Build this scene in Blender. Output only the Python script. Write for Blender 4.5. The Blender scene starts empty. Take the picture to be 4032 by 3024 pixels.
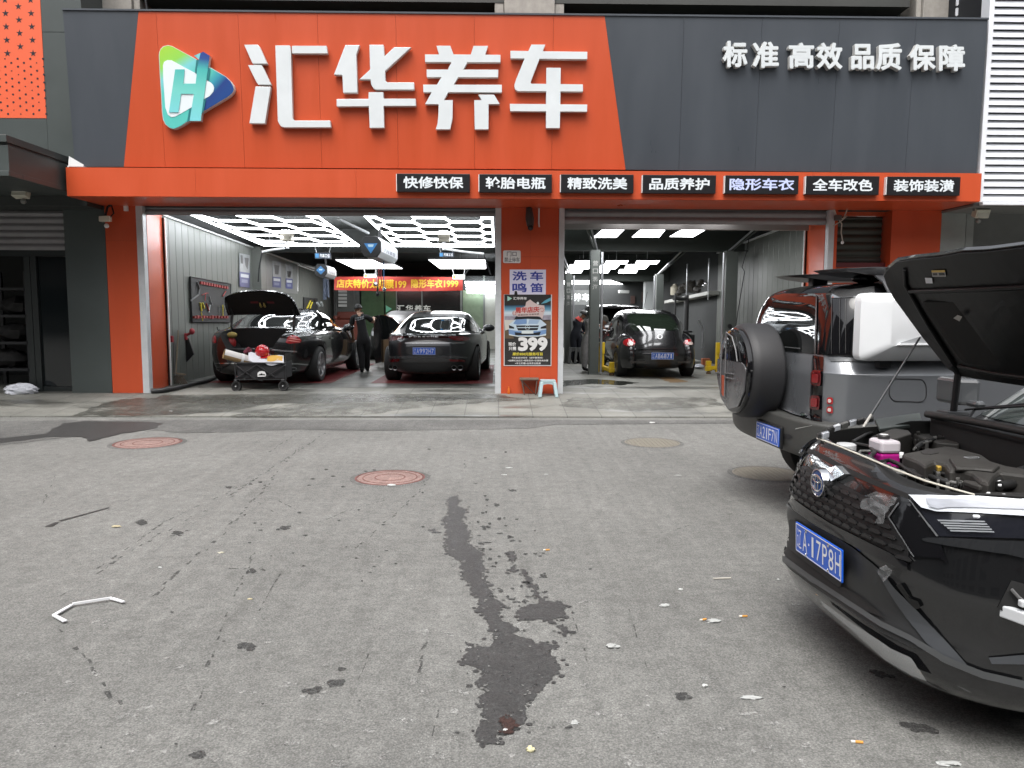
EXPOSURE = 1.0; LAMP = 8.0
import bpy, bmesh, math, random
import numpy as np
from mathutils import Vector, Matrix
from mathutils.bvhtree import BVHTree
from mathutils.geometry import delaunay_2d_cdt
random.seed(7)
sc = bpy.context.scene
COL = sc.collection

# ------------------------------------------------------------------ camera, sky, sun, exposure
CAM = np.array([0.0, 0.0, 1.62]); FPX = 3028.0
def _axes(pitch, yaw, roll):
    p, y, r = [math.radians(v) for v in (pitch, yaw, roll)]
    f = np.array([-math.sin(y)*math.cos(p), math.cos(y)*math.cos(p), math.sin(p)])
    rt = np.array([math.cos(y), math.sin(y), 0.0]); up = np.cross(rt, f)
    return rt*math.cos(r)+up*math.sin(r), -rt*math.sin(r)+up*math.cos(r), f
RT, UP, FW = _axes(-5.5, -1.0, 0.2)
cam_d = bpy.data.cameras.new('camera'); cam = bpy.data.objects.new('camera', cam_d); COL.objects.link(cam)
cam_d.sensor_width = 36; cam_d.lens = 36*FPX/4032; cam_d.clip_start = 0.05; cam_d.clip_end = 2000
m = Matrix.Identity(4)
for i, a in enumerate((RT, UP, -FW)):
    for k in range(3): m[k][i] = a[k]
for k in range(3): m[k][3] = CAM[k]
cam.matrix_world = m
sc.camera = cam

SUN_EL, SUN_ROT = math.radians(62), math.radians(200)
w = bpy.data.worlds.new('World'); sc.world = w; w.use_nodes = True
nt = w.node_tree; nt.nodes.clear()
sky = nt.nodes.new('ShaderNodeTexSky'); sky.sky_type = 'NISHITA'; sky.sun_disc = False
sky.sun_elevation = SUN_EL; sky.sun_rotation = SUN_ROT
sky.air_density = 1.0; sky.dust_density = 6.0; sky.ozone_density = 1.0
hs = nt.nodes.new('ShaderNodeHueSaturation'); hs.inputs['Saturation'].default_value = 0.22
bg = nt.nodes.new('ShaderNodeBackground'); bg.inputs['Strength'].default_value = 0.13
ou = nt.nodes.new('ShaderNodeOutputWorld')
nt.links.new(sky.outputs[0], hs.inputs['Color']); nt.links.new(hs.outputs[0], bg.inputs[0]); nt.links.new(bg.outputs[0], ou.inputs[0])
sun_d = bpy.data.lights.new('sun', 'SUN'); sun = bpy.data.objects.new('sun', sun_d); COL.objects.link(sun)
sun_d.energy = 0.9; sun_d.angle = math.radians(45); sun_d.color = (1.0, 0.97, 0.93)
sun.rotation_euler = (math.radians(90)-SUN_EL, 0, math.radians(-20))
sc.view_settings.view_transform = 'Standard'; sc.view_settings.look = 'None'
sc.view_settings.gamma = 1; sc.view_settings.use_curve_mapping = False
sc.view_settings.exposure = EXPOSURE
sc.cycles.use_denoising = True
sc.cycles.max_bounces = 8; sc.cycles.diffuse_bounces = 4; sc.cycles.glossy_bounces = 4
sc.cycles.sample_clamp_indirect = 6.0; sc.cycles.caustics_reflective = False; sc.cycles.caustics_refractive = False

# ------------------------------------------------------------------ tracing helpers: photo pixel -> point in the place
def ray(px, py): return FW + RT*(px-2016)/FPX - UP*(py-1512)/FPX
def at_z(px, py, z=0.0): v = ray(px, py); return CAM + v*(z-CAM[2])/v[2]
def at_y(px, py, y): v = ray(px, py); return CAM + v*(y-CAM[1])/v[1]
def at_x(px, py, x): v = ray(px, py); return CAM + v*(x-CAM[0])/v[0]
def on_plane(px, py, o, n):
    v = ray(px, py); o = np.asarray(o, float); n = np.asarray(n, float)
    return CAM + v*(((o-CAM)@n)/(v@n))

def proj_px(p): d = np.array(p, float)-CAM; z = d@FW; return (2016+FPX*(d@RT)/z, 1512-FPX*(d@UP)/z)

# ------------------------------------------------------------------ materials
MATS = {}
def M(name, col, rough=0.5, metal=0.0, spec=0.5, noise=0.0, ns=6.0, bump=0.0, bs=60.0, coat=0.0, emit=0.0, trans=0.0, alpha=1.0, rn=0.0, stretch=None):
    if name in MATS: return MATS[name]
    mt = bpy.data.materials.new(name); mt.use_nodes = True; t = mt.node_tree; b = t.nodes['Principled BSDF']
    c = tuple(col)+(1.0,) if len(col) == 3 else col
    b.inputs['Base Color'].default_value = c; b.inputs['Roughness'].default_value = rough; b.inputs['Metallic'].default_value = metal
    b.inputs['Specular IOR Level'].default_value = spec; b.inputs['Coat Weight'].default_value = coat; b.inputs['Coat Roughness'].default_value = 0.03
    b.inputs['Transmission Weight'].default_value = trans; b.inputs['Alpha'].default_value = alpha
    if emit: b.inputs['Emission Color'].default_value = c; b.inputs['Emission Strength'].default_value = emit
    if noise or bump or rn:
        tc = t.nodes.new('ShaderNodeTexCoord'); src = tc.outputs['Object']
        if stretch:
            mp = t.nodes.new('ShaderNodeMapping'); mp.inputs['Scale'].default_value = stretch; t.links.new(src, mp.inputs['Vector']); src = mp.outputs[0]
        n1 = t.nodes.new('ShaderNodeTexNoise'); n1.inputs['Scale'].default_value = ns; n1.inputs['Detail'].default_value = 6; n1.inputs['Roughness'].default_value = 0.65
        t.links.new(src, n1.inputs['Vector'])
        if noise:
            mr = t.nodes.new('ShaderNodeMapRange'); mr.inputs['From Min'].default_value = 0.25; mr.inputs['From Max'].default_value = 0.75
            mr.inputs['To Min'].default_value = 1-noise; mr.inputs['To Max'].default_value = 1+noise
            t.links.new(n1.outputs[0], mr.inputs[0])
            mx = t.nodes.new('ShaderNodeMix'); mx.data_type = 'RGBA'; mx.blend_type = 'MULTIPLY'; mx.inputs[0].default_value = 1
            mx.inputs[6].default_value = c; t.links.new(mr.outputs[0], mx.inputs[7]); t.links.new(mx.outputs[2], b.inputs['Base Color'])
        if rn:
            m2 = t.nodes.new('ShaderNodeMapRange'); m2.inputs['From Min'].default_value = 0.3; m2.inputs['From Max'].default_value = 0.7
            m2.inputs['To Min'].default_value = max(0, rough-rn); m2.inputs['To Max'].default_value = min(1, rough+rn)
            t.links.new(n1.outputs[0], m2.inputs[0]); t.links.new(m2.outputs[0], b.inputs['Roughness'])
        if bump:
            n2 = t.nodes.new('ShaderNodeTexNoise'); n2.inputs['Scale'].default_value = bs; n2.inputs['Detail'].default_value = 4
            t.links.new(src, n2.inputs['Vector'])
            bp = t.nodes.new('ShaderNodeBump'); bp.inputs['Strength'].default_value = bump; bp.inputs['Distance'].default_value = 0.01
            t.links.new(n2.outputs[0], bp.inputs['Height']); t.links.new(bp.outputs[0], b.inputs['Normal'])
    MATS[name] = mt; return mt

def asphalt(name, lo, hi, rough=0.85, big=0.22, spec=0.35, cover=1.0, cs=34, soft=0.05):
    mt = bpy.data.materials.new(name); mt.use_nodes = True; t = mt.node_tree; b = t.nodes['Principled BSDF']; L = t.links.new
    tc = t.nodes.new('ShaderNodeTexCoord')
    def noise(scale, det, ro=0.6):
        n = t.nodes.new('ShaderNodeTexNoise'); n.inputs['Scale'].default_value = scale; n.inputs['Detail'].default_value = det; n.inputs['Roughness'].default_value = ro
        L(tc.outputs['Object'], n.inputs['Vector']); return n
    fine = noise(95, 8, 0.75); mid = noise(9, 5); lg = noise(0.45, 5); vo = t.nodes.new('ShaderNodeTexVoronoi'); vo.inputs['Scale'].default_value = 130
    L(tc.outputs['Object'], vo.inputs['Vector'])
    r = t.nodes.new('ShaderNodeValToRGB'); r.color_ramp.elements[0].position = 0.33; r.color_ramp.elements[1].position = 0.68
    r.color_ramp.elements[0].color = (*lo, 1); r.color_ramp.elements[1].color = (*hi, 1); L(fine.outputs[0], r.inputs[0])
    def mul(colsock, fac, a, bb, f0=0.3, f1=0.7):
        mr = t.nodes.new('ShaderNodeMapRange'); mr.inputs['From Min'].default_value = f0; mr.inputs['From Max'].default_value = f1
        mr.inputs['To Min'].default_value = a; mr.inputs['To Max'].default_value = bb; L(fac, mr.inputs[0])
        mx = t.nodes.new('ShaderNodeMix'); mx.data_type = 'RGBA'; mx.blend_type = 'MULTIPLY'; mx.inputs[0].default_value = 1
        L(colsock, mx.inputs[6]); L(mr.outputs[0], mx.inputs[7]); return mx.outputs[2]
    md2 = noise(28, 6, 0.7); mp = t.nodes.new('ShaderNodeMapping'); mp.inputs['Rotation'].default_value = (0, 0, math.radians(-28)); mp.inputs['Scale'].default_value = (7.0, 0.35, 1); L(tc.outputs['Object'], mp.inputs[0]); sk = noise(1.6, 5); L(mp.outputs[0], sk.inputs['Vector'])
    c = mul(r.outputs[0], lg.outputs[0], 1-big, 1+big); c = mul(c, mid.outputs[0], 0.84, 1.14); c = mul(c, md2.outputs[0], 0.78, 1.20); c = mul(c, sk.outputs[0], 0.90, 1.07); c = mul(c, vo.outputs['Distance'], 1.25, 0.8, 0.1, 0.7)
    L(c, b.inputs['Base Color']); b.inputs['Roughness'].default_value = rough; b.inputs['Specular IOR Level'].default_value = spec
    bp = t.nodes.new('ShaderNodeBump'); bp.inputs['Strength'].default_value = 0.4; bp.inputs['Distance'].default_value = 0.006
    L(fine.outputs[0], bp.inputs['Height']); L(bp.outputs[0], b.inputs['Normal'])
    if cover < 1:    # a worn mark: broken up into specks, the ground shows through
        nm = noise(cs, 6, 0.75); mr = t.nodes.new('ShaderNodeMapRange'); k = 0.5-(cover-0.5)*0.35
        mr.inputs['From Min'].default_value = k-soft; mr.inputs['From Max'].default_value = k+soft; mr.inputs['To Max'].default_value = 0.9; L(nm.outputs[0], mr.inputs[0]); L(mr.outputs[0], b.inputs['Alpha'])
    MATS[name] = mt; return mt

def tiles(name, col, mortar, sx, sy, wet=0.0, wetcol=0.45, rough=0.75, ms=0.012):
    """square paving with grooves, stains and (optionally) damp patches of their own shape"""
    mt = bpy.data.materials.new(name); mt.use_nodes = True; t = mt.node_tree; b = t.nodes['Principled BSDF']; L = t.links.new
    tc = t.nodes.new('ShaderNodeTexCoord')
    br = t.nodes.new('ShaderNodeTexBrick'); br.offset = 0.0; br.inputs['Scale'].default_value = 1.0
    br.inputs['Brick Width'].default_value = sx; br.inputs['Row Height'].default_value = sy; br.inputs['Mortar Size'].default_value = ms
    br.inputs['Color1'].default_value = (*col, 1); br.inputs['Color2'].default_value = (*[v*0.86 for v in col], 1); br.inputs['Mortar'].default_value = (*mortar, 1)
    L(tc.outputs['Object'], br.inputs['Vector'])
    def noise(scale, det, st=None):
        n = t.nodes.new('ShaderNodeTexNoise'); n.inputs['Scale'].default_value = scale; n.inputs['Detail'].default_value = det; n.inputs['Roughness'].default_value = 0.65
        if st:
            mp = t.nodes.new('ShaderNodeMapping'); mp.inputs['Scale'].default_value = st; L(tc.outputs['Object'], mp.inputs[0]); L(mp.outputs[0], n.inputs['Vector'])
        else: L(tc.outputs['Object'], n.inputs['Vector'])
        return n
    def mul(colsock, facsock, a, bb, f0=0.3, f1=0.7):
        mr = t.nodes.new('ShaderNodeMapRange'); mr.inputs['From Min'].default_value = f0; mr.inputs['From Max'].default_value = f1
        mr.inputs['To Min'].default_value = a; mr.inputs['To Max'].default_value = bb; L(facsock, mr.inputs[0])
        mx = t.nodes.new('ShaderNodeMix'); mx.data_type = 'RGBA'; mx.blend_type = 'MULTIPLY'; mx.inputs[0].default_value = 1
        L(colsock, mx.inputs[6]); L(mr.outputs[0], mx.inputs[7]); return mx.outputs[2], mr.outputs[0]
    c, _ = mul(br.outputs[0], noise(60, 6).outputs[0], 0.8, 1.2)
    c, _ = mul(c, noise(1.3, 6).outputs[0], 0.75, 1.2)
    b.inputs['Roughness'].default_value = rough
    if wet:
        n = noise(0.9, 7, (0.55, 1.9, 1)); c, f = mul(c, n.outputs[0], wetcol, 1.0, wet-0.05, wet+0.06)
        mr = t.nodes.new('ShaderNodeMapRange'); mr.inputs['From Min'].default_value = wetcol; mr.inputs['From Max'].default_value = 1
        mr.inputs['To Min'].default_value = 0.28; mr.inputs['To Max'].default_value = rough; L(f, mr.inputs[0]); L(mr.outputs[0], b.inputs['Roughness'])
    L(c, b.inputs['Base Color'])
    bp = t.nodes.new('ShaderNodeBump'); bp.inputs['Strength'].default_value = 0.3; bp.inputs['Distance'].default_value = 0.004; bp.invert = True
    L(br.outputs['Fac'], bp.inputs['Height']); L(bp.outputs[0], b.inputs['Normal'])
    MATS[name] = mt; return mt

def gradient(name, p0, p1, stops, rough=0.3):
    """printed colour run between two points of the object"""
    mt = bpy.data.materials.new(name); mt.use_nodes = True; t = mt.node_tree; b = t.nodes['Principled BSDF']; L = t.links.new
    tc = t.nodes.new('ShaderNodeTexCoord'); p0 = np.array(p0, float); p1 = np.array(p1, float); d = p1-p0; d2 = d@d
    dp = t.nodes.new('ShaderNodeVectorMath'); dp.operation = 'DOT_PRODUCT'; L(tc.outputs['Object'], dp.inputs[0]); dp.inputs[1].default_value = tuple(d/d2)
    sb = t.nodes.new('ShaderNodeMath'); sb.operation = 'SUBTRACT'; L(dp.outputs['Value'], sb.inputs[0]); sb.inputs[1].default_value = float(p0@d/d2)
    r = t.nodes.new('ShaderNodeValToRGB'); L(sb.outputs[0], r.inputs[0]); e = r.color_ramp.elements
    e[0].position, e[0].color = stops[0][0], (*stops[0][1], 1); e[1].position, e[1].color = stops[-1][0], (*stops[-1][1], 1)
    for s, cc in stops[1:-1]: q = e.new(s); q.color = (*cc, 1)
    L(r.outputs[0], b.inputs['Base Color']); b.inputs['Roughness'].default_value = rough
    MATS[name] = mt; return mt

# ------------------------------------------------------------------ object helpers
BASE = {}
def tag(o, label=None, cat=None, group=None, kind=None):
    if label: o['label'] = label
    if cat: o['category'] = cat
    if group: o['group'] = group
    if kind: o['kind'] = kind
    return o
def thing(name, label, cat, loc=(0, 0, 0), group=None):
    o = bpy.data.objects.new(name, None); o.empty_display_size = 0.1; COL.objects.link(o)
    o.location = tuple(float(v) for v in loc); BASE[o.name] = np.array(loc, float); return tag(o, label, cat, group)
def sub(name, parent):
    o = bpy.data.objects.new(name, None); o.empty_display_size = 0.05; COL.objects.link(o); o.parent = parent; BASE[o.name] = BASE[parent.name]; return o
def copy_tree(o, parent=None):
    c = o.copy(); COL.objects.link(c); c.parent = parent; BASE[c.name] = BASE[o.name]
    for ch in list(o.children): copy_tree(ch, c)
    return c

class MB:
    def __init__(s): s.v = []; s.f = []; s.m = []
    def add(s, v, f, mi=0):
        k = len(s.v); s.v += [tuple(map(float, p)) for p in v]; s.f += [tuple(i+k for i in q) for q in f]; s.m += [mi]*len(f); return s
    def box(s, x0, x1, y0, y1, z0, z1, mi=0):
        x0, x1 = sorted((x0, x1)); y0, y1 = sorted((y0, y1)); z0, z1 = sorted((z0, z1))
        return s.add([(x, y, z) for z in (z0, z1) for y in (y0, y1) for x in (x0, x1)],
                     [(0, 2, 3, 1), (4, 5, 7, 6), (0, 1, 5, 4), (2, 6, 7, 3), (0, 4, 6, 2), (1, 3, 7, 5)], mi)
    def obox(s, c, hx, hy, hz, mi=0):
        """box from centre and three half-axis vectors"""
        c = np.array(c, float); hx, hy, hz = [np.array(h, float) for h in (hx, hy, hz)]
        if np.dot(np.cross(hx, hy), hz) < 0: hz = -hz
        v = [c+i*hx+j*hy+k*hz for k in (-1, 1) for j in (-1, 1) for i in (-1, 1)]
        return s.add(v, [(0, 2, 3, 1), (4, 5, 7, 6), (0, 1, 5, 4), (2, 6, 7, 3), (0, 4, 6, 2), (1, 3, 7, 5)], mi)
    def quad(s, a, b, c, d, mi=0): return s.add([a, b, c, d], [(0, 1, 2, 3)], mi)
    def tube(s, pts, r, n=8, mi=0, cap=True, closed=False):
        pts = [np.array(p, float) for p in pts]; N = len(pts); rr = r if hasattr(r, '__len__') else [r]*N
        ref = None; rings = []
        for i, p in enumerate(pts):
            if closed: t = pts[(i+1) % N]-pts[i-1]
            else: t = pts[min(i+1, N-1)]-pts[max(i-1, 0)]
            t = t/(np.linalg.norm(t)+1e-9)
            if ref is None: ref = np.array([0, 0, 1.0]) if abs(t[2]) < 0.9 else np.array([1.0, 0, 0])
            u = ref-t*(ref@t); u /= np.linalg.norm(u)+1e-9; ref = u; w2 = np.cross(t, u)
            rings.append([p+rr[i]*(math.cos(a)*u+math.sin(a)*w2) for a in [2*math.pi*k/n for k in range(n)]])
        v = [q for R in rings for q in R]; f = []
        for i in range(N if closed else N-1):
            j = (i+1) % N
            for k in range(n): f.append((i*n+k, i*n+(k+1) % n, j*n+(k+1) % n, j*n+k))
        if cap and not closed: f.append(tuple(range(n-1, -1, -1))); f.append(tuple(range((N-1)*n, N*n)))
        return s.add(v, f, mi)
    def cyl(s, a, b, r0, r1=None, n=16, mi=0): return s.tube([a, b], [r0, r0 if r1 is None else r1], n, mi)
    def lathe(s, o, axis, prof, n=24, mi=0, close=False):
        """prof: (radius, distance along axis)"""
        o = np.array(o, float); ax = np.array(axis, float); ax /= np.linalg.norm(ax)
        u = np.cross(ax, [0, 0, 1.0]) if abs(ax[2]) < 0.9 else np.cross(ax, [1.0, 0, 0]); u /= np.linalg.norm(u); w2 = np.cross(ax, u)
        v = []; f = []; K = len(prof)
        for k in range(n):
            a = 2*math.pi*k/n; d = math.cos(a)*u+math.sin(a)*w2
            v += [o+ax*h+d*max(r, 1e-4) for r, h in prof]
        for k in range(n):
            j = (k+1) % n
            for i in range(K if close else K-1): i2 = (i+1) % K; f.append((k*K+i, j*K+i, j*K+i2, k*K+i2))
        return s.add(v, f, mi)
    def sphere(s, c, r, n=16, mi=0, zs=(-1, 1)):
        r = np.array(r if hasattr(r, '__len__') else [r]*3, float); v = []; f = []; m2 = n//2
        for i in range(m2+1):
            la = -math.pi/2+math.pi*i/m2; la = math.asin(max(-1, min(1, zs[0]+(zs[1]-zs[0])*(math.sin(la)+1)/2)))
            for k in range(n): a = 2*math.pi*k/n; v.append(np.array(c)+r*[math.cos(la)*math.cos(a), math.cos(la)*math.sin(a), math.sin(la)])
        for i in range(m2):
            for k in range(n): f.append((i*n+k, i*n+(k+1) % n, (i+1)*n+(k+1) % n, (i+1)*n+k))
        return s.add(v, f, mi)
    def prism(s, polys, fn, back, mi=0, side=None):
        """polys: outlines in 2-D (their union is filled); fn(u,v)->front point; back: vector from front to back face"""
        V2, T, E = fill(polys); back = np.array(back, float); n = len(V2)
        fr = [np.array(fn(*p), float) for p in V2]
        s.add(fr+[p+back for p in fr], [], mi); k = len(s.v)-2*n
        nr = sum((np.cross(fr[t[1]]-fr[t[0]], fr[t[2]]-fr[t[0]]) for t in T), np.zeros(3))
        flip = (nr@back) > 0
        for t in T:
            t = t[::-1] if flip else t
            s.f.append(tuple(k+i for i in t)); s.m.append(mi); s.f.append(tuple(k+n+i for i in t[::-1])); s.m.append(mi)
        for a, b in E:
            q = (k+a, k+n+a, k+n+b, k+b) if not flip else (k+b, k+n+b, k+n+a, k+a)
            s.f.append(q); s.m.append(mi if side is None else side)
        return s
    def build(s, name, mats, parent=None, smooth=None, bevel=0, at=None):
        me = bpy.data.meshes.new(name); off = BASE[parent.name] if parent is not None else np.zeros(3)
        if at is not None and parent is None: off = np.array(at, float)
        me.from_pydata([tuple(np.array(p)-off) for p in s.v], [], s.f)
        mats = mats if isinstance(mats, (list, tuple)) else [mats]
        for x in mats: me.materials.append(x)
        if len(mats) > 1: me.polygons.foreach_set('material_index', s.m)
        me.validate(); me.update()
        if smooth is not None:
            me.polygons.foreach_set('use_smooth', [True]*len(me.polygons)); me.set_sharp_from_angle(angle=math.radians(smooth))
        o = bpy.data.objects.new(name, me); COL.objects.link(o)
        if parent is not None: o.parent = parent; BASE[o.name] = BASE[parent.name]
        else: o.location = tuple(off); BASE[o.name] = off
        if bevel:
            b = o.modifiers.new('edge', 'BEVEL'); b.width = bevel; b.segments = 2; b.limit_method = 'ANGLE'; b.angle_limit = math.radians(40)
        return o

def fill(polys, step=None):
    V = []; F = []
    for p in polys:
        k = len(V); V += [Vector((float(a), float(b))) for a, b in p]; F.append(list(range(k, k+len(p))))
    if step:
        xs = [p[0] for q in polys for p in q]; ys = [p[1] for q in polys for p in q]
        x = min(xs)+step*0.5; row = 0
        while x < max(xs):
            y = min(ys)+step*(0.25 if row % 2 else 0.75)
            while y < max(ys): V.append(Vector((x, y))); y += step
            x += step; row += 1
    v, e, f, *_ = delaunay_2d_cdt(V, [], F, 1, 1e-4)
    used = sorted({i for t in f for i in t}); mp = {i: k for k, i in enumerate(used)}
    T = [tuple(mp[i] for i in t) for t in f]; cnt = {}
    for t in T:
        for a, b in zip(t, t[1:]+t[:1]):
            if (b, a) in cnt: cnt[(b, a)] = 0
            else: cnt[(a, b)] = 1
    return [tuple(v[i]) for i in used], T, [k for k, c in cnt.items() if c]

def round_poly(p, r, n=4):
    out = []; p = [np.array(q, float) for q in p]; N = len(p)
    for i in range(N):
        a, b, c = p[i-1], p[i], p[(i+1) % N]; da = a-b; dc = c-b; la, lc = np.linalg.norm(da), np.linalg.norm(dc)
        k = min(r, la*0.45, lc*0.45); s0 = b+da/la*k; s1 = b+dc/lc*k
        for j in range(n+1): t = j/n; out.append(tuple((1-t)**2*s0+2*t*(1-t)*b+t*t*s1))
    return out
def dense(p, step):
    out = []
    for a, b in zip(p, p[1:]+p[:1]):
        n = max(1, int(math.hypot(b[0]-a[0], b[1]-a[1])/step))
        out += [(a[0]+(b[0]-a[0])*i/n, a[1]+(b[1]-a[1])*i/n) for i in range(n)]
    return out
def ragged(p, step, amp, seed=0):
    rg = random.Random(seed); d = dense(p, step); N = len(d); out = []
    for i, (x, y) in enumerate(d):
        a, b = d[i-1], d[(i+1) % N]; nx, ny = b[1]-a[1], -(b[0]-a[0]); l = math.hypot(nx, ny)+1e-9; k = rg.uniform(-amp, amp)
        out.append((x+nx/l*k, y+ny/l*k))
    return out

TXT = {}
def text2d(s, bold=0.0):
    """2-D mesh of a line of writing, unit box: returns verts (0..1, 0..1), faces, aspect"""
    if (s, bold) in TXT: return TXT[(s, bold)]
    c = bpy.data.curves.new('writing', 'FONT'); c.body = s; c.size = 1; c.offset = bold; c.resolution_u = 3
    o = bpy.data.objects.new('writing', c); COL.objects.link(o)
    dg = bpy.context.evaluated_depsgraph_get(); me = bpy.data.meshes.new_from_object(o.evaluated_get(dg))
    V = np.array([(v.co.x, v.co.y) for v in me.vertices]); F = [tuple(p.vertices) for p in me.polygons]
    bpy.data.objects.remove(o); bpy.data.curves.remove(c); bpy.data.meshes.remove(me)
    lo, hi = V.min(0), V.max(0); r = ((V-lo)/(hi-lo), F, (hi-lo)[0]/(hi-lo)[1]); TXT[(s, bold)] = r; return r
def add_text(mb, s, fn, bold=0.02, mi=0, back=None, side=None):
    """fn(u,v), u,v in 0..1 -> point; with back it becomes solid letters; bold strokes are built up from shifted layers"""
    V, F, asp = text2d(s, min(bold, 0.010)); O = np.array(fn(0.5, 0.5), float); U = np.array(fn(1, 0.5), float)-np.array(fn(0, 0.5), float); W = np.array(fn(0.5, 1), float)-np.array(fn(0.5, 0), float)
    nrm = np.cross(U, W); nrm /= np.linalg.norm(nrm); Hl = np.linalg.norm(W); ex = max(0, bold-0.010)*Hl; uu, ww = U/np.linalg.norm(U), W/Hl
    if nrm@(CAM-O) < 0: nrm = -nrm
    lay = [(0, 0)] if ex == 0 else [(0, 0), (1, 0), (-1, 0), (0, 1), (0, -1), (.7, .7), (-.7, .7), (.7, -.7), (-.7, -.7)]
    base = [np.array(fn(a, b), float) for a, b in V]; n = len(base); cnt = {}
    for t in F:
        for a, b in zip(t, t[1:]+t[:1]):
            if (b, a) in cnt: cnt[(b, a)] = 0
            else: cnt[(a, b)] = 1
    for q, (i, j) in enumerate(lay):
        d = (uu*i+ww*j)*ex-nrm*q*0.00025*(1 if back is not None else 1); P = [p+d for p in base]
        if back is None: mb.add(P, F, mi); continue
        bk = np.array(back, float); k = len(mb.v); mb.add(P+[p+bk for p in P], [], mi)
        for t in F: mb.f.append(tuple(k+i2 for i2 in t)); mb.m.append(mi)
        for (a, b), c in cnt.items():
            if c: mb.f.append((k+a, k+n+a, k+n+b, k+b)); mb.m.append(mi if side is None else side)
    return mb
def rect_fn(tl, tr, bl):
    tl, tr, bl = [np.array(p, float) for p in (tl, tr, bl)]
    return lambda u, v: tl+(tr-tl)*u+(bl-tl)*(1-v)
def px_rect(x0, y0, x1, y1, Y, dy=0.0):
    return rect_fn(at_y(x0, y0, Y), at_y(x1, y0, Y), at_y(x0, y1, Y))

def S(r, g, b):
    f = lambda v: ((v/255+0.055)/1.055)**2.4 if v > 10 else v/255/12.92
    return (f(r), f(g), f(b))
# base colours
ORANGE = M('orange_panel', (0.56, 0.083, 0.028), 0.33, noise=0.07, ns=1.2, stretch=(2.2, 1, 0.3), rn=0.06, spec=0.5)
ORANGE_D = M('orange_backing', (0.25, 0.03, 0.008), 0.6)
SLATE = M('slate_panel', (0.064, 0.073, 0.086), 0.34, noise=0.10, ns=0.9, rn=0.07, stretch=(1.6, 1, 0.35))
SLATE_D = M('slate_backing', (0.02, 0.024, 0.03), 0.6)
NEIGH = M('grey_cladding', (0.060, 0.072, 0.070), 0.42, noise=0.12, ns=1.0, rn=0.06)
LETTER = M('letter_white', (0.74, 0.78, 0.80), 0.28, noise=0.06, ns=2.5, coat=0.2)
LETTER_S = M('letter_edge', (0.62, 0.62, 0.60), 0.4)
WHITE = M('white_paint', (0.78, 0.79, 0.79), 0.45, noise=0.06, ns=4)
FRAME = M('door_frame_metal', (0.56, 0.58, 0.60), 0.38, noise=0.10, ns=5, rn=0.08)
SHUT = M('shutter_slats', (0.25, 0.24, 0.25), 0.5, noise=0.12, ns=3)
BLACK = M('black_plastic', (0.012, 0.012, 0.013), 0.45)
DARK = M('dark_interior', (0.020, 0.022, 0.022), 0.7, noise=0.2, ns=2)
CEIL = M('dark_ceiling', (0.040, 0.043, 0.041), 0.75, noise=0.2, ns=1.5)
STONE = M('stone_column', (0.34, 0.32, 0.29), 0.7, noise=0.22, ns=7, bump=0.2, bs=40)
GALV = M('grey_wall_panel', (0.150, 0.158, 0.143), 0.45, noise=0.14, ns=0.8, rn=0.08)
LOUV = M('louver_white', (0.80, 0.82, 0.86), 0.4, noise=0.06, ns=2)
GLASSD = M('dark_glass', (0.010, 0.013, 0.014), 0.06, spec=0.6)
STEEL = M('bare_steel', (0.55, 0.56, 0.58), 0.3, metal=0.8)
CHROME = M('chrome', (0.82, 0.83, 0.85), 0.08, metal=1.0)
LIFTG = M('lift_grey', (0.085, 0.095, 0.088), 0.45, noise=0.10, ns=4)
YEL = M('lift_yellow', (0.70, 0.47, 0.02), 0.45, noise=0.15, ns=8)
TUBE = M('lamp_tube', (0.92, 0.96, 1.0), 0.5, emit=LAMP)
PANEL = M('lamp_panel', (0.97, 0.98, 1.0), 0.5, emit=LAMP*0.75)

# ------------------------------------------------------------------ ground
ASPH = asphalt('asphalt', (0.100, 0.101, 0.096), (0.262, 0.262, 0.248), big=0.16)
ASPH_OLD = asphalt('asphalt_old', (0.05, 0.05, 0.049), (0.20, 0.199, 0.19), big=0.4)
ASPH_WET = asphalt('asphalt_damp', (0.010, 0.010, 0.010), (0.078, 0.078, 0.076), rough=0.55, big=0.1, spec=0.5)
ASPH_SPOT = asphalt('asphalt_spot', (0.022, 0.022, 0.022), (0.10, 0.10, 0.098), cover=.74, cs=30, soft=.14)
ASPH_SCUFF = asphalt('asphalt_scuff', (0.040, 0.040, 0.039), (0.125, 0.125, 0.12), cover=.55, cs=30)
ASPH_PALE = asphalt('asphalt_pale', (0.24, 0.24, 0.23), (0.40, 0.40, 0.385), cover=.42, cs=26)
PAVE = tiles('paving', (0.205, 0.205, 0.185), (0.115, 0.115, 0.105), 0.52, 0.62, wet=0.44, wetcol=0.55, ms=0.008)
FLOORM = tiles('workshop_floor', (0.24, 0.24, 0.215), (0.11, 0.11, 0.10), 0.9, 0.9, wet=0.40, wetcol=0.5, rough=0.6, ms=0.006)
def setting(name, mb, mat, **k): o = mb.build(name, mat, **k); o['kind'] = 'structure'; return o
TY, FZ, WY = 11.5, 0.17, 13.5            # paving edge, workshop floor height, wall plane
g = MB(); g.quad((-150, -150, 0), (150, -150, 0), (150, 150, 0), (-150, 150, 0)); setting('ground', g, ASPH)
g = MB(); X0, X1 = -30, 30                # paving: a 2 cm lip, then a gentle slope up to the workshop
prof = [(TY, -0.05), (TY, 0.022), (13.2, 0.14), (14.0, FZ), (14.62, FZ)]
for a, b in zip(prof[:-1], prof[1:]): g.quad((X0, a[0], a[1]), (X1, a[0], a[1]), (X1, b[0], b[1]), (X0, b[0], b[1]))
setting('pavement', g, PAVE)
g = MB(); g.box(-7, 8, 14.61, 31, FZ-0.1, FZ+0.004); setting('workshop_floor', g, FLOORM)
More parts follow.
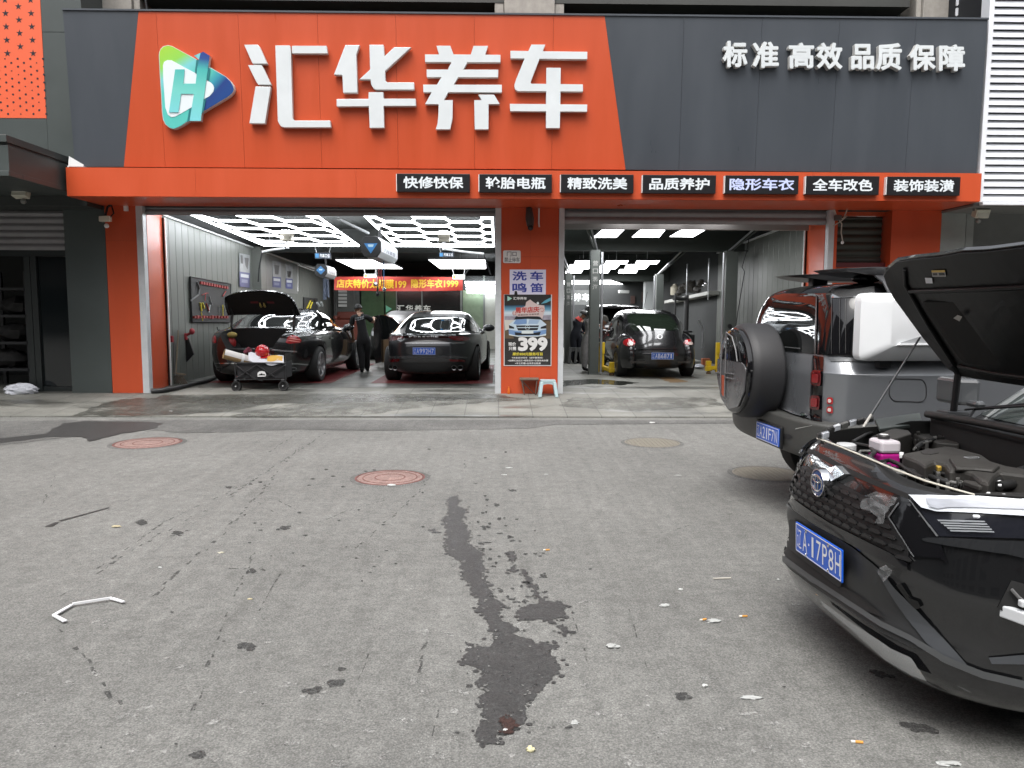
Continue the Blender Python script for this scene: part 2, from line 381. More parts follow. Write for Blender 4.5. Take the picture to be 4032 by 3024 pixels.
g = MB(); g.quad((-6.3, 14.3, FZ+.006), (.44, 14.3, FZ+.006), (.44, 29.9, FZ+.006), (-6.3, 29.9, FZ+.006)); setting('damp_workshop_floor', g, tiles('damp_floor_tiles', (.105, .106, .095), (.05, .05, .045), .52, .62, wet=.48, wetcol=.6, rough=.5, ms=.008))
def floor_sheet(name, outline_px, mat, z=0.004, step=0.05, amp=0.02, seed=1, plane=0.0, more=(), blobs=False):
    polys = []
    for i, pl in enumerate([outline_px]+list(more)):
        pts = [tuple(at_z(x, y, plane)[:2]) for x, y in pl]; polys.append(ragged(ragged(pts, step*2.2, amp*1.6, seed+i), step*.7, amp*.8, seed+50+i) if amp < .01 else ragged(pts, step, amp, seed+i))
    if blobs:
        rb = random.Random(seed+9); extra = []
        for pl in polys:
            for x, y in dense(list(pl), .012):
                if rb.random() < .5: continue
                r = rb.uniform(.004, .017)*(1.6 if rb.random() < .15 else 1); cx, cy = x+rb.gauss(0, .013), y+rb.gauss(0, .013); k0 = rb.uniform(0, 6)
                extra.append([(cx+r*rb.uniform(.7, 1.2)*math.cos(k0+k*math.pi/3.5), cy+r*rb.uniform(.7, 1.2)*math.sin(k0+k*math.pi/3.5)) for k in range(7)])
        polys = polys+extra
    V, T, E = fill(polys); return MB().add([(x, y, plane+z) for x, y in V], T).build(name, mat)
o = floor_sheet('old_asphalt_strip', [(-200, 1662), (330, 1655), (700, 1655), (2016, 1655), (2900, 1655), (2900, 1668), (2200, 1672), (2080, 1688), (1900, 1690), (1500, 1696), (1150, 1692), (900, 1702), (700, 1706), (640, 1698), (520, 1690), (300, 1720), (0, 1755), (-300, 1780)], ASPH_OLD, 0.004, 0.12, 0.03); o['kind'] = 'structure'
o = floor_sheet('damp_patch', [(-300, 1745), (0, 1728), (170, 1712), (250, 1668), (340, 1660), (560, 1662), (640, 1668), (600, 1690), (460, 1712), (350, 1740), (330, 1720), (180, 1722), (0, 1748), (-300, 1770)], ASPH_WET, 0.008, 0.08, 0.03, 4); o['kind'] = 'structure'
# the long wet trail running towards the camera (traced on the ground)
TR = [(1768, 1960), (1800, 1952), (1808, 2000), (1830, 2010), (1822, 2070), (1845, 2100), (1840, 2140), (1890, 2170), (1912, 2230), (1900, 2270), (1935, 2330), (1975, 2390), (1965, 2430), (2015, 2460), (2022, 2500), (2090, 2520), (2110, 2550), (2185, 2580), (2195, 2640), (2155, 2680), (2140, 2720), (2090, 2750), (2060, 2800), (2060, 2860), (2000, 2890), (1960, 2895), (1960, 2930), (1890, 2935), (1875, 2890), (1900, 2860), (1890, 2790), (1895, 2730), (1880, 2690), (1905, 2650), (1825, 2610), (1822, 2575), (1860, 2550), (1930, 2550), (1950, 2500), (1915, 2440), (1880, 2400), (1885, 2360), (1850, 2310), (1820, 2260), (1810, 2220), (1770, 2180), (1752, 2150), (1762, 2110), (1755, 2060), (1772, 2010)]
BR = [(2032, 2410), (2050, 2392), (2120, 2380), (2135, 2372), (2110, 2345), (2080, 2300), (2065, 2270), (2055, 2250), (2065, 2245), (2090, 2280), (2100, 2310), (2130, 2350), (2160, 2370), (2200, 2372), (2232, 2400), (2215, 2430), (2180, 2440), (2240, 2490), (2235, 2500), (2170, 2445), (2090, 2440), (2040, 2442)]
o = floor_sheet('wet_trail', TR, ASPH_WET, 0.004, 0.022, 0.0099, 11, more=[BR, [(2095, 2540), (2150, 2530), (2190, 2550), (2170, 2570), (2110, 2560)], [(1740, 2050), (1760, 2030), (1765, 2060)], [(2010, 2230), (2025, 2225), (2030, 2250), (2015, 2260)], [(2000, 2180), (2020, 2170), (2030, 2200), (2015, 2215)], [(1700, 2085), (1720, 2080), (1722, 2098), (1703, 2100)]], blobs=True); o['kind'] = 'structure'
rgh = random.Random(12); mb = MB()     # dry flecks of road showing inside the wet trail
for _ in range(90):
    k = rgh.randrange(len(TR)); x, y = TR[k]; x += (1960-x)*rgh.uniform(.05, .5)*(1 if y > 2300 else .25); y += rgh.gauss(0, 16); a = rgh.uniform(3, 9); b = a*rgh.uniform(.3, .6)
    pl = [tuple(at_z(x+a*math.cos(q)*rgh.uniform(.5, 1.2), y+b*math.sin(q)*rgh.uniform(.5, 1.2))[:2]) for q in [j*math.pi/4 for j in range(8)]]; V, T, E = fill([pl]); mb.add([(p[0], p[1], .0055+.00003*_) for p in V], T)
o = mb.build('dry_flecks', ASPH); o['kind'] = 'stuff'; o['label'] = 'dry grey flecks of asphalt inside the dark wet trail'
# rust-brown spill at its near end
RUST = asphalt('asphalt_rust', (0.020, 0.009, 0.007), (0.065, 0.030, 0.022), rough=0.5)
o = floor_sheet('rust_stain', [(1962, 2845), (1985, 2828), (2020, 2838), (2042, 2832), (2036, 2860), (2012, 2872), (1990, 2894), (1968, 2868)], RUST, 0.008, 0.012, 0.009, 5, blobs=True); o['kind'] = 'structure'
AP_O, AP_N = np.array([0, 11.5, .022]), np.array([0, -.118, 1.7])/np.linalg.norm([0, -.118, 1.7])
def apron_sheet(name, px, mat, seed, dz=.004):
    pl = ragged(dense([tuple(on_plane(x, y, AP_O, AP_N)[:2]) for x, y in px], .2), .1, .04, seed); V, T, E = fill([pl])
    o = MB().add([(x, y, .022+(y-11.5)*.0694+dz) for x, y in V], T).build(name, mat); o['kind'] = 'structure'; return o
DAMP = asphalt('damp_paving', (.040, .041, .034), (.105, .104, .09), rough=.35, spec=.6, cover=.66, cs=2.2, soft=.16); DAMP2 = asphalt('dirty_paving', (.06, .06, .05), (.14, .138, .12), rough=.5, cover=.36, cs=3, soft=.18)
apron_sheet('damp_paving_patch', [(290, 1636), (420, 1585), (480, 1572), (620, 1566), (980, 1562), (1180, 1575), (1010, 1600), (900, 1622), (640, 1638)], DAMP, 3)
apron_sheet('damp_paving_patch', [(600, 1572), (640, 1556), (1300, 1550), (1950, 1552), (2020, 1566), (1700, 1580), (1200, 1588), (800, 1592)], DAMP, 6, .006)
apron_sheet('dirty_paving_patch', [(900, 1640), (1100, 1600), (1300, 1562), (1900, 1562), (2150, 1570), (1700, 1600), (1400, 1640)], DAMP2, 4)
apron_sheet('dirty_paving_patch', [(2250, 1566), (2800, 1566), (2850, 1600), (2500, 1620), (2200, 1600)], DAMP2, 5, .005)
# small oil spots and drips: nobody would count them
rg = random.Random(3); sp = []
for x, y, a in [(980, 2547, 34), (1330, 2690, 26), (1350, 2635, 12), (1230, 2720, 22), (2690, 2740, 28), (3620, 2870, 46), (3470, 2660, 30), (770, 2975, 28), (1120, 2080, 22), (700, 2100, 24), (900, 1920, 14), (995, 2250, 16), (1195, 2230, 9), (560, 2060, 26)]: sp.append((x, y, a, a*0.42))
for _ in range(44): y = rg.uniform(1760, 2250); sp.append((rg.uniform(950, 2150), y, rg.uniform(4, 11), rg.uniform(2, 4)))
for _ in range(60): y = rg.uniform(1930, 2420); sp.append((1800+(y-1930)*0.40+rg.gauss(70, 75), y, rg.uniform(4, 14), rg.uniform(2, 7)))
for _ in range(50): y = rg.uniform(2440, 2920); sp.append((2010+rg.gauss(0, 130), y, rg.uniform(3, 12), rg.uniform(2, 7)))
for _ in range(22): y = rg.uniform(2200, 2990); sp.append((rg.uniform(100, 3500), y, rg.uniform(3, 9), rg.uniform(2, 5)))
mb = MB()
for i, (x, y, a, b) in enumerate(sp):
    pl = [tuple(at_z(x+a*math.cos(t)*rg.uniform(0.6, 1.15), y+b*math.sin(t)*rg.uniform(0.6, 1.15))[:2]) for t in [k*2*math.pi/13 for k in range(13)]]
    ps = [pl]+[[(cx_+r_*math.cos(k*1.05), cy_+r_*math.sin(k*1.05)) for k in range(6)] for cx_, cy_, r_ in [(rg.choice(pl)[0], rg.choice(pl)[1], a*.0008*rg.uniform(.5, 1.3)) for _ in range(5)]] if a > 11 else [pl]
    V, T, E = fill(ps); mb.add([(p[0], p[1], 0.003+.00001*i) for p in V], T)
o = mb.build('oil_spots', ASPH_SPOT); o['kind'] = 'stuff'; o['label'] = 'scattered dark oil drips on the grey asphalt'
# tyre scuffs and scratches
mb = MB()
def stroke(pts, wpx):
    q = [at_z(x, y) for x, y in pts]; w0 = wpx
    for a, b in zip(q[:-1], q[1:]):
        d = (b-a)[:2]; L = np.linalg.norm(d); n = np.array([-d[1], d[0]])/L
        k = max(1, int(L/0.09))
        for i in range(k):
            if rg.random() < 0.34: continue
            s, e = a+(b-a)*i/k, a+(b-a)*(i+rg.uniform(0.4, 1.0))/k; off = rg.uniform(-1, 1)*w0*0.6; w1 = w0*rg.uniform(0.15, 0.6)
            mb.add([(s[0]+n[0]*(off-w1), s[1]+n[1]*(off-w1), 0.002), (s[0]+n[0]*(off+w1), s[1]+n[1]*(off+w1), 0.002), (e[0]+n[0]*(off+w1*0.6), e[1]+n[1]*(off+w1*0.6), 0.002), (e[0]+n[0]*(off-w1*0.6), e[1]+n[1]*(off-w1*0.6), 0.002)], [(0, 1, 2, 3)])
for pts, wd in [([(740, 2850), (860, 2520), (930, 2350), (1010, 2150)], 0.022), ([(200, 2460), (330, 2570), (430, 2720), (470, 2800)], 0.03), ([(230, 2350), (600, 2120), (900, 1960), (1150, 1790), (1290, 1700)], 0.03), ([(600, 2350), (900, 2080), (1060, 1900), (1180, 1760)], 0.03), ([(1630, 2700), (1670, 2560), (1720, 2480)], 0.02), ([(1400, 2160), (1640, 1950), (1700, 1860)], 0.02), ([(180, 1965), (250, 1930)], 0.012), ([(960, 1745), (1190, 1730)], 0.014), ([(2480, 2400), (2550, 2640)], 0.012), ([(170, 1980), (220, 1870)], 0.012), ([(1000, 1970), (1100, 2030)], 0.015), ([(1830, 1860), (1836, 1790)], 0.02), ([(2240, 2380), (2320, 2620)], 0.012), ([(380, 2240), (640, 2060), (980, 1900)], .02), ([(1060, 1780), (1180, 1700), (1320, 1670)], .02), ([(520, 1800), (700, 1790)], .012), ([(420, 2010), (520, 1960)], .01), ([(1250, 2060), (1400, 2000), (1560, 1960)], .014), ([(1120, 2240), (1010, 2420)], .012), ([(1480, 2500), (1400, 2700)], .01), ([(2600, 2100), (2900, 2020)], .01), ([(900, 2240), (1020, 2240), (1060, 2260)], .02), ([(1180, 2020), (1080, 1960)], .012), ([(60, 1830), (300, 1838)], .01), ([(1700, 2900), (1730, 2760)], .01)]: stroke(pts, wd)
o = mb.build('tyre_scuffs', ASPH_SCUFF); o['kind'] = 'stuff'; o['label'] = 'faint tyre scuffs and scratches on the asphalt'
mb = MB()
for x0, y0, x1, y1, wd in [(235, 2053, 430, 2000, 0.018), (190, 2075, 225, 2058, 0.03)]:
    a, b = at_z(x0, y0), at_z(x1, y1); d = (b-a)/np.linalg.norm(b-a); n = np.array([-d[1], d[0], 0])
    mb.add([a+n*wd+[0, 0, .004], a-n*wd+[0, 0, .004], b-n*wd*.5+[0, 0, .004], b+n*wd*.5+[0, 0, .004]], [(0, 1, 2, 3)])
o = mb.build('skid_mark', ASPH_WET); o['kind'] = 'structure'
mb = MB()
for _ in range(110):
    x, y = rg.uniform(50, 3200), 2330+rg.random()**.6*690; a, b = rg.uniform(12, 62), rg.uniform(6, 20)
    pl = [tuple(at_z(x+a*math.cos(t)*rg.uniform(0.4, 1.2), y+b*math.sin(t)*rg.uniform(0.4, 1.2))[:2]) for t in [k*2*math.pi/11 for k in range(11)]]
    V, T, E = fill([pl]); mb.add([(p[0], p[1], 0.0012+0.00002*_) for p in V], T)
o = mb.build('pale_scuffs', ASPH_PALE); o['kind'] = 'stuff'; o['label'] = 'pale worn flecks on the asphalt'

# ------------------------------------------------------------------ the workshop building
shop = thing('workshop_building', 'car workshop with orange and slate fascia and two open garage bays', 'building', (0, WY, 0))
# orange canopy band over the doors
bz0, bz1, by = 3.375, 3.815, 12.4
mb = MB(); mb.box(-6.77, 7.70, by+0.012, WY+0.1, bz0+0.004, bz1-0.004, 1)
xs = [-6.77]+[at_y(px, 720, by)[0] for px in (770, 1402, 2026, 2650, 3200)]+[7.70]
for a, b in zip(xs[:-1], xs[1:]): mb.box(a+0.0015, b-0.0015, by, by+0.012, bz0, bz1)
mb.box(-6.765, 7.695, by+0.013, WY-0.002, bz0-0.006, bz0+0.003)
mb.build('canopy_band', [ORANGE, ORANGE_D], shop)
mb = MB(); mb.box(at_y(300, 800, 12.55)[0], at_y(3560, 830, 12.55)[0], 12.5, 12.55, bz0-0.03, bz0-0.006); 
# sign fascia, leaning forward a little at the top
PO, PN = np.array([0, 12.50, 3.83]), np.array([0, -0.9987, -0.0512])
def pan(px, py, d=0.0): return on_plane(px, py, PO+PN*d, PN)
def pan_xz(X, z, d=0.0): o = PO+PN*d; return np.array([X, o[1]-(z-o[2])*PN[2]/PN[1], z])
def clip(poly, x0, x1):
    for k, s in ((x0, 1), (x1, -1)):
        out = []
        for a, b in zip(poly, poly[1:]+poly[:1]):
            ia, ib = (a[0]-k)*s >= 0, (b[0]-k)*s >= 0
            if ia: out.append(a)
            if ia != ib: t = (k-a[0])/(b[0]-a[0]); out.append((k, a[1]+(b[1]-a[1])*t))
        poly = out
        if not poly: break
    return poly
def fascia(name, pts, seams, mat, backm):
    pl = [tuple(pan(x, y)[[0, 2]]) for x, y in pts]; mb = MB(); sx = [-99]+[pan(x, 350)[0] for x in seams]+[99]
    for a, b in zip(sx[:-1], sx[1:]):
        q = clip(pl, a+0.0018, b-0.0018)
        if len(q) > 2: mb.prism([q], lambda X, z: pan_xz(X, z), (0, 0.03, 0))
    mb.prism([pl], lambda X, z: pan_xz(X, z)+np.array([0, 0.034, 0]), (0, 0.5, 0), 1)
    return mb.build(name, [mat, backm], shop)
fascia('fascia_panel', [(247, 42), (545, 45), (487, 657), (295, 657)], [], SLATE, SLATE_D)
fascia('fascia_panel', [(545.5, 45), (2380, 58), (2463, 668), (487.5, 657)], [632, 950, 1258, 1563, 1868, 2176], ORANGE, ORANGE_D)
fascia('fascia_panel', [(2380.5, 58), (3890, 78), (3845, 683), (2463.5, 668)], [2684, 2988, 3290, 3588], SLATE, SLATE_D)
mb = MB(); a, b = pan(247, 42), pan(3890, 78); mb.box(a[0]-0.005, b[0]+0.005, a[1]-0.02, a[1]+0.30, a[2]+0.004, a[2]+0.03); mb.build('fascia_cap', SLATE, shop)
# pillars
def pil(name, x0, x1, mat, y0=WY, y1=14.1, z1=3.372, zs=()):
    mb = MB(); zz = [0.10]+list(zs)+[z1]
    for a, b in zip(zz[:-1], zz[1:]): mb.box(x0, x1, y0, y1, a+0.0015, b-0.0015)
    mb.box(x0+0.003, x1-0.003, y0+0.003, y1-0.003, 0.10, z1, 1)
    return mb.build(name, [mat, ORANGE_D], shop)
pil('pillar', -6.75, -6.222, ORANGE, zs=(2.78,))
mb = MB()
for x0, x1 in ((0.042, 0.544), (0.547, 1.038)):
    for z0, z1 in ((0.10, 2.538), (2.542, 3.372)): mb.box(x0, x1, WY, WY+.05, z0, z1)
mb.box(0.046, 1.034, WY+0.004, WY+.048, 0.10, 3.37, 1); mb.build('pillar', [ORANGE, ORANGE_D], shop); MB().box(0.044, 1.036, WY+.052, 14.1, .10, 3.372).build('pillar_core', GALV, shop)
mb = MB(); mb.box(5.845, 5.90, WY, 13.9, 0.1, 3.372); mb.box(5.90, 6.85, WY+0.25, 13.9, 0.1, 2.44); mb.box(6.85, 7.72, WY, 14.1, 0.1, 3.372); mb.box(5.90, 6.85, WY+0.25, 13.9, 3.30, 3.372)
mb.build('pillar', ORANGE, shop)
# white door frames
for x0, x1 in ((-6.218, -6.105), (-0.062, 0.038), (1.042, 1.135), (5.742, 5.842)):
    MB().box(x0, x1, WY-0.012, WY+0.13, 0.10, 3.372).build('door_frame', FRAME, shop, bevel=0.004)
# orange door reveals with dark edge trim
for xa, xb, s in ((-6.10, -6.235, 1), (5.735, 5.80, -1)):
    mb = MB(); mb.add([(xa, WY+0.131, 0.12), (xb, 14.56, 0.12), (xb, 14.56, 3.36), (xa, WY+0.131, 3.36), (xa-0.1*s, WY+0.131, 0.12), (xb-0.1*s, 14.56, 0.12), (xb-0.1*s, 14.56, 3.36), (xa-0.1*s, WY+0.131, 3.36)],
        [(0, 1, 2, 3), (4, 7, 6, 5), (0, 4, 5, 1), (3, 2, 6, 7), (1, 5, 6, 2), (0, 3, 7, 4)])
    mb.build('door_reveal', ORANGE, shop)
    mb = MB(); mb.box(xb-0.05*s, xb+0.035*s, 14.565, 14.60, 0.15, 3.3, 0); mb.box(xb+0.036*s, xb+0.055*s, 14.56, 14.60, 0.15, 3.3, 1); mb.build('edge_trim', [BLACK, WHITE], shop)
# roller shutters, rolled up
def shutter(x0, x1, zb, zt, y, name='roller_shutter', parent=None, pitch=0.10, mat=SHUT):
    mb = MB(); z = zb; 
    while z < zt-0.01:
        h = min(pitch, zt-z); n = 6
        pr = [(y-0.028*math.sin(math.pi*i/n), z+h*(0.04+0.92*i/n)) for i in range(n+1)]
        v = [(x, a, b) for x in (x0, x1) for a, b in pr]; mb.add(v, [(i, i+1, n+1+i+1, n+1+i) for i in range(n)]); mb.box(x0, x1, y, y+0.02, z, z+h*0.999); z += pitch
    return mb.build(name, mat, parent, smooth=50)
shutter(-6.10, -0.065, 3.235, 3.37, 13.62, parent=shop)
shutter(1.14, 5.738, 3.125, 3.37, 13.62, parent=shop, pitch=0.12)
MB().box(1.16, 5.72, 14.3, 14.36, 3.10, 3.21).build('lintel', M('lintel_grey', (0.30, 0.28, 0.27), 0.5), shop, bevel=0.006)
# side window with shutter, right of the right-hand bay
mb = shutter(5.93, 6.82, 2.46, 3.29, 13.80, 'window', shop, 0.13, M('window_slats', (0.045, 0.05, 0.042), 0.5))
MB().box(5.90, 6.85, 13.66, 13.78, 2.40, 2.475).build('window_sill', M('maroon', (0.10, 0.012, 0.015), 0.5), shop)
# interior shell: side walls of grooved grey panels, partition, ceiling, back
def grooved(x, y0, y1, z0, zf, face, name='interior_wall', pw=0.31):
    mb = MB(); y = y0
    while y < y1:
        e = min(y+pw, y1); mb.add([(x, y+0.012, z0), (x, e-0.012, z0), (x, e-0.012, zf(e)), (x, y+0.012, zf(y)), (x-face*0.012, y, z0), (x-face*0.012, y, zf(y)), (x-face*0.012, e, z0), (x-face*0.012, e, zf(e))], [(0, 1, 2, 3), (4, 0, 3, 5), (1, 6, 7, 2)]); y = e
    mb.box(x-face*0.014, x-face*0.10, y0, y1, z0, zf(y1))
    return mb.build(name, GALV, shop)
wz = lambda y: 3.36-0.035*(y-14)
grooved(-6.27, 14.6, 19.85, FZ, wz, 1); grooved(-6.27, 20.35, 29.5, FZ, lambda y: wz(y)-0.02, 1)
grooved(5.84, 14.6, 20.6, FZ, wz, -1)
def capstrip(x, y0, y1, face):
    mb = MB(); mb.add([(x, y0, wz(y0)), (x+0.05*face, y0, wz(y0)), (x+0.05*face, y1, wz(y1)), (x, y1, wz(y1)), (x, y0, wz(y0)+0.035), (x+0.05*face, y0, wz(y0)+0.035), (x+0.05*face, y1, wz(y1)+0.035), (x, y1, wz(y1)+0.035)],
        [(0, 3, 2, 1), (4, 5, 6, 7), (0, 1, 5, 4), (1, 2, 6, 5), (2, 3, 7, 6), (3, 0, 4, 7)]); mb.build('wall_cap', WHITE, shop)
capstrip(-6.268, 14.6, 19.85, 1); capstrip(-6.268, 20.4, 29.4, 1); capstrip(5.838, 14.6, 20.6, -1)
MB().box(-6.30, -6.05, 19.86, 20.33, FZ, 3.2).build('wall_post', GALV, shop)
mb = MB(); mb.box(0.45, 0.60, 14.6, 29.5, FZ, 2.9); mb.build('partition', GALV, shop)
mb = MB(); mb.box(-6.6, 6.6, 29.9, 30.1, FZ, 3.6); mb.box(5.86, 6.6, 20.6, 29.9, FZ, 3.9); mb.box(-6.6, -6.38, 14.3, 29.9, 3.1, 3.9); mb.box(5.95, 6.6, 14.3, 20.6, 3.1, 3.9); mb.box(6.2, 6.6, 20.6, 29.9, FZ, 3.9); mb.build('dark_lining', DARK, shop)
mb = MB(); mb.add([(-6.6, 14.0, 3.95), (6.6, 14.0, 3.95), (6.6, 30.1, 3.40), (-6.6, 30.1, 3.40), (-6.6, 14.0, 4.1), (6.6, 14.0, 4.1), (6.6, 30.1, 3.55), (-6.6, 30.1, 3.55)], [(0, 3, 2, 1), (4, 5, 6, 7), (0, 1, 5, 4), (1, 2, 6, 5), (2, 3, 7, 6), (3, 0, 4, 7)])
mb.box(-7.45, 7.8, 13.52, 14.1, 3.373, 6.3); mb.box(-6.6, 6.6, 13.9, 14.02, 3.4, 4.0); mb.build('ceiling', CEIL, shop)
BEAM = M('beam_green_grey', (0.045, 0.055, 0.048), 0.6)
for x0, x1, y, z in ((0.6, 5.85, 18.4, 3.03), (0.6, 5.85, 26.5, 2.62), (-6.2, 0.45, 20.6, 3.12)):
    MB().box(x0, x1, y, y+0.3, z, 3.75).build('ceiling_beam', BEAM if x0 > 0 else CEIL, shop)
# back partition of glass and dark screens
GRN = M('green_glass', (0.055, 0.095, 0.05), 0.12, noise=0.3, ns=2.5); PALEG = M('pale_glass', (0.17, 0.22, 0.15), 0.12, noise=0.25, ns=2); SCR = M('black_screen', (0.010, 0.011, 0.010), 0.15)
GY = 28.6
def gl(x0, y0, x1, y1, mat, name, dy=0.0):
    a, b = at_y(x0, y0, GY+dy), at_y(x1, y1, GY+dy); return MB().box(a[0], b[0], GY+dy, GY+dy+0.03, a[2], b[2]).build(name, mat, shop)
gl(1326, 1090, 1420, 1440, M('grey_glass', (0.09, 0.095, 0.09), 0.15, noise=0.3, ns=2), 'glass_pane'); gl(1421, 1090, 1515, 1440, GRN, 'glass_pane'); gl(1516, 1140, 1562, 1440, GRN, 'glass_pane'); gl(1563, 1145, 1812, 1440, SCR, 'dark_screen'); gl(1822, 1100, 1905, 1440, PALEG, 'glass_pane'); gl(1908, 1110, 1990, 1440, M('white_office', (0.36, 0.37, 0.33), 0.3, noise=0.2, ns=1.5), 'glass_pane')
for x in (1326, 1395, 1562, 1662, 1816, 1906): gl(x-4, 1085, x+4, 1440, M('mullion', (0.12, 0.13, 0.12), 0.4), 'mullion', -0.05)
gl(1515, 1085, 1990, 1143, DARK, 'transom', -0.02)
NOTE = M('notice_paper', (0.5, 0.52, 0.5), 0.6); mb = MB()
for i in range(5):
    a, b = at_y(1332, 1142+i*14, GY-0.06), at_y(1366, 1152+i*14, GY-0.06); mb.box(a[0], b[0], GY-0.06, GY-0.05, a[2], b[2])
tag(mb.build('notice_sheet', NOTE), 'column of pale notice papers on the back glass beside the mechanic', 'notice')
p = at_y(1370, 1245, 27.8); mb = MB(); mb.box(p[0]-.45, p[0]+.45, 27.6, 28.3, FZ, p[2]-.12); mb.box(p[0]-.47, p[0]+.47, 28.15, 28.4, p[2]-.12, p[2]+.16); mb.box(p[0]-.5, p[0]-.36, 27.6, 28.2, p[2]-.12, p[2]+.02); mb.box(p[0]+.36, p[0]+.5, 27.6, 28.2, p[2]-.12, p[2]+.02)
tag(mb.build('sofa', M('red_sofa', (0.11, 0.025, 0.015), 0.5), bevel=.05), 'dark red padded sofa behind the glass at the back of the left bay', 'sofa')

# ------------------------------------------------------------------ lettering on the fascia
def zf(ox, oy, s): return lambda pts: [(ox+x/s, oy+y/s) for x, y in pts]
z1 = zf(960, 150, 3.16); z2 = zf(1640, 150, 3.16)
CH = [
 [z1([(2, 82), (175, 80), (195, 105), (292, 320), (108, 318)]), z1([(50, 335), (220, 335), (240, 365), (340, 580), (178, 578), (155, 545)]), z1([(145, 600), (335, 605), (262, 1065), (68, 1062)]),
  z1([(390, 90), (575, 90), (585, 150), (608, 990), (613, 1010), (635, 1025), (1075, 1025), (1085, 1110), (495, 1110), (465, 1100), (440, 1070), (422, 1030)]), z1([(598, 95), (1030, 95), (1042, 190), (601, 190)])],
 [z1([(1262, 85), (1442, 85), (1400, 205), (1415, 680), (1235, 680), (1225, 460), (1120, 455)]), z1([(1562, 82), (1740, 82), (1750, 225), (1870, 112), (2085, 112), (1758, 410), (1762, 530), (1790, 550), (2118, 550), (2122, 640), (1640, 640), (1610, 620), (1585, 580), (1575, 515), (1435, 515), (1570, 390)]),
  z1([(1552, 672), (1735, 672), (1740, 752), (2138, 752), (2142, 845), (1740, 845), (1748, 1118), (1565, 1118), (1555, 848), (1155, 850), (1152, 757), (1550, 755)])],
 [z2([(248, 95), (420, 95), (460, 202), (1045, 208), (1045, 300), (632, 299), (590, 381), (392, 381), (437, 297), (107, 296), (105, 202), (280, 203)]), z2([(710, 97), (890, 97), (850, 212), (672, 212)]),
  z2([(125, 390), (1018, 392), (1015, 487), (128, 485)]), z2([(410, 370), (595, 370), (515, 490), (460, 585), (250, 585), (315, 480)]), z2([(82, 578), (1062, 580), (1062, 675), (85, 672)]),
  z2([(200, 655), (405, 655), (340, 772), (450, 772), (447, 1000), (418, 1135), (240, 1135), (262, 1060), (272, 960), (275, 822), (105, 822)]), z2([(770, 703), (965, 703), (1035, 820), (897, 822), (895, 1135), (725, 1135), (718, 772), (810, 772)])],
 [z2([(1168, 158), (2125, 170), (2125, 262), (1170, 252)]), z2([(1430, 80), (1603, 80), (1530, 258), (1422, 540), (1420, 555), (1432, 568), (2070, 575), (2072, 665), (1260, 658), (1232, 642), (1218, 610), (1218, 580), (1240, 510), (1345, 255)]),
  z2([(1617, 368), (1795, 370), (1790, 825), (1783, 1120), (1612, 1120), (1612, 820)]), z2([(1162, 818), (2125, 826), (2122, 915), (1165, 908)])]]
let = thing('sign_lettering', 'four large white raised Chinese characters on the orange fascia', 'sign', pan(1610, 350))
for polys in CH:
    mb = MB(); mb.prism(polys, lambda a, b: pan(a, b, 0.10), (0, 0.085, 0), 0, 1); mb.build('character', [LETTER, LETTER_S], let, bevel=0.006)
slog = thing('slogan_lettering', 'eight small white raised Chinese characters on the slate fascia', 'sign', pan(3320, 215))
for s, x0, y0, x1, y1 in (('标', 2849, 163, 2941, 262), ('准', 2966, 166, 3065, 265), ('高', 3108, 170, 3204, 267), ('效', 3218, 170, 3316, 270), ('品', 3354, 175, 3440, 271), ('质', 3452, 172, 3549, 274), ('保', 3584, 176, 3683, 274), ('障', 3700, 177, 3798, 277)):
    f = rect_fn(pan(x0, y0, 0.10), pan(x1, y0, 0.10), pan(x0, y1, 0.10))
    add_text(MB(), s, f, 0.035, 0, (0, 0.09, 0), 1).build('character', [LETTER, LETTER_S], slog)
# play-shaped logo with a slanted H
lz = zf(560, 130, 3.859); logo = thing('logo_sign', 'green, teal and blue triangular emblem with a slanted H on the orange fascia', 'sign', pan(770, 345))
OUT = [(252, 340), (258, 290), (278, 240), (320, 202), (390, 183), (450, 195), (800, 385), (1035, 520), (1270, 660), (1340, 725), (1385, 790), (1400, 850), (1385, 900), (1340, 950), (1290, 985), (930, 1195), (890, 1215), (720, 1330), (600, 1410), (500, 1455), (460, 1458), (410, 1440), (350, 1390), (315, 1320), (300, 1200), (290, 1000), (265, 600)]
Hs = [(500, 552), (643, 552), (625, 768), (812, 768), (835, 540), (865, 400), (885, 305), (925, 283), (1025, 345), (1000, 530), (900, 1240), (890, 1335), (720, 1335), (785, 925), (590, 925), (550, 1205), (405, 1205)]
MB().prism([lz(OUT), lz(Hs)], lambda a, b: pan(a, b, 0.09), (0, 0.08, 0)).build('backing', LETTER_S, logo)
def lg(name, pts, d, mat): return MB().prism([lz(p) for p in pts], lambda a, b: pan(a, b, d), (0, 0.004, 0)).build(name, mat, logo)
def gp(x, y): return pan(560+x/3.859, 130+y/3.859)-BASE[logo.name]
LIME, AQUA, TEAL, NAVY, WH = S(170, 215, 70), S(130, 210, 215), S(95, 200, 190), S(45, 70, 135), S(232, 240, 244)
lg('left_band', [[(260, 340), (268, 285), (286, 245), (325, 210), (390, 191), (450, 203), (822, 405), (800, 600), (720, 1150), (690, 1330), (600, 1402), (500, 1448), (460, 1450), (410, 1430), (358, 1383), (325, 1315), (308, 1200), (298, 1000), (273, 600)]], 0.096, gradient('logo_green', gp(300, 250), gp(620, 780), [(0, LIME), (0.45, S(150, 215, 90)), (0.72, AQUA), (1, TEAL)]))
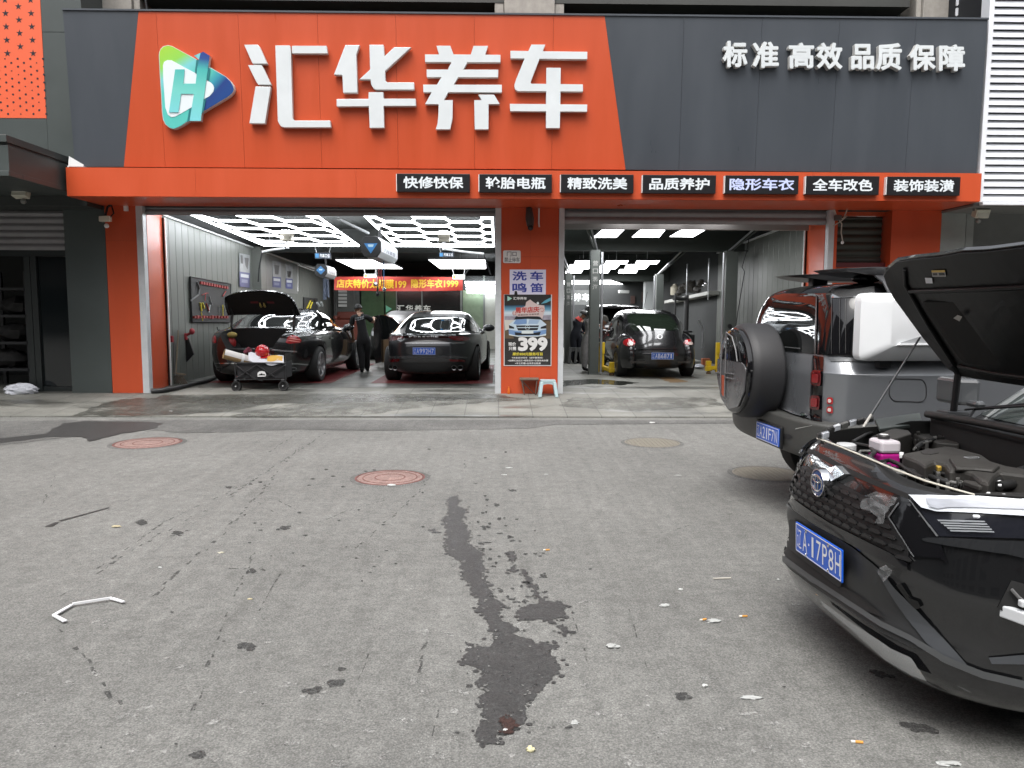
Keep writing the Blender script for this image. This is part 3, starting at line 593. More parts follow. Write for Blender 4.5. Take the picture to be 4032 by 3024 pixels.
lg('right_band', [[(1030, 528), (1270, 668), (1335, 732), (1376, 795), (1390, 850), (1376, 895), (1332, 942), (1282, 977), (932, 1187), (905, 1205), (960, 1010), (1005, 712)]], 0.096, gradient('logo_blue', gp(1030, 620), gp(1300, 880), [(0, S(100, 205, 185)), (0.45, S(60, 150, 175)), (0.75, NAVY), (1, S(40, 75, 140))]))
lg('inner_field', [[(315, 490), (330, 440), (380, 410), (450, 415), (640, 520), (830, 620), (970, 715), (1040, 750), (1075, 785), (1092, 830), (1080, 890), (1020, 960), (930, 1008), (760, 1120), (600, 1215), (500, 1270), (440, 1278), (390, 1240), (350, 1130), (320, 700)]], 0.101, M('logo_white', WH, 0.3))
lg('shade_strip', [[(825, 405), (866, 405), (832, 625), (802, 605)], [(1000, 525), (1032, 540), (1008, 718), (975, 712)], [(755, 1125), (715, 1150), (680, 1355), (718, 1340)], [(930, 1010), (967, 1008), (932, 1195), (898, 1240)]], 0.106, M('logo_shade', S(50, 125, 130), 0.3))
lg('tail', [[(785, 345), (888, 300), (862, 402)]], 0.106, gradient('logo_tail', gp(790, 350), gp(880, 350), [(0, NAVY), (1, AQUA)]))
lg('letter', [Hs], 0.111, gradient('logo_h', gp(960, 290), gp(880, 1335), [(0, S(50, 70, 145)), (0.12, S(55, 85, 150)), (0.27, S(80, 185, 180)), (0.6, S(120, 210, 200)), (1, S(130, 215, 222))]))
# seven black box signs along the canopy band
SVC = [('快修快保', 'quick repair', 1562, 1850, 683, 756), ('轮胎电瓶', 'tyres and batteries', 1887, 2173, 685, 758), ('精致洗美', 'fine washing', 2209, 2494, 686, 760), ('品质养护', 'quality care', 2532, 2818, 688, 762), ('隐形车衣', 'invisible car film', 2857, 3143, 690, 764), ('全车改色', 'colour change', 3176, 3460, 692, 767), ('装饰装潢', 'decoration', 3495, 3779, 695, 770)]
BOXB = M('sign_box_black', (0.014, 0.014, 0.016), 0.3); BOXW = M('sign_text_white', S(228, 235, 240), 0.4); BOXL = M('sign_text_lilac', S(205, 215, 255), 0.4)
for i, (s, en, x0, x1, y0, y1) in enumerate(SVC):
    yb = by-0.085; a, b = at_y(x0, y0, yb), at_y(x1, y1, yb); z0, zt = b[2], a[2]
    t = thing('service_sign', 'black box sign lettered %s (%s) on the orange canopy band' % (s, en), 'sign', ((a[0]+b[0])/2, by, z0), 'black service signs along the canopy')
    MB().box(a[0], b[0], yb, by-0.002, z0, zt).build('box', BOXB, t, bevel=0.004)
    MB().box(a[0]-0.012, a[0]-0.001, yb+0.012, by-0.002, z0+0.01, zt-0.005).build('side_strip', WHITE, t)
    W = b[0]-a[0]; hh = (zt-z0)
    pad = 0.09 if i != 4 else 0.06; f = rect_fn((a[0]+W*pad, yb-0.004, zt-hh*0.17), (b[0]-W*pad, yb-0.004, zt-hh*0.17), (a[0]+W*pad, yb-0.004, z0+hh*0.19))
    add_text(MB(), s, f, 0.028, 0, (0, 0.0035, 0)).build('lettering', BOXL if i == 4 else BOXW, t)

# ------------------------------------------------------------------ storey above the sign
up = thing('upper_storey', 'stone columns and dark window strips of the storey above the sign', 'building', (0, 14, 6.2))
WIN = M('upper_window', (0.02, 0.024, 0.022), 0.15, noise=0.3, ns=1.0)
mb = MB(); mb.box(-7.4, 8.0, 14.3, 14.4, 5.8, 9.0); mb.build('window_strip', WIN, up)
DSL = M('dark_slab', (0.05, 0.052, 0.048), 0.6, noise=0.2, ns=1)
mb = MB(); zsl = at_y(1000, 14, 13.9)[2]; mb.box(-6.1, 7.1, 13.75, 14.25, zsl, zsl+0.5); mb.build('slab_edge', DSL, up)
mb = MB(); zr = at_y(1000, 34, 14.2)[2]; mb.box(-6.1, 7.1, 14.15, 14.28, zr-0.03, zr+0.03)
for px in (635, 1300, 1420, 1565, 1770, 2250, 2390, 2735, 3065, 3400): x = at_y(px, 40, 14.2)[0]; mb.box(x-0.03, x+0.03, 14.17, 14.27, 5.9, zr-0.04)
mb.build('window_frame', BLACK, up)
for x0, x1, yy in ((350, 545, 13.7), (1948, 2222, 13.7), (3615, 3765, 13.7)):
    a, b = at_y(x0, 40, yy)[0], at_y(x1, 40, yy)[0]; mb = MB(); w3 = (b-a)
    mb.box(a, a+w3*0.13, yy+0.06, 14.3, 5.9, 9); mb.box(a+w3*0.137, b-w3*0.137, yy, 14.3, 5.9, 9); mb.box(b-w3*0.13, b, yy+0.06, 14.3, 5.9, 9)
    mb.build('stone_column', STONE, up, bevel=0.008)
MB().tube([(-5.9, 13.62, 6.2), (-5.93, 13.6, 6.6), (-6.0, 13.6, 7.2)], 0.02).build('cable', BLACK, up)

# ------------------------------------------------------------------ neighbour on the left
nb = thing('neighbour_shop', 'dark grey clad neighbouring shop on the left with a projecting canopy', 'building', (-10, WY, 0))
mb = MB(); mb.box(-7.452, -6.757, WY+0.0, 14.1, 0.10, 3.45); mb.build('pillar', NEIGH, nb)
def npx(px, py, y): return at_y(px, py, y)
nY = 13.0
mb = MB(); xr = at_y(165, 200, nY)[0]; xr2 = -6.72
x1n = at_y(172, 240, nY)[0]
mb.box(x1n, xr2-0.003, nY, 13.9, at_y(280, 127, nY)[2]+0.004, 9.5); mb.box(x1n, xr2-0.003, nY, 13.9, 3.5, at_y(280, 127, nY)[2]-0.004); 
zb = at_y(100, 466, nY)[2]; mb.box(-16, x1n-0.004, nY, 13.9, 3.5, zb); mb.box(-16, x1n-0.01, nY+0.10, 13.9, zb+0.01, 9.5); mb.box(-40, -16.01, nY, 13.9, 0.0, 12); mb.build('cladding', NEIGH, nb)  # the farthest left box is unseen, added so reflections show a dark building
mb = MB(); mb.box(-16, x1n-0.004, nY-0.004, nY+0.03, zb+0.004, 9.5); mb.build('star_panel', M('star_panel_orange', (0.80, 0.13, 0.05), 0.4, noise=0.04, ns=2), nb)
# star and round cut-outs of the perforated panel
mb = MB()
def star(px, py, r):
    c = at_y(px, py, nY); R = r*nY/FPX
    pl = [(c[0]+R*(1 if k % 2 == 0 else 0.4)*math.sin(k*math.pi/5), c[2]+R*(1 if k % 2 == 0 else 0.4)*math.cos(k*math.pi/5)) for k in range(10)]
    V, T, E = fill([pl]); mb.add([(a, nY-0.006, b) for a, b in V], T)
def dot(px, py, r):
    c = at_y(px, py, nY); R = r*nY/FPX; mb.add([(c[0]+R*math.cos(a), nY-0.006, c[2]+R*math.sin(a)) for a in [k*math.pi/4 for k in range(8)]], [tuple(range(8))])
for i in range(-14, 3):
    for j in range(-6, 12):
        px, py = 73+i*50.5+j*2.6, 26+j*52.5+(27 if i % 2 else 0)*1.0-(i//2)*0
        if px > 163+py*0.066: continue
        if py < 222: star(px, py, 13.5)
for i in range(-30, 8):
    for j in range(0, 16):
        px, py = 20+i*25+j*1.8+(12 if j % 2 else 0)*0, 232+j*31+(i % 2)*16
        lim = 163+py*0.066
        if px < lim and 212+(px < 150)*12 < py < 462: dot(px, py, 4.2 if (i*7+j*3) % 5 else 2.6)
mb.build('cutouts', M('cutout_dark', (0.01, 0.008, 0.015), 0.6), nb)
# projecting canopy (returns back to the wall beside the orange band)
cy0 = 11.1; xr = -6.84
zt, zb2 = 4.02, 3.46
mb = MB(); mb.box(-16, xr, cy0, 13.0, zb2, zt-0.14); mb.box(-16, xr+0.0, cy0-0.03, 13.0, zt-0.10, zt); mb.box(-16, xr-0.03, cy0+0.03, 13.0, zt-0.14, zt-0.10); mb.box(-16, xr+0.002, cy0-0.02, cy0+0.3, zb2-0.002, zb2+0.07); mb.box(xr-0.3, xr+0.004, cy0+0.3, 12.99, zb2-0.002, zb2+0.07)
mb.build('canopy', NEIGH, nb, bevel=0.006)
mb = MB(); mb.box(-16, -6.78, 13.0, 13.9, 3.30, 3.46); mb.box(-16, -7.46, 13.62, 13.9, 3.17, 3.3); mb.build('soffit', M('neighbour_soffit', (0.035, 0.04, 0.038), 0.6), nb)
shutter(-16, -7.456, 2.62, 3.29, 13.6, 'roller_shutter', nb, 0.115)
mb = MB(); mb.box(-16, -7.456, 13.62, 13.68, 2.52, 2.615); 
for px in (120, 145): x = at_y(px, 1200, 13.7)[0]; mb.box(x-0.05, x+0.05, 13.65, 13.75, 0.12, 2.52)
mb.box(-8.15, -7.46, 13.67, 13.74, 0.12, 0.24); mb.box(-7.54, -7.458, 13.66, 13.75, 0.24, 2.5); mb.build('glass_door_frame', M('door_frame_dark', (0.018, 0.022, 0.022), 0.35), nb)
MB().box(-8.16, -7.55, 13.70, 13.715, 0.245, 2.5).build('glass_door', GLASSD, nb)
mb = MB(); mb.box(-16, -7.46, 17.0, 17.2, 0.0, 3.3); mb.box(-7.46, -7.3, 14.1, 17.2, 0, 3.3); mb.box(-16, -7.3, 13.9, 17.1, 3.3, 3.4); mb.build('dark_lining', DARK, nb)
MB().box(-16, -7.46, 13.9, 17.0, 0.06, 0.165).build('floor', M('neighbour_floor', (0.10, 0.10, 0.095), 0.5, noise=0.2), nb)
MB().add([(-6.72, 12.42, 3.99), (-6.74, 12.42, 3.83), (-6.50, 12.42, 3.83), (-6.50, 12.42, 3.86)], [(3, 2, 1, 0)]).box(-6.76, -6.5, 12.43, 12.6, 3.822, 3.84).build('white_wedge', WHITE, nb)
# crumpled white cloth bag on the neighbour's step
def crumple(name, cx, cy, cz, rx, ry, rz, mat, seed, n=26, rough=0.35, lab=None, cat=None, group=None, parent=None):
    rg = random.Random(seed); mb = MB(); mb.sphere((cx, cy, cz), (rx, ry, rz), n)
    ph = [(rg.uniform(2, 6), rg.uniform(2, 6), rg.uniform(2, 6), rg.uniform(0, 6)) for _ in range(7)]; V = []
    for p in mb.v:
        d = np.array([(p[0]-cx)/rx, (p[1]-cy)/ry, (p[2]-cz)/rz]); k = 1+rough*sum(abs(math.sin(a*d[0]+b*d[1]+c*d[2]+e))-0.6 for a, b, c, e in ph)/3
        q = np.array([cx+rx*d[0]*k, cy+ry*d[1]*k, cz+rz*d[2]*k]); V.append(q)
    mb.v = V; o = mb.build(name, mat, parent, smooth=35)
    if lab: tag(o, lab, cat, group)
    return o
# storage rack seen in its dark doorway
t = thing('storage_rack', 'dark steel storage rack inside the doorway of the left neighbour shop', 'rack', (-8.9, 14.8, 0.165))
RK = M('rack_steel', (0.035, 0.036, 0.040), 0.5)
mb = MB()
for x in (-9.6, -8.75, -8.0):
    for y in (14.5, 15.1): mb.box(x-0.03, x+0.03, y-0.03, y+0.03, 0.165, 2.3)
mb.build('upright', RK, t); mb = MB()
for z in (0.45, 0.95, 1.45, 1.95): mb.box(-9.63, -7.97, 14.47, 15.13, z, z+0.05)
mb.build('shelf', RK, t)
BAG = M('dark_goods', (0.025, 0.024, 0.024), 0.7, noise=0.6, ns=5)
for i, (x, z) in enumerate([(-9.3, .5), (-8.4, .5), (-8.4, 1.0), (-9.2, 1.0), (-8.3, 1.5), (-9.1, 1.5), (-8.5, 2.0)]):
    tag(crumple('goods_bag', x, 14.8, z+.17, .30, .22, .17, BAG, 60+i, 14, .5), 'dull bundle of goods on the dark storage rack of the left shop', 'goods', 'bundles on the storage rack')
CLOTH = M('white_cloth', (0.66, 0.68, 0.74), 0.7, noise=0.08, ns=9)
p = at_y(82, 1500, 13.42); crumple('plastic_bag', p[0], 13.42, 0.21, 0.27, 0.15, 0.11, CLOTH, 4, lab='crumpled white plastic bag on the floor at the left shop door', cat='bag')

# ------------------------------------------------------------------ neighbour on the right
nr = thing('louvered_building', 'white louvered facade of the neighbouring building on the right', 'building', (9, WY, 0))
LY = 12.5; xL = 7.80
mb = MB(); zt = 8.0; z0 = at_y(3900, 792, LY)[2]; pitch = 28.1*LY/FPX; z = z0
while z < zt:
    mb.add([(xL, LY+0.05, z+pitch*0.90), (xL, LY, z+0.006), (16, LY, z+0.006), (16, LY+0.05, z+pitch*0.90), (xL, LY+0.07, z+pitch*0.90), (16, LY+0.07, z+pitch*0.90), (xL, LY+0.02, z), (16, LY+0.02, z)], [(0, 1, 2, 3), (4, 0, 3, 5), (1, 6, 7, 2), (6, 4, 5, 7)]); z += pitch
mb.build('louvers', LOUV, nr)
mb = MB(); mb.box(xL-0.085, xL-0.005, LY-0.02, LY+0.2, z0-0.02, 8.0); mb.box(xL-0.004, 16, LY-0.02, LY+0.08, z0-0.06, z0-0.006); mb.build('edge_trim', LOUV, nr, bevel=0.004)
mb = MB(); mb.box(xL-0.05, 16, LY+0.12, 13.9, z0+0.0, 8.0); mb.build('backing', M('louver_gap', (0.01, 0.012, 0.016), 0.7), nr)
# angled louvers filling the corner above the sign
a = at_y(3765, 60, 13.4); b = at_y(3885, 60, 13.4); mb = MB()
for k in range(9):
    zz = 5.9+k*0.17; mb.add([(a[0], 13.4, zz), (b[0], 13.4, zz+0.42), (b[0], 13.4, zz+0.54), (a[0], 13.4, zz+0.12)], [(0, 1, 2, 3)]); mb.add([(a[0], 13.43, zz+.02), (b[0], 13.43, zz+0.44), (b[0], 13.43, zz+0.56), (a[0], 13.43, zz+0.14)], [(3, 2, 1, 0)])
mb.build('corner_louvers', LOUV, nr)
GRC = M('grey_column', (0.30, 0.315, 0.305), 0.55, noise=0.12, ns=3); 
mb = MB(); x0, x1, x2, x3 = [at_y(px, 900, 13.5)[0] for px in (3712, 3802, 3808, 3838)]
mb.box(7.724, x1, 13.5, 14.1, 0.1, 3.36); mb.box(x2, x3, 13.53, 14.1, 0.1, 3.36); mb.build('column', GRC, nr)
mb = MB(); mb.box(7.71, 16, 12.6, 14.1, 3.363, z0-0.07); mb.box(x3+0.01, 16, 13.6, 14.0, 2.75, 3.36); mb.build('soffit', M('soffit_grey', (0.17, 0.175, 0.17), 0.6, noise=0.15, ns=1), nr)
mb = MB(); mb.box(x3+0.01, 16, 13.72, 13.78, 0.1, 2.745); mb.build('glass_front', M('pale_shopfront', (0.22, 0.25, 0.25), 0.15, noise=0.2, ns=1), nr)
mb = MB(); mb.box(x3+0.01, x3+0.25, 13.66, 13.74, 0.1, 2.745); mb.box(x3+0.26, 16, 13.66, 13.72, 2.66, 2.745); mb.build('shopfront_frame', M('frame_grey', (0.10, 0.115, 0.115), 0.4), nr)
MB().tube([(x3+0.05, 13.55, 2.70), (x3+0.6, 13.5, 2.76), (16, 13.5, 2.76)], 0.018).build('cable', BLACK, nr)

# ------------------------------------------------------------------ lamps and sensors on the outside
def floodlight(label, px, py, Y, flip=1, s=1.0, pitch=0.3):
    p = at_y(px, py, Y); t = thing('floodlight', label, 'floodlight', p)
    c, q = math.cos(pitch), math.sin(pitch)
    MB().obox(p, (0.115*s, 0, 0), (0, 0.07*c*s, -0.07*q*s), (0, 0.075*q*s, 0.075*c*s)).build('housing', M('cream_housing', (0.62, 0.60, 0.50), 0.4), t, bevel=0.012)
    MB().obox(p+np.array([0, -0.072*c, 0.072*q])*s, (0.095*s, 0, 0), (0, 0.004, 0), (0, 0, 0.055*s)).build('lens', M('lens_pale', (0.75, 0.73, 0.64), 0.2), t)
    mb = MB(); mb.box(p[0]-0.03*s+0.1*flip*s, p[0]+0.03*s+0.1*flip*s, p[1]-0.02, p[1]+0.02, p[2]+0.03, p[2]+0.16*s); MB().sphere(p+np.array([0.03*flip, 0.0, -0.13])*s, 0.045*s, 10).build('sensor', M('bracket_grey', (0.2, 0.2, 0.19), 0.5), t, smooth=50); mb.build('bracket', M('bracket_grey', (0.2, 0.2, 0.19), 0.5), t); return t
floodlight('small cream floodlight under the left neighbour canopy', 83, 760, 12.6)
floodlight('cream floodlight hung below the white louvers on the right', 3862, 838, 12.9, -1, 1.0, -0.4)
p = at_y(415, 862, 13.3); t = thing('security_camera', 'small white security camera at the top of the left orange pillar', 'camera', p)
MB().obox(p, (0.085, 0, 0.005), (0, 0.06, 0), (0, 0, 0.045)).build('housing', M('cream_housing', (0, 0, 0)), t, bevel=0.01)
MB().sphere(p+np.array([0.015, 0, -0.115]), 0.04, 12).build('lens_ball', WHITE, t, smooth=60)
MB().tube([p+np.array([0.07, 0, 0.02]), p+np.array([0.12, 0.05, 0.1]), p+np.array([0.05, 0.12, 0.25]), p+np.array([-.02, .1, .3])], 0.012).tube([p+np.array([0, 0, 0.04]), p+np.array([0.02, .05, 0.2]), p+np.array([0.1, 0.15, 0.3])], 0.02).build('cable', BLACK, t)
p = at_y(494, 820, 13.46); tag(MB().box(p[0]-0.035, p[0]+0.035, 13.46, 13.499, p[2]-0.045, p[2]+0.045).build('wall_switch', WHITE, bevel=0.005), 'small white box on the left orange pillar beside the shutter rail', 'switch box')
p = at_y(2086, 860, 13.35); t = thing('spotlight', 'dark drooping lamp at the top of the middle orange pillar', 'lamp', p)
MB().tube([p+np.array([-.01, .14, .19]), p+np.array([-.01, .02, .16]), p, p+np.array([.01, -.02, -.13])], [0.05, .055, .075, .06], 12).build('housing', M('lamp_dark', (0.05, 0.05, 0.05), 0.5), t, smooth=50)
MB().sphere(p+np.array([.012, -.03, -.16]), 0.05, 10).build('bulb_tip', BLACK, t, smooth=50)
p = at_y(2122, 820, 13.47); tag(MB().tube([p, p+np.array([0, 0, -0.25]), p+np.array([0.008, 0, -0.32])], 0.014).build('white_conduit', WHITE), 'short white conduit beside the dark lamp on the middle pillar', 'conduit')
p = at_y(3310, 862, 13.35); t = thing('cable_tangle', 'tangle of pale cables and a sensor at the top of the right door frame', 'cables', p)
q = lambda x, y: at_y(x, y, 13.42); PC = M('pale_cable', (0.5, 0.46, 0.40), 0.5)
MB().tube([q(3283, 825), q(3295, 850), q(3320, 862), q(3330, 840), q(3336, 822)], 0.012).tube([q(3300, 860), q(3315, 882), q(3312, 915), q(3318, 950)], 0.010).tube([q(3280, 890), q(3310, 872), q(3335, 850)], 0.010).build('cable', PC, t)
MB().box(*(lambda c: (c[0]-0.06, c[0]+0.05, 13.36, 13.44, c[2]-0.045, c[2]+0.045))(q(3298, 858))).build('sensor', M('sensor_grey', (.08, .075, .07), .5), t, bevel=0.01); MB().sphere(q(3317, 955), 0.03, 8).build('plug', WHITE, t)

# ------------------------------------------------------------------ ceiling lights
def az(Y, z14=3.455, k=-0.045): return z14+k*(Y-14)
def hexlight(X0, X1, Y0, Y1, label):
    t = thing('hexagon_light', label, 'ceiling light', ((X0+X1)/2, (Y0+Y1)/2, az((Y0+Y1)/2)), 'hexagon tube lights over the left bay')
    E = set(); cx = (X0+X1)/2; e, dx, hh = 0.27, 0.125, 0.515
    for c in range(-3, 4):
        for r in range(-2, 7):
            hx, hy = cx+c*(2*e+dx), Y0+0.735+(r+(0.5 if c % 2 else 0))*2*hh
            pts = [(hx-e, hy-hh), (hx+e, hy-hh), (hx+e+dx, hy), (hx+e, hy+hh), (hx-e, hy+hh), (hx-e-dx, hy)]; pts = [(round(p, 3), round(q, 3)) for p, q in pts]
            for a, b in zip(pts, pts[1:]+pts[:1]): E.add((min(a, b), max(a, b)))
    mb = MB(); nod = MB()
    for a, b in E:
        a, b = np.array(a), np.array(b); t0, t1 = 0.0, 1.0; d = b-a; ok = True
        for k, lo, hi in ((0, X0, X1), (1, Y0, Y1)):
            if abs(d[k]) < 1e-6:
                if not lo < a[k] < hi: ok = False
            else:
                u0, u1 = sorted(((lo-a[k])/d[k], (hi-a[k])/d[k])); t0, t1 = max(t0, u0), min(t1, u1)
        if not ok or t1-t0 < 0.05: continue
        p, q = a+d*t0, a+d*t1; mb.tube([(p[0], p[1], az(p[1])), (q[0], q[1], az(q[1]))], 0.023, 6)
    for p, q in (((X0, Y0), (X0, Y1)), ((X1, Y0), (X1, Y1)), ((X0, Y1), (X1, Y1)), ((X0, Y0), (X1, Y0))): mb.tube([(p[0], p[1], az(p[1])), (q[0], q[1], az(q[1]))], 0.023, 6)
    mb.build('tube_grid', TUBE, t)
    mb = MB()
    for x in (X0+.3, X1-.3):
        for y in (Y0+.5, Y1-.5): mb.tube([(x, y, az(y)+0.02), (x, y, az(y)+0.30)], 0.004, 4)
    mb.build('hanger', STEEL, t)
hexlight(-5.86, -3.50, 13.95, 19.5, 'glowing hexagon tube light over the black sedan on the left')
hexlight(-2.57, -0.13, 13.95, 19.5, 'glowing hexagon tube light over the grey coupe near the pillar')
FRM = M('lamp_frame', (0.03, 0.03, 0.03), 0.4)
def panel(pts_px, z, label, group):
    P = [at_z(x, y, z) for x, y in pts_px]; c = sum(P)/4; t = thing('panel_light', label, 'ceiling light', c, group)
    mb = MB(); mb.add(P, [(0, 1, 2, 3)]); mb.build('diffuser', PANEL, t)
    u = (P[1]-P[0])/np.linalg.norm(P[1]-P[0])*0.02; v = (P[3]-P[0])/np.linalg.norm(P[3]-P[0])*0.02
    Q = [P[0]-u-v, P[1]+u-v, P[2]+u+v, P[3]-u+v]; dn = np.array([0, 0, 0.006]); d2 = np.array([0, 0, 0.05])
    mb = MB(); mb.add([q+dn for q in Q]+[q+d2 for q in Q], [(0, 1, 2, 3), (7, 6, 5, 4), (0, 4, 5, 1), (1, 5, 6, 2), (2, 6, 7, 3), (3, 7, 4, 0)]); mb.build('frame', FRM, t)
    ct = sum(Q)/4; MB().tube([ct+d2, ct+np.array([0, 0, 0.35])], 0.006, 4).build('hanger', STEEL, t); return t
def split_row(quad, n):
    a, b, c, d = [np.array(p, float) for p in quad]; g = 0.02; out = []
    for i in range(n):
        u0, u1 = (i+g)/n, (i+1-g)/n; out.append([a+(b-a)*u0, a+(b-a)*u1, d+(c-d)*u1, d+(c-d)*u0])
    return out
for nm, quad in (('behind the banner on the left', [(1320, 1023), (1513, 1023), (1586, 1058), (1395, 1058)]), ('behind the banner on the right', [(1686, 1023), (1912, 1024), (1914, 1058), (1732, 1058)])):
    for q in split_row(quad, 3): panel(q, 2.98, 'white panel light in the group of three '+nm, 'panel lights at the back of the left bay')
for nm, q in (('left', [(2374, 903), (2459, 903), (2427, 935), (2338, 935)]), ('middle', [(2525, 903), (2621, 903), (2595, 934), (2488, 934)]), ('right', [(2690, 902), (2781, 903), (2730, 933), (2637, 932)])):
    panel(q, 3.22, '%s one of the three large bright panel lights nearest the right door' % nm, 'panel lights over the right bay')
for r, (y0, y1, xs0, xs1) in enumerate([(1027, 1040, ((2266, 2331), (2388, 2474), (2508, 2598)), ((2262, 2329), (2381, 2466), (2501, 2586))), (1042, 1059, ((2245, 2326), (2368, 2441), (2468, 2557)), ((2238, 2318), (2352, 2424), (2459, 2541))), (1061, 1075, ((2231, 2296), (2346, 2403), (2440, 2512)), ((2226, 2288), (2330, 2394), (2434, 2505)))]):
    for (a, b), (c, d) in zip(xs0, xs1): panel([(a, y0), (b, y0), (d, y1), (c, y1)], 2.90-0.02*r, 'small panel light in row %s of the far grid in the right bay' % ('one', 'two', 'three')[r], 'grid of panel lights deep in the right bay')
panel([(2180, 1105), (2325, 1105), (2325, 1133), (2180, 1133)], 2.62, 'long bright panel light at the very back of the right bay', 'rear panel lights of the right bay')
panel([(2335, 1104), (2408, 1104), (2457, 1121), (2372, 1153)], 2.62, 'skewed bright panel light at the back beside the lift post', 'rear panel lights of the right bay')
for i, nm in enumerate(('left', 'middle', 'right')):
    x = 2.05+i*0.82; P4 = [(x, 13.98), (x+.52, 13.98), (x+.52, 14.85), (x, 14.85)]; v = [proj_px((a, b, 3.42)) for a, b in P4]; panel(v, 3.42, '%s panel light of the row tucked behind the raised right shutter' % nm, 'panel lights over the right bay')
# unlit tube by the ceiling; glowing bars added as lamp reflections in the back office
a, b = at_y(1332, 862, 14.9), at_y(1450, 918, 16.6); tag(MB().tube([a, b], 0.03, 8).build('unlit_tube', M('unlit_tube', (0.25, 0.26, 0.26), 0.4)), 'unlit grey tube lamp on the ceiling between the hexagon lights', 'tube lamp')
for i, y in enumerate((1112, 1124, 1138, 1150)):
    a, b = at_y(1830+i*3, y, GY-0.3), at_y(1955, y+3*(i % 2), GY-0.3); tag(MB().tube([a, b], 0.035, 6).build('office_reflection', TUBE), 'glowing white bar imitating a lamp reflection, number %s down in the back office' % ('one', 'two', 'three', 'four')[i], 'tube lamp', 'glowing reflection bars of the back office')

# ------------------------------------------------------------------ cars
def pchip(x, Y, xs):
    Y = np.array(Y, float); h = np.diff(x); d = np.diff(Y, axis=0)/h[:, None]; m = np.zeros_like(Y)
    for k in range(1, len(x)-1):
        w1, w2 = 2*h[k]+h[k-1], h[k]+2*h[k-1]
        with np.errstate(divide='ignore', invalid='ignore'): mm = (w1+w2)/(w1/d[k-1]+w2/d[k])
        m[k] = np.where(d[k-1]*d[k] > 0, np.nan_to_num(mm), 0)
    m[0], m[-1] = d[0], d[-1]; out = []
    for q in xs:
        k = min(max(np.searchsorted(x, q, 'right')-1, 0), len(x)-2); t = (q-x[k])/h[k]
        out.append((1+2*t)*(1-t)**2*Y[k]+t*(1-t)**2*h[k]*m[k]+t*t*(3-2*t)*Y[k+1]+t*t*(t-1)*h[k]*m[k+1])
    return np.array(out)
def slice_pts(ar, af, w, nr, nf, nt):
    t = np.linspace(0, 2*np.pi, 1601)[:-1]+1e-6; c, s = np.cos(t), np.sin(t); n = np.where(c > 0, nf, nr)
    a = (ar+af)/2+(af-ar)/2*np.sign(c)*np.abs(c)**(2/n); b = w*np.sign(s)*np.abs(s)**(2/n)
    p = np.stack([a, b], 1); d = np.roll(p, -1, 0)-p; L = np.hypot(d[:, 0], d[:, 1]); an = np.unwrap(np.arctan2(d[:, 1], d[:, 0]))
    dth = np.abs(np.roll(an, -1)-an); dth = np.minimum(dth, 0.5); wgt = np.cumsum(np.concatenate([[0], L+0.55*dth]))
    q = np.linspace(0, wgt[-1], nt+1)[:-1]; i = np.clip(np.searchsorted(wgt, q), 0, len(p)-1); return p[i]
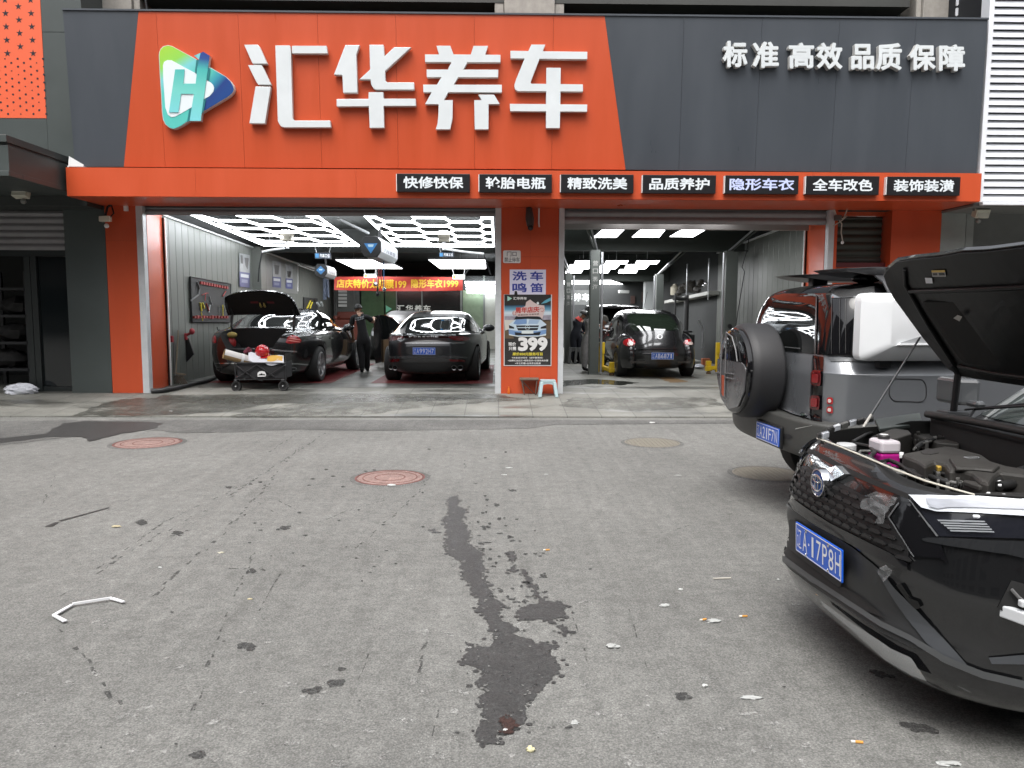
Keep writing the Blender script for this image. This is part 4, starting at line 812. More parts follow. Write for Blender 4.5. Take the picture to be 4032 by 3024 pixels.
class Car:
    def __init__(s, t, rear, th):
        s.t = t; s.o = np.array(rear, float); th = math.radians(th)
        s.f = np.array([math.sin(th), math.cos(th), 0]); s.l = np.array([-math.cos(th), math.sin(th), 0]); s.u = np.array([0, 0, 1.0])
    def W(s, a, b, z): return s.o+s.f*a+s.l*b+s.u*z
    def L(s, p): d = np.array(p)-s.o; return np.array([d@s.f, d@s.l, d[2]])
    def loft(s, rows, sub=4, nt=96):
        R = np.array([r if len(r) == 6 else tuple(r)+(3.2, 3.0) for r in rows], float); x = np.arange(len(R), dtype=float); xs = np.linspace(0, len(R)-1, (len(R)-1)*sub+1)
        Q = pchip(x, R, xs); mb = MB(); V = []; F = []
        for z, ar, af, w, nr, nf in Q:
            for a, b in slice_pts(ar, af, w, nr, nf, nt): V.append(s.W(a, b, z))
        n = nt
        for i in range(len(Q)-1):
            for k in range(n): F.append((i*n+k, i*n+(k+1) % n, (i+1)*n+(k+1) % n, (i+1)*n+k))
        F.append(tuple(range(n-1, -1, -1))); F.append(tuple(range((len(Q)-1)*n, len(Q)*n))); mb.add(V, F); return mb
    def cut(s, body, cutters, inner):
        """boolean-subtract solid cutters (MB) from a built body object"""
        body.data.materials.append(inner)
        bmm = bmesh.new(); bmm.from_mesh(body.data); bmesh.ops.recalc_face_normals(bmm, faces=bmm.faces); bmm.to_mesh(body.data); bmm.free()
        for c in cutters:
            co = c.build('cutter', [inner], s.t)
            bmm = bmesh.new(); bmm.from_mesh(co.data); bmesh.ops.recalc_face_normals(bmm, faces=bmm.faces); bmm.to_mesh(co.data); bmm.free()
            md = body.modifiers.new('cut', 'BOOLEAN'); md.operation = 'DIFFERENCE'; md.object = co; md.solver = 'EXACT'
            try: md.material_mode = 'TRANSFER'
            except Exception: pass
            bpy.context.view_layer.update(); dg = bpy.context.evaluated_depsgraph_get()
            me = bpy.data.meshes.new_from_object(body.evaluated_get(dg)); body.modifiers.clear(); old = body.data; body.data = me; bpy.data.meshes.remove(old)
            cm = co.data; bpy.data.objects.remove(co); bpy.data.meshes.remove(cm)
        body.data.polygons.foreach_set('use_smooth', [True]*len(body.data.polygons)); body.data.set_sharp_from_angle(angle=math.radians(38))
    def bvh(s, *objs):
        V = []; F = []
        for o in objs:
            k = len(V); off = BASE[o.name]; V += [Vector(np.array(v.co)+off) for v in o.data.vertices]; F += [tuple(i+k for i in p.vertices) for p in o.data.polygons]
        s.tree = BVHTree.FromPolygons(V, F); return s.tree
    def hit(s, px, py, off=0.0, maxd=None):
        v = ray(px, py); v = v/np.linalg.norm(v); p, n, i, d = s.tree.ray_cast(Vector(CAM), Vector(v))
        if p is None:
            best = None
            for tt in np.linspace(1.5, 30, 400):
                q, n, i, d = s.tree.find_nearest(Vector(CAM+v*tt))
                if q is not None and (best is None or d < best[0]): best = (d, q, n)
            p, n = best[1], best[2]
        n = np.array(n); p = np.array(p)
        if n@v > 0: n = -n
        return p+n*off
    def pt(s, px, py, off=0.0): return s.hit(px, py, off)
    def patch(s, name, polys, mat, off=0.004, step=8, parent=None, mirror=False, smooth=60, only_mirror=False):
        """a skin panel traced on the body; returns the object(s)"""
        if not hasattr(polys[0][0], '__len__'): polys = [polys]
        polys = [dense(list(p), step) for p in polys]; V, T, E = fill(polys, step); P = [s.hit(x, y, off) for x, y in V]
        objs = []; pr = parent or s.t
        if not only_mirror: objs.append(MB().add(P, [t[::-1] for t in T]).build(name, mat, pr, smooth=smooth))
        if mirror or only_mirror:
            Q = []
            for p in P: l = s.L(p); Q.append(s.W(l[0], -l[1], l[2]))
            objs.append(MB().add(Q, T).build(name, mat, pr, smooth=smooth))
        return objs[0] if len(objs) == 1 else objs
    def side_patch(s, name, outline, mat, off=0.004, step=0.06, parent=None):
        """outline in (a,z) cast sideways onto both flanks"""
        out = []
        V, T, E = fill([dense(outline, step)], step)
        for sg in (1, -1):
            P = []
            for a, z in V:
                o = s.W(a, 2.5*sg, z); p, n, i, d = s.tree.ray_cast(Vector(o), Vector(-s.l*sg))
                if p is None: p, n, i, d = s.tree.find_nearest(Vector(s.W(a, 0.8*sg, z)))
                n = np.array(n); n = n if n@(s.l*sg) > 0 else -n; P.append(np.array(p)+n*off)
            out.append(MB().add(P, T if sg < 0 else [t[::-1] for t in T]).build(name, mat, parent or s.t, smooth=60))
        return out
    def end_patch(s, name, outline, mat, front=True, off=0.004, step=0.06, parent=None):
        """outline in (b,z) cast lengthways"""
        V, T, E = fill([dense(outline, step)], step); P = []; sg = 1 if front else -1
        for b, z in V:
            o = s.W(2.5+4*sg, b, z); p, n, i, d = s.tree.ray_cast(Vector(o), Vector(-s.f*sg))
            if p is None: p, n, i, d = s.tree.find_nearest(Vector(s.W(2.5+1.5*sg, b, z)))
            n = np.array(n); n = n if n@(s.f*sg) > -0.2 else -n; P.append(np.array(p)+n*off)
        return MB().add(P, T).build(name, mat, parent or s.t, smooth=60)
    def wheel(s, a, b, R, wd, spokes=5, rimmat=None, twin=False, rr=0.70, y=None):
        """tyre and rim; outer face at lateral b"""
        sg = 1 if b > 0 else -1; ax = s.l*sg; w = sub('wheel', s.t); c = s.W(a, b, R)
        pr = [(R*rr, -wd), (R*0.93, -wd), (R*0.99, -wd*0.93), (R, -wd*0.80), (R, -wd*0.2), (R*0.985, -wd*0.07), (R*0.93, -0.0), (R*0.80, 0.006), (R*rr, -0.008), (R*rr*0.985, -0.02)]
        mb = MB(); mb.lathe(c, ax, pr, 40); mb.build('tyre', RUB, w, smooth=40)
        mb = MB(); r = R*rr; mb.lathe(c, ax, [(r*0.985, -wd), (r*0.985, -0.02), (r*1.0, -0.004), (r*0.94, 0.0), (r*0.91, -0.03), (r*0.90, -wd*0.5)], 40)
        u0 = np.cross(ax, s.u)
        for k in range(spokes):
            for dk in ((-0.13, 0.13) if twin else (0,)):
                an = 2*math.pi*k/spokes+dk+0.3; d = math.cos(an)*u0+math.sin(an)*s.u; tt = np.cross(ax, d); hw = 0.026 if twin else 0.042
                p0, p1 = c+ax*-0.035+d*r*0.12, c+ax*-0.018+d*r*0.93
                mb.add([p0+tt*hw, p0-tt*hw, p1-tt*hw*0.8, p1+tt*hw*0.8, p0+tt*hw-ax*0.03, p0-tt*hw-ax*0.03, p1-tt*hw*0.8-ax*0.03, p1+tt*hw*0.8-ax*0.03], [(0, 1, 2, 3), (7, 6, 5, 4), (0, 4, 5, 1), (1, 5, 6, 2), (2, 6, 7, 3), (3, 7, 4, 0)])
        mb.lathe(c, ax, [(0.001, -0.012), (r*0.16, -0.016), (r*0.19, -0.05)], 20)
        mb.build('rim', rimmat or RIM, w, smooth=40)
        mb = MB(); mb.lathe(c, ax, [(0.001, -wd*0.55), (r*0.89, -wd*0.55)], 28); mb.build('brake_disc', M('brake_dark', (0.03, 0.03, 0.03), 0.5), w); return w
    def plate(s, txt, cpx=None, c=None, w=0.44, h=0.14, n=None, up=None, mat=None, frame=True, screws=False):
        """blue number plate; n outward normal"""
        n = -s.f if n is None else n; n = n/np.linalg.norm(n); r = np.cross(np.array([0, 0, 1.0]) if up is None else up, n); r /= np.linalg.norm(r); v = np.cross(n, r)
        c = np.array(c, float); pl = MB().obox(c, r*w/2, v*h/2, n*0.004).build('number_plate', mat or PLB, s.t, bevel=0.002)
        mb = MB(); f = lambda x0, x1, y0, y1: rect_fn(c+r*x0+v*y1+n*0.0055, c+r*x1+v*y1+n*0.0055, c+r*x0+v*y0+n*0.0055)
        x = -w*0.455; k = w/0.44
        for i, ch in enumerate(txt):
            if ch == '·': mb.obox(c+r*(x+0.004*k)+n*0.0055, r*0.005*k, v*0.005*k, n*0.0004); x += 0.020*k; continue
            wd = (0.018 if ch in '1I' else 0.044)*k; sh = (0.013*k if ch in '1I' else 0)
            add_text(mb, ch, f(x+sh, x+sh+wd, -h*0.33, h*0.33), 0.0, 0); x += 0.0575*k
        for sx, sy in ((0, 1), (0, -1)): mb.obox(c+v*sy*h*0.455+n*0.0052, r*w*0.485, v*0.0018, n*0.0004)
        for sx in (-1, 1): mb.obox(c+r*sx*w*0.486+n*0.0052, v*h*0.445, r*0.0018, n*0.0004)
        mb.build('characters', M('plate_white', (0.80, 0.81, 0.83), 0.4), pl)
        if screws:
            mb = MB()
            for sx in (-1, 1):
                for sy in (-1, 1): mb.lathe(c+r*sx*w*0.24+v*sy*h*0.40+n*0.004, n, [(0.009, 0), (0.009, 0.004), (0.004, 0.007), (0.0005, 0.007)], 10)
            mb.build('screw', CHROME, pl)
        return pl
PLB = M('plate_blue', (0.010, 0.105, 0.60), 0.3, coat=0.2)
RUB = M('tyre_rubber', (0.017, 0.017, 0.017), 0.75, noise=0.2, ns=20); RIM = M('alloy_rim', (0.42, 0.42, 0.43), 0.3, metal=0.7)
RIMD = M('dusty_rim', (0.22, 0.20, 0.15), 0.5, metal=0.3)
def paint(name, col, rough=0.25, metal=0.0, coat=1.0): return M(name, col, rough, metal, coat=coat, noise=0.06, ns=3)
BLKP = paint('black_car_paint', (0.006, 0.006, 0.0065)); GRYP = paint('graphite_car_paint', (0.022, 0.023, 0.026), 0.28, 0.5); BTL = M('dusty_black_paint', (0.011, 0.011, 0.012), 0.25, coat=0.8, noise=0.3, ns=4)
TINT = M('tinted_glass', (0.006, 0.007, 0.007), 0.03, spec=0.7, coat=0.3); GREENT = M('green_tinted_glass', (0.012, 0.018, 0.012), 0.03, spec=0.9, coat=0.8)
REDL = M('red_lamp', (0.36, 0.010, 0.014), 0.12, coat=0.8, noise=0.2, ns=20); REDD = M('dark_red_lamp', (0.10, 0.006, 0.008), 0.12, coat=0.8); CLEARL = M('clear_lamp', (0.62, 0.50, 0.45), 0.12, coat=0.8)
TRIM = M('black_trim', (0.013, 0.013, 0.014), 0.5, noise=0.15, ns=12); GLOSSB = M('gloss_black', (0.005, 0.005, 0.006), 0.08, coat=0.5)
SILV = M('satin_silver', (0.45, 0.46, 0.47), 0.25, metal=0.8)
def arches(c, R, aa, W, dep=0.30):
    out = []
    for a in aa:
        for sg in (1, -1): out.append(MB().cyl(c.W(a, (W+0.1)*sg, R-0.01), c.W(a, (W-dep)*sg, R-0.01), R*1.13, n=40))
    return out
def zz(ox, oy, s): return lambda pts: [(ox+x/s, oy+y/s) for x, y in pts]
zp = zz(1300, 1050, 3.6867); zb = zz(2200, 1100, 3.6867); za = zz(820, 1120, 3.77)

# ---- graphite coupe in the left bay
t = thing('sports_sedan', 'graphite grey fastback with four exhaust tips parked tail-out by the middle pillar', 'car', (-1.40, 14.88, FZ)); c = Car(t, (-1.40, 14.88, FZ), 3)
rows = [(.17, .30, 4.75, .80, 3, 3), (.22, .10, 4.95, .88, 3.2, 3), (.32, .03, 5.03, .95, 3.4, 3), (.50, .0, 5.05, .965, 3.6, 2.8), (.66, .02, 5.03, .97, 3.6, 2.8), (.80, .05, 4.95, .97, 3.6, 2.8), (.90, .09, 4.6, .955, 3.4, 3), (.965, .13, 4.0, .925, 3.4, 3), (.985, .24, 3.85, .895, 3.2, 3.2), (1.06, .58, 3.55, .85, 3, 3.2), (1.17, .98, 3.2, .78, 3, 3.2), (1.28, 1.38, 2.95, .69, 3., 3.2), (1.36, 1.78, 2.65, .60, 3, 3), (1.405, 2.1, 2.45, .46, 2.6, 2.6), (1.42, 2.2, 2.35, .25, 2.2, 2.2)]
body = c.loft(rows).build('body', GRYP, t, smooth=60); c.cut(body, arches(c, .36, (.98, 4.0), .97), BLACK); c.bvh(body)
c.patch('rear_window', round_poly(zp([(1150, 745), (1300, 728), (1640, 726), (1880, 742), (1870, 860), (1880, 985), (1450, 975), (1080, 970), (1105, 880)]), 9), TINT, 0.004, 10)
c.patch('side_window', round_poly(zp([(1940, 735), (2010, 770), (2080, 850), (2120, 950), (2000, 930), (1910, 900), (1900, 800)]), 6), TINT, 0.004, 8, mirror=True)
c.patch('spoiler_lip', zp([(860, 985), (1100, 978), (1500, 985), (1950, 988), (2050, 1000), (1940, 1010), (1500, 1008), (1050, 1004), (870, 1003)]), GLOSSB, 0.010, 10)
c.patch('light_band', round_poly(zp([(1060, 1012), (1500, 1008), (1720, 1012), (1730, 1034), (1480, 1034), (1070, 1032)]), 3), GLOSSB, 0.006, 8)
c.patch('tail_light', round_poly(zp([(800, 1065), (830, 1015), (950, 1003), (1068, 1014), (1062, 1040), (960, 1070), (860, 1080)]), 6), REDD, 0.008, 6, mirror=False)
c.patch('tail_light', round_poly(zp([(1718, 1014), (1850, 1005), (1990, 1016), (2030, 1060), (1950, 1080), (1800, 1070), (1725, 1040)]), 6), REDD, 0.008, 6)
c.patch('plate_recess', round_poly(zp([(1085, 1238), (1130, 1180), (1190, 1165), (1540, 1165), (1600, 1180), (1650, 1245), (1560, 1290), (1180, 1290)]), 8), M('recess_black', (0.008, 0.008, 0.009), 0.4), 0.004, 10)
c.patch('crease_strip', zp([(790, 1300), (1200, 1287), (1560, 1287), (1960, 1300), (1990, 1325), (1800, 1332), (1300, 1332), (900, 1335), (780, 1330)]), paint('graphite_lip', (0.09, 0.093, 0.098), 0.25, 0.6), 0.012, 10)
c.patch('bumper_lower', round_poly(zp([(790, 1385), (1100, 1388), (1700, 1388), (1980, 1385), (2050, 1480), (1960, 1600), (1700, 1650), (1050, 1650), (850, 1600), (780, 1480)]), 8), TRIM, 0.004, 12)
c.patch('reflector', zp([(800, 1350), (1010, 1342), (1000, 1375), (810, 1380)]), REDD, 0.008, 8); c.patch('reflector', zp([(1725, 1342), (1960, 1352), (1945, 1382), (1740, 1375)]), REDD, 0.008, 8)
c.patch('chrome_strip', zp([(1090, 1105), (1950, 1105), (1950, 1113), (1090, 1113)]), SILV, 0.005, 12)
pc = c.hit(*zp([(1365, 1228)])[0], 0.02); c.plate('辽A992H7', c=pc, w=0.44, h=0.14)
mb = MB(); 
for i, ch in enumerate('PORSCHE'):
    x0 = 1150+i*63; f = rect_fn(c.hit(*zp([(x0, 1010)])[0], 0.012), c.hit(*zp([(x0+44, 1010)])[0], 0.012), c.hit(*zp([(x0, 1027)])[0], 0.012)); add_text(mb, ch, f, 0.02)
mb.build('badge_lettering', M('badge_white', (0.85, 0.86, 0.87), 0.2), t)
for x, y in ((866, 1466), (950, 1462), (1803, 1460), (1893, 1462)):
    p = c.hit(*zp([(x, y)])[0], 0.0); mb = MB(); mb.lathe(p+c.f*0.06, -c.f, [(0.040, 0), (0.040, 0.125), (0.052, 0.130), (0.054, 0.11), (0.054, 0)], 20); mb.build('exhaust_tip', M('exhaust_dark', (0.12, 0.12, 0.12), 0.25, metal=0.9), t, smooth=40)
for a in (.98, 4.0):
    for sg in (1, -1): c.wheel(a, .955*sg, .355, .27, 10)
for sg in (-1, 1):
    p = c.W(3.25, 1.0*sg, 1.03); MB().sphere(p, (0.14, 0.07, 0.085), 14).tube([p, c.W(3.2, .86*sg, .98)], 0.025).build('mirror', GRYP, t, smooth=50)

# ---- black sedan with its boot open
t = thing('black_sedan', 'black luxury sedan with its boot lid raised beside the left wall', 'car', (-4.66, 14.40, FZ)); c = Car(t, (-4.66, 14.40, FZ), 3.2)
rows = [(.18, .30, 5.0, .80, 3.4, 3), (.24, .08, 5.2, .89, 3.6, 3), (.40, .02, 5.26, .955, 3.8, 3), (.60, 0, 5.27, .972, 4, 3), (.78, .02, 5.2, .975, 4, 3), (.90, .05, 5.0, .965, 4, 3), (.98, .10, 4.6, .94, 3.8, 3), (1.025, .22, 4.1, .91, 3.6, 3), (1.06, .62, 3.75, .87, 3.4, 3.2), (1.12, .86, 3.5, .84, 3.2, 3.2), (1.22, 1.18, 3.25, .79, 3.2, 3.2), (1.32, 1.52, 2.95, .71, 3.2, 3.2), (1.40, 1.9, 2.65, .61, 3, 3), (1.45, 2.2, 2.45, .46, 2.6, 2.6), (1.47, 2.3, 2.4, .22, 2.2, 2.2)]
rows = [(r[0], r[1], r[2], r[3]*1.075)+r[4:] for r in rows]
body = c.loft(rows).build('body', BLKP, t, smooth=60)
bc = MB(); tz = [(-.42, .70), (.42, .70), (.60, .98), (.62, 1.25), (-.62, 1.25), (-.60, .98)]
v = [c.W(a, b, z) for a in (-.1, .74) for b, z in tz]; bc.add(v, [(5, 4, 3, 2, 1, 0), (6, 7, 8, 9, 10, 11)]+[(i, (i+1) % 6, 6+(i+1) % 6, 6+i) for i in range(6)])
c.cut(body, arches(c, .355, (1.15, 4.27), 1.045)+[bc], M('boot_lining', (0.006, 0.006, 0.006), 0.8)); c.bvh(body)
c.patch('rear_window', round_poly([(912, 1283), (930, 1262), (970, 1240), (1060, 1233), (1150, 1238), (1178, 1262), (1185, 1283), (1050, 1286)], 6), TINT, 0.004, 7)
c.patch('side_window', round_poly(zz(600, 800, 2.074)([(1295, 1030), (1300, 920), (1340, 895), (1400, 905), (1460, 950), (1530, 1025), (1540, 1045), (1400, 1040)]), 5), TINT, 0.004, 7, mirror=True)
c.patch('window_chrome', zz(600, 800, 2.074)([(1290, 1042), (1280, 930), (1310, 888), (1345, 880), (1420, 892), (1400, 898), (1345, 888), (1315, 897), (1292, 935), (1300, 1038)]), CHROME, 0.007, 5, mirror=True)
c.patch('tail_light', round_poly(zz(600, 800, 2.074)([(1085, 1140), (1105, 1092), (1140, 1075), (1190, 1090), (1218, 1120), (1205, 1140), (1120, 1148)]), 5), REDL, 0.006, 5, mirror=True)
for yy in (1100, 1118): c.patch('light_strip', zz(600, 800, 2.074)([(1105, yy+6), (1125, yy), (1200, yy+12), (1208, yy+20), (1130, yy+10)]), M('red_glow', (0.75, 0.25, 0.22), 0.2, coat=.5), 0.009, 5)
c.patch('chrome_strip', zz(600, 800, 2.074)([(475, 1303), (700, 1303), (1000, 1310), (1180, 1306), (1300, 1318), (1302, 1326), (1180, 1316), (1000, 1318), (700, 1312), (478, 1311)]), CHROME, 0.006, 8)
c.patch('boot_sill_chrome', zz(600, 800, 2.074)([(730, 1190), (960, 1188), (1075, 1200), (1180, 1208), (1180, 1218), (1070, 1212), (960, 1200), (730, 1198)]), SILV, 0.007, 8)
for q in ([(490, 1337), (575, 1337), (572, 1365), (500, 1362)], [(1108, 1342), (1176, 1342), (1172, 1366), (1108, 1368)]):
    c.patch('exhaust_trim', round_poly(zz(600, 800, 2.074)(q), 4), CHROME, 0.006, 5); cx = [(x*0.86+0.14*sum(p[0] for p in q)/4, y*0.7+0.3*sum(p[1] for p in q)/4) for x, y in q]; c.patch('exhaust_outlet', zz(600, 800, 2.074)(cx), BLACK, 0.010, 5)
c.patch('sill_trim', zz(600, 800, 2.074)([(1405, 1338), (1620, 1290), (1620, 1298), (1405, 1350)]), SILV, 0.006, 8, mirror=True)
for q in ([(1330, 1085), (1375, 1092), (1375, 1100), (1330, 1096)], [(1450, 1098), (1475, 1098), (1475, 1106), (1450, 1106)], [(1518, 1100), (1545, 1100), (1545, 1108), (1518, 1108)]): c.patch('door_handle', zz(600, 800, 2.074)(q), CHROME, 0.02, 4, mirror=True)
for a in (1.15, 4.27):
    for sg in (1, -1): c.wheel(a, 1.04*sg, .355, .25, 5, twin=True)
p = c.W(3.35, -1.02, 1.05)
for sg in (-1, 1): p = c.W(3.4, 1.03*sg, 1.04); MB().sphere(p, (0.13, 0.07, 0.08), 14).tube([p, c.W(3.35, .86*sg, 1.0)], 0.025).build('mirror', BLKP, t, smooth=50)
# raised boot lid: painted shell with a black lining, on two hinge arms
def lid_pt(u, v, d=0.0):   # u across -1..1, v 0 hinge edge .. 1 free edge
    wv = 0.72-0.09*v**2; b = u*wv; a = 0.90-0.42*v+0.10*v*v-0.05*u*u; z = 1.10+0.24+0.60*v-0.14*v*v-0.055*u*u*(0.3+v)-0.05*u**6*v
    nn = c.f*(-0.80)+c.u*(-0.35); nn = nn/np.linalg.norm(nn); return c.W(a, b, z)+nn*d
lid = sub('boot_lid', t)
def sheet(d, n=16, m2=8): 
    V = [lid_pt(-1+2*i/n, j/m2, d) for j in range(m2+1) for i in range(n+1)]; F = [(j*(n+1)+i, j*(n+1)+i+1, (j+1)*(n+1)+i+1, (j+1)*(n+1)+i) for j in range(m2) for i in range(n)]; return V, F
V1, F1 = sheet(-0.045); V2, F2 = sheet(0.0); n, m2 = 16, 8
ring = [i for i in range(n)]+[j*(n+1)+n for j in range(m2)]+[m2*(n+1)+i for i in range(n, 0, -1)]+[j*(n+1) for j in range(m2, 0, -1)]; K = len(V1)
mb = MB(); mb.add(V1+V2, F1+[tuple(i+K for i in f[::-1]) for f in F2]+[(ring[i], ring[(i+1) % len(ring)], ring[(i+1) % len(ring)]+K, ring[i]+K) for i in range(len(ring))]); mb.build('lid_shell', BLKP, lid, smooth=50)
V3 = [lid_pt(-0.93+1.86*i/n, 0.05+0.88*j/m2, 0.006) for j in range(m2+1) for i in range(n+1)]; MB().add(V3, [f[::-1] for f in F1]).build('lid_lining', M('boot_lining', (0, 0, 0)), lid)
mb = MB(); 
for u0, u1 in ((-.37, -.16), (.08, .30)): mb.add([lid_pt(u0, .42, .012), lid_pt(u1, .42, .012), lid_pt(u1, .50, .012), lid_pt(u0, .50, .012)], [(3, 2, 1, 0)])
mb.build('warning_strip', M('dark_red_strip', (0.12, 0.012, 0.018), 0.5), lid)
mb = MB()
for u in (-.09, .02): mb.tube([lid_pt(u, .30, .03), lid_pt(u, .36, .05), lid_pt(u, .46, .05)], [.02, .02, .012], 8)
mb.build('hanging_tool_tip', M('dull_yellow', (0.42, 0.34, 0.10), 0.5), lid)
for u in (-1, 1):
    MB().tube([c.W(.80, .60*u, .98), c.W(.76, .62*u, 1.12), lid_pt(.86*u, .02, .02), lid_pt(.86*u, .28, .03)], 0.022).build('hinge_arm', M('hinge_black', (0.02, 0.02, 0.02), 0.4), t)
# soft goods seen in the boot
tag(MB().sphere(c.W(.45, .50, .80), (.09, .09, .12), 10).build('boot_bottle', M('red_plastic', (0.30, 0.02, 0.02), 0.4), smooth=50), 'small red bottle in the left side of the open boot', 'bottle')
tag(MB().sphere(c.W(.42, .47, .955), (.10, .09, .06), 10).build('sponge', M('sponge_yellow', (0.35, 0.27, 0.08), 0.8), smooth=50), 'yellow sponge above the red bottle in the open boot', 'sponge')

# ---- round black beetle-shaped car on the two-post lift in the right bay
t = thing('round_hatchback', 'small round black hatchback with bulging fenders standing in the right bay', 'car', (3.46, 16.15, FZ)); c = Car(t, (3.46, 16.15, FZ), -2.5)
rows = [(.20, .28, 3.8, .66, 2.8, 2.6), (.27, .10, 4.0, .76, 3, 2.6), (.40, .02, 4.11, .835, 3.4, 2.6), (.52, 0, 4.13, .845, 3.4, 2.6), (.60, .03, 4.1, .845, 3.4, 2.6), (.72, .08, 4.0, .83, 3.2, 2.6), (.82, .14, 3.85, .795, 3, 2.6), (.92, .21, 3.55, .75, 2.8, 2.7), (1.0, .285, 3.3, .74, 2.8, 2.8), (1.1, .41, 3.05, .735, 2.9, 2.8), (1.2, .57, 2.8, .715, 2.9, 2.8), (1.3, .79, 2.6, .675, 2.9, 2.8), (1.4, 1.14, 2.35, .60, 2.9, 2.8), (1.455, 1.48, 2.15, .48, 3, 2.6), (1.48, 1.80, 2.0, .26, 2.4, 2.4)]
body = c.loft(rows, nt=88).build('body', BTL, t, smooth=60); c.cut(body, arches(c, .32, (.78, 3.29), .86, .34), BLACK)
fend = []
for a in (.78, 3.29):
    for sg in (1, -1):
        mb = MB(); mb.sphere((0, 0, 0), (.66, .225, .49), 32); mb.v = [tuple(c.W(a+x, .63*sg+y, .47+z)) for x, y, z in mb.v]; fo = mb.build('fender', BTL, t, smooth=60)
        c.cut(fo, [MB().cyl(c.W(a, 1.0*sg, .31), c.W(a, .3*sg, .31), .345, n=36), MB().obox(c.W(a, .6*sg, 0.0), c.f*.8, c.l*.5, c.u*.22)], BLACK); fend.append(fo)
c.bvh(body, *fend)
c.patch('rear_window', round_poly(zb([(985, 510), (1250, 495), (1580, 505), (1680, 600), (1760, 735), (1640, 742), (1300, 745), (1060, 750), (1010, 620)]), 8), GREENT, 0.006, 8)
c.patch('side_window', round_poly(zb([(760, 750), (800, 650), (850, 570), (905, 510), (930, 540), (925, 740), (840, 755)]), 5), TINT, 0.006, 6, mirror=True)
for x, y, r in ((1025, 918, 90), (1898, 912, 72)):
    pl = zb([(x+r*math.cos(k*math.pi/9), y+r*0.62*math.sin(k*math.pi/9)) for k in range(18)]); c.patch('tail_light', pl, REDL, 0.008, 5)
    pl = zb([(x+(15 if r > 80 else 10)+r*.44*math.cos(k*math.pi/6), y+22+r*.34*math.sin(k*math.pi/6)) for k in range(12)]); c.patch('lamp_inner', pl, CLEARL, 0.016, 5)
c.patch('emblem', zb([(1466+40*math.cos(k*math.pi/8), 838+34*math.sin(k*math.pi/8)) for k in range(16)]), M('badge_white', (0, 0, 0)), 0.010, 6)
mb = MB(); f = lambda x, y: c.hit(*zb([(x, y)])[0], 0.016)
for p, q in (((1446, 822), (1458, 856)), ((1458, 856), (1466, 838)), ((1466, 838), (1474, 856)), ((1474, 856), (1486, 822)), ((1456, 816), (1466, 834)), ((1466, 834), (1476, 816))): mb.tube([f(*p), f(*q)], 0.006, 5)
mb.build('emblem_strokes', BLACK, t)
c.patch('bumper_lip', zb([(1025, 1010), (1300, 1002), (1720, 1000), (1735, 1015), (1300, 1020), (1030, 1022)]), BTL, 0.02, 8)
c.plate('辽AB6871', c=c.hit(*zb([(1505, 1118)])[0], 0.015)+np.array([0, 0, 0.01]), w=0.48, h=0.145, mat=M('plate_pale_blue', (0.045, 0.13, 0.48), 0.15, coat=0.8))
for q in ([(1030, 1185), (1275, 1185), (1270, 1215), (1050, 1218)], [(1725, 1185), (1925, 1180), (1900, 1215), (1735, 1215)]): c.patch('reflector', zb(q), M('grey_reflector', (0.10, 0.095, 0.09), 0.4), 0.006, 8)
for a in (.78, 3.29):
    for sg in (1, -1): c.wheel(a, .845*sg, .318, .21, 8, RIMD)
MB().tube([c.W(1.25, .15, 1.38), c.W(1.0, .12, 1.86)], 0.005, 5).build('aerial', BLACK, t)
for sg in (-1, 1): p = c.W(2.55, .90*sg, .98); MB().sphere(p, (0.09, 0.07, 0.07), 12).tube([p, c.W(2.5, .74*sg, .95)], 0.02).build('mirror', BTL, t, smooth=50)

# ---- simpler cars deeper in the bays
def plain_car(name, label, rear, th, L, Wd, H, mat, hatch=False, zf=FZ):
    t = thing(name, label, 'car', (rear[0], rear[1], zf)); c = Car(t, (rear[0], rear[1], zf), th); w = Wd/2
    rows = [(.2, .25, L-.3, w*.85), (.28, .08, L-.1, w*.93), (.45, .02, L-.02, w*.99), (.65, .0, L, w), (.82, .03, L-.1, w*.99), (.95, .06 if hatch else .10, L-.5, w*.96), (1.02, .10 if hatch else .25, L-1.1, w*.92), (1.08, .14 if hatch else .75, L-1.35, w*.89), (H*.82, .25 if hatch else 1.15, L-1.75, w*.80), (H*.93, .40 if hatch else 1.6, L-2.1, w*.68), (H*.985, .8 if hatch else 2.0, L-2.4, w*.5), (H, 1.3 if hatch else 2.3, L-2.6, w*.25)]
    body = c.loft(rows, nt=72).build('body', mat, t, smooth=60); c.cut(body, arches(c, .33, (.9, L-.95), w), BLACK); c.bvh(body)
    GLZ = M('dull_glass', (.008, .009, .009), .35) if mat.name == 'matt_black_paint' else TINT
    c.end_patch('rear_window', [(-w*.66, 1.12), (w*.66, 1.12), (w*.5, H*.9), (-w*.5, H*.9)], TINT, False); c.end_patch('windscreen', [(-w*.7, 1.1), (w*.7, 1.1), (w*.52, H*.9), (-w*.52, H*.9)], GLZ, True)
    c.side_patch('side_window', [(1.0 if hatch else 1.5, 1.10), (L-1.75, 1.08), (L-2.3, H*.91), (1.2 if hatch else 2.0, H*.91)], TINT)
    for sg in (1, -1): c.end_patch('tail_light', [(sg*w*.55, .80), (sg*w*.86, .80), (sg*w*.86, .93), (sg*w*.55, .93)], REDL, False); c.end_patch('headlight', [(sg*w*.5, .68), (sg*w*.82, .72), (sg*w*.82, .84), (sg*w*.5, .80)], M('headlamp_clear', (0.6, 0.62, 0.65), 0.1, coat=.8), True)
    for a in (.9, L-.95):
        for sg in (1, -1): c.wheel(a, w*.985*sg, .33, .22, 7)
    return c
cB = plain_car('parked_hatchback', 'black hatchback with a raised tailgate in front of the round car', (3.15, 21.2), 2, 4.5, 1.85, 1.55, BLKP, True)
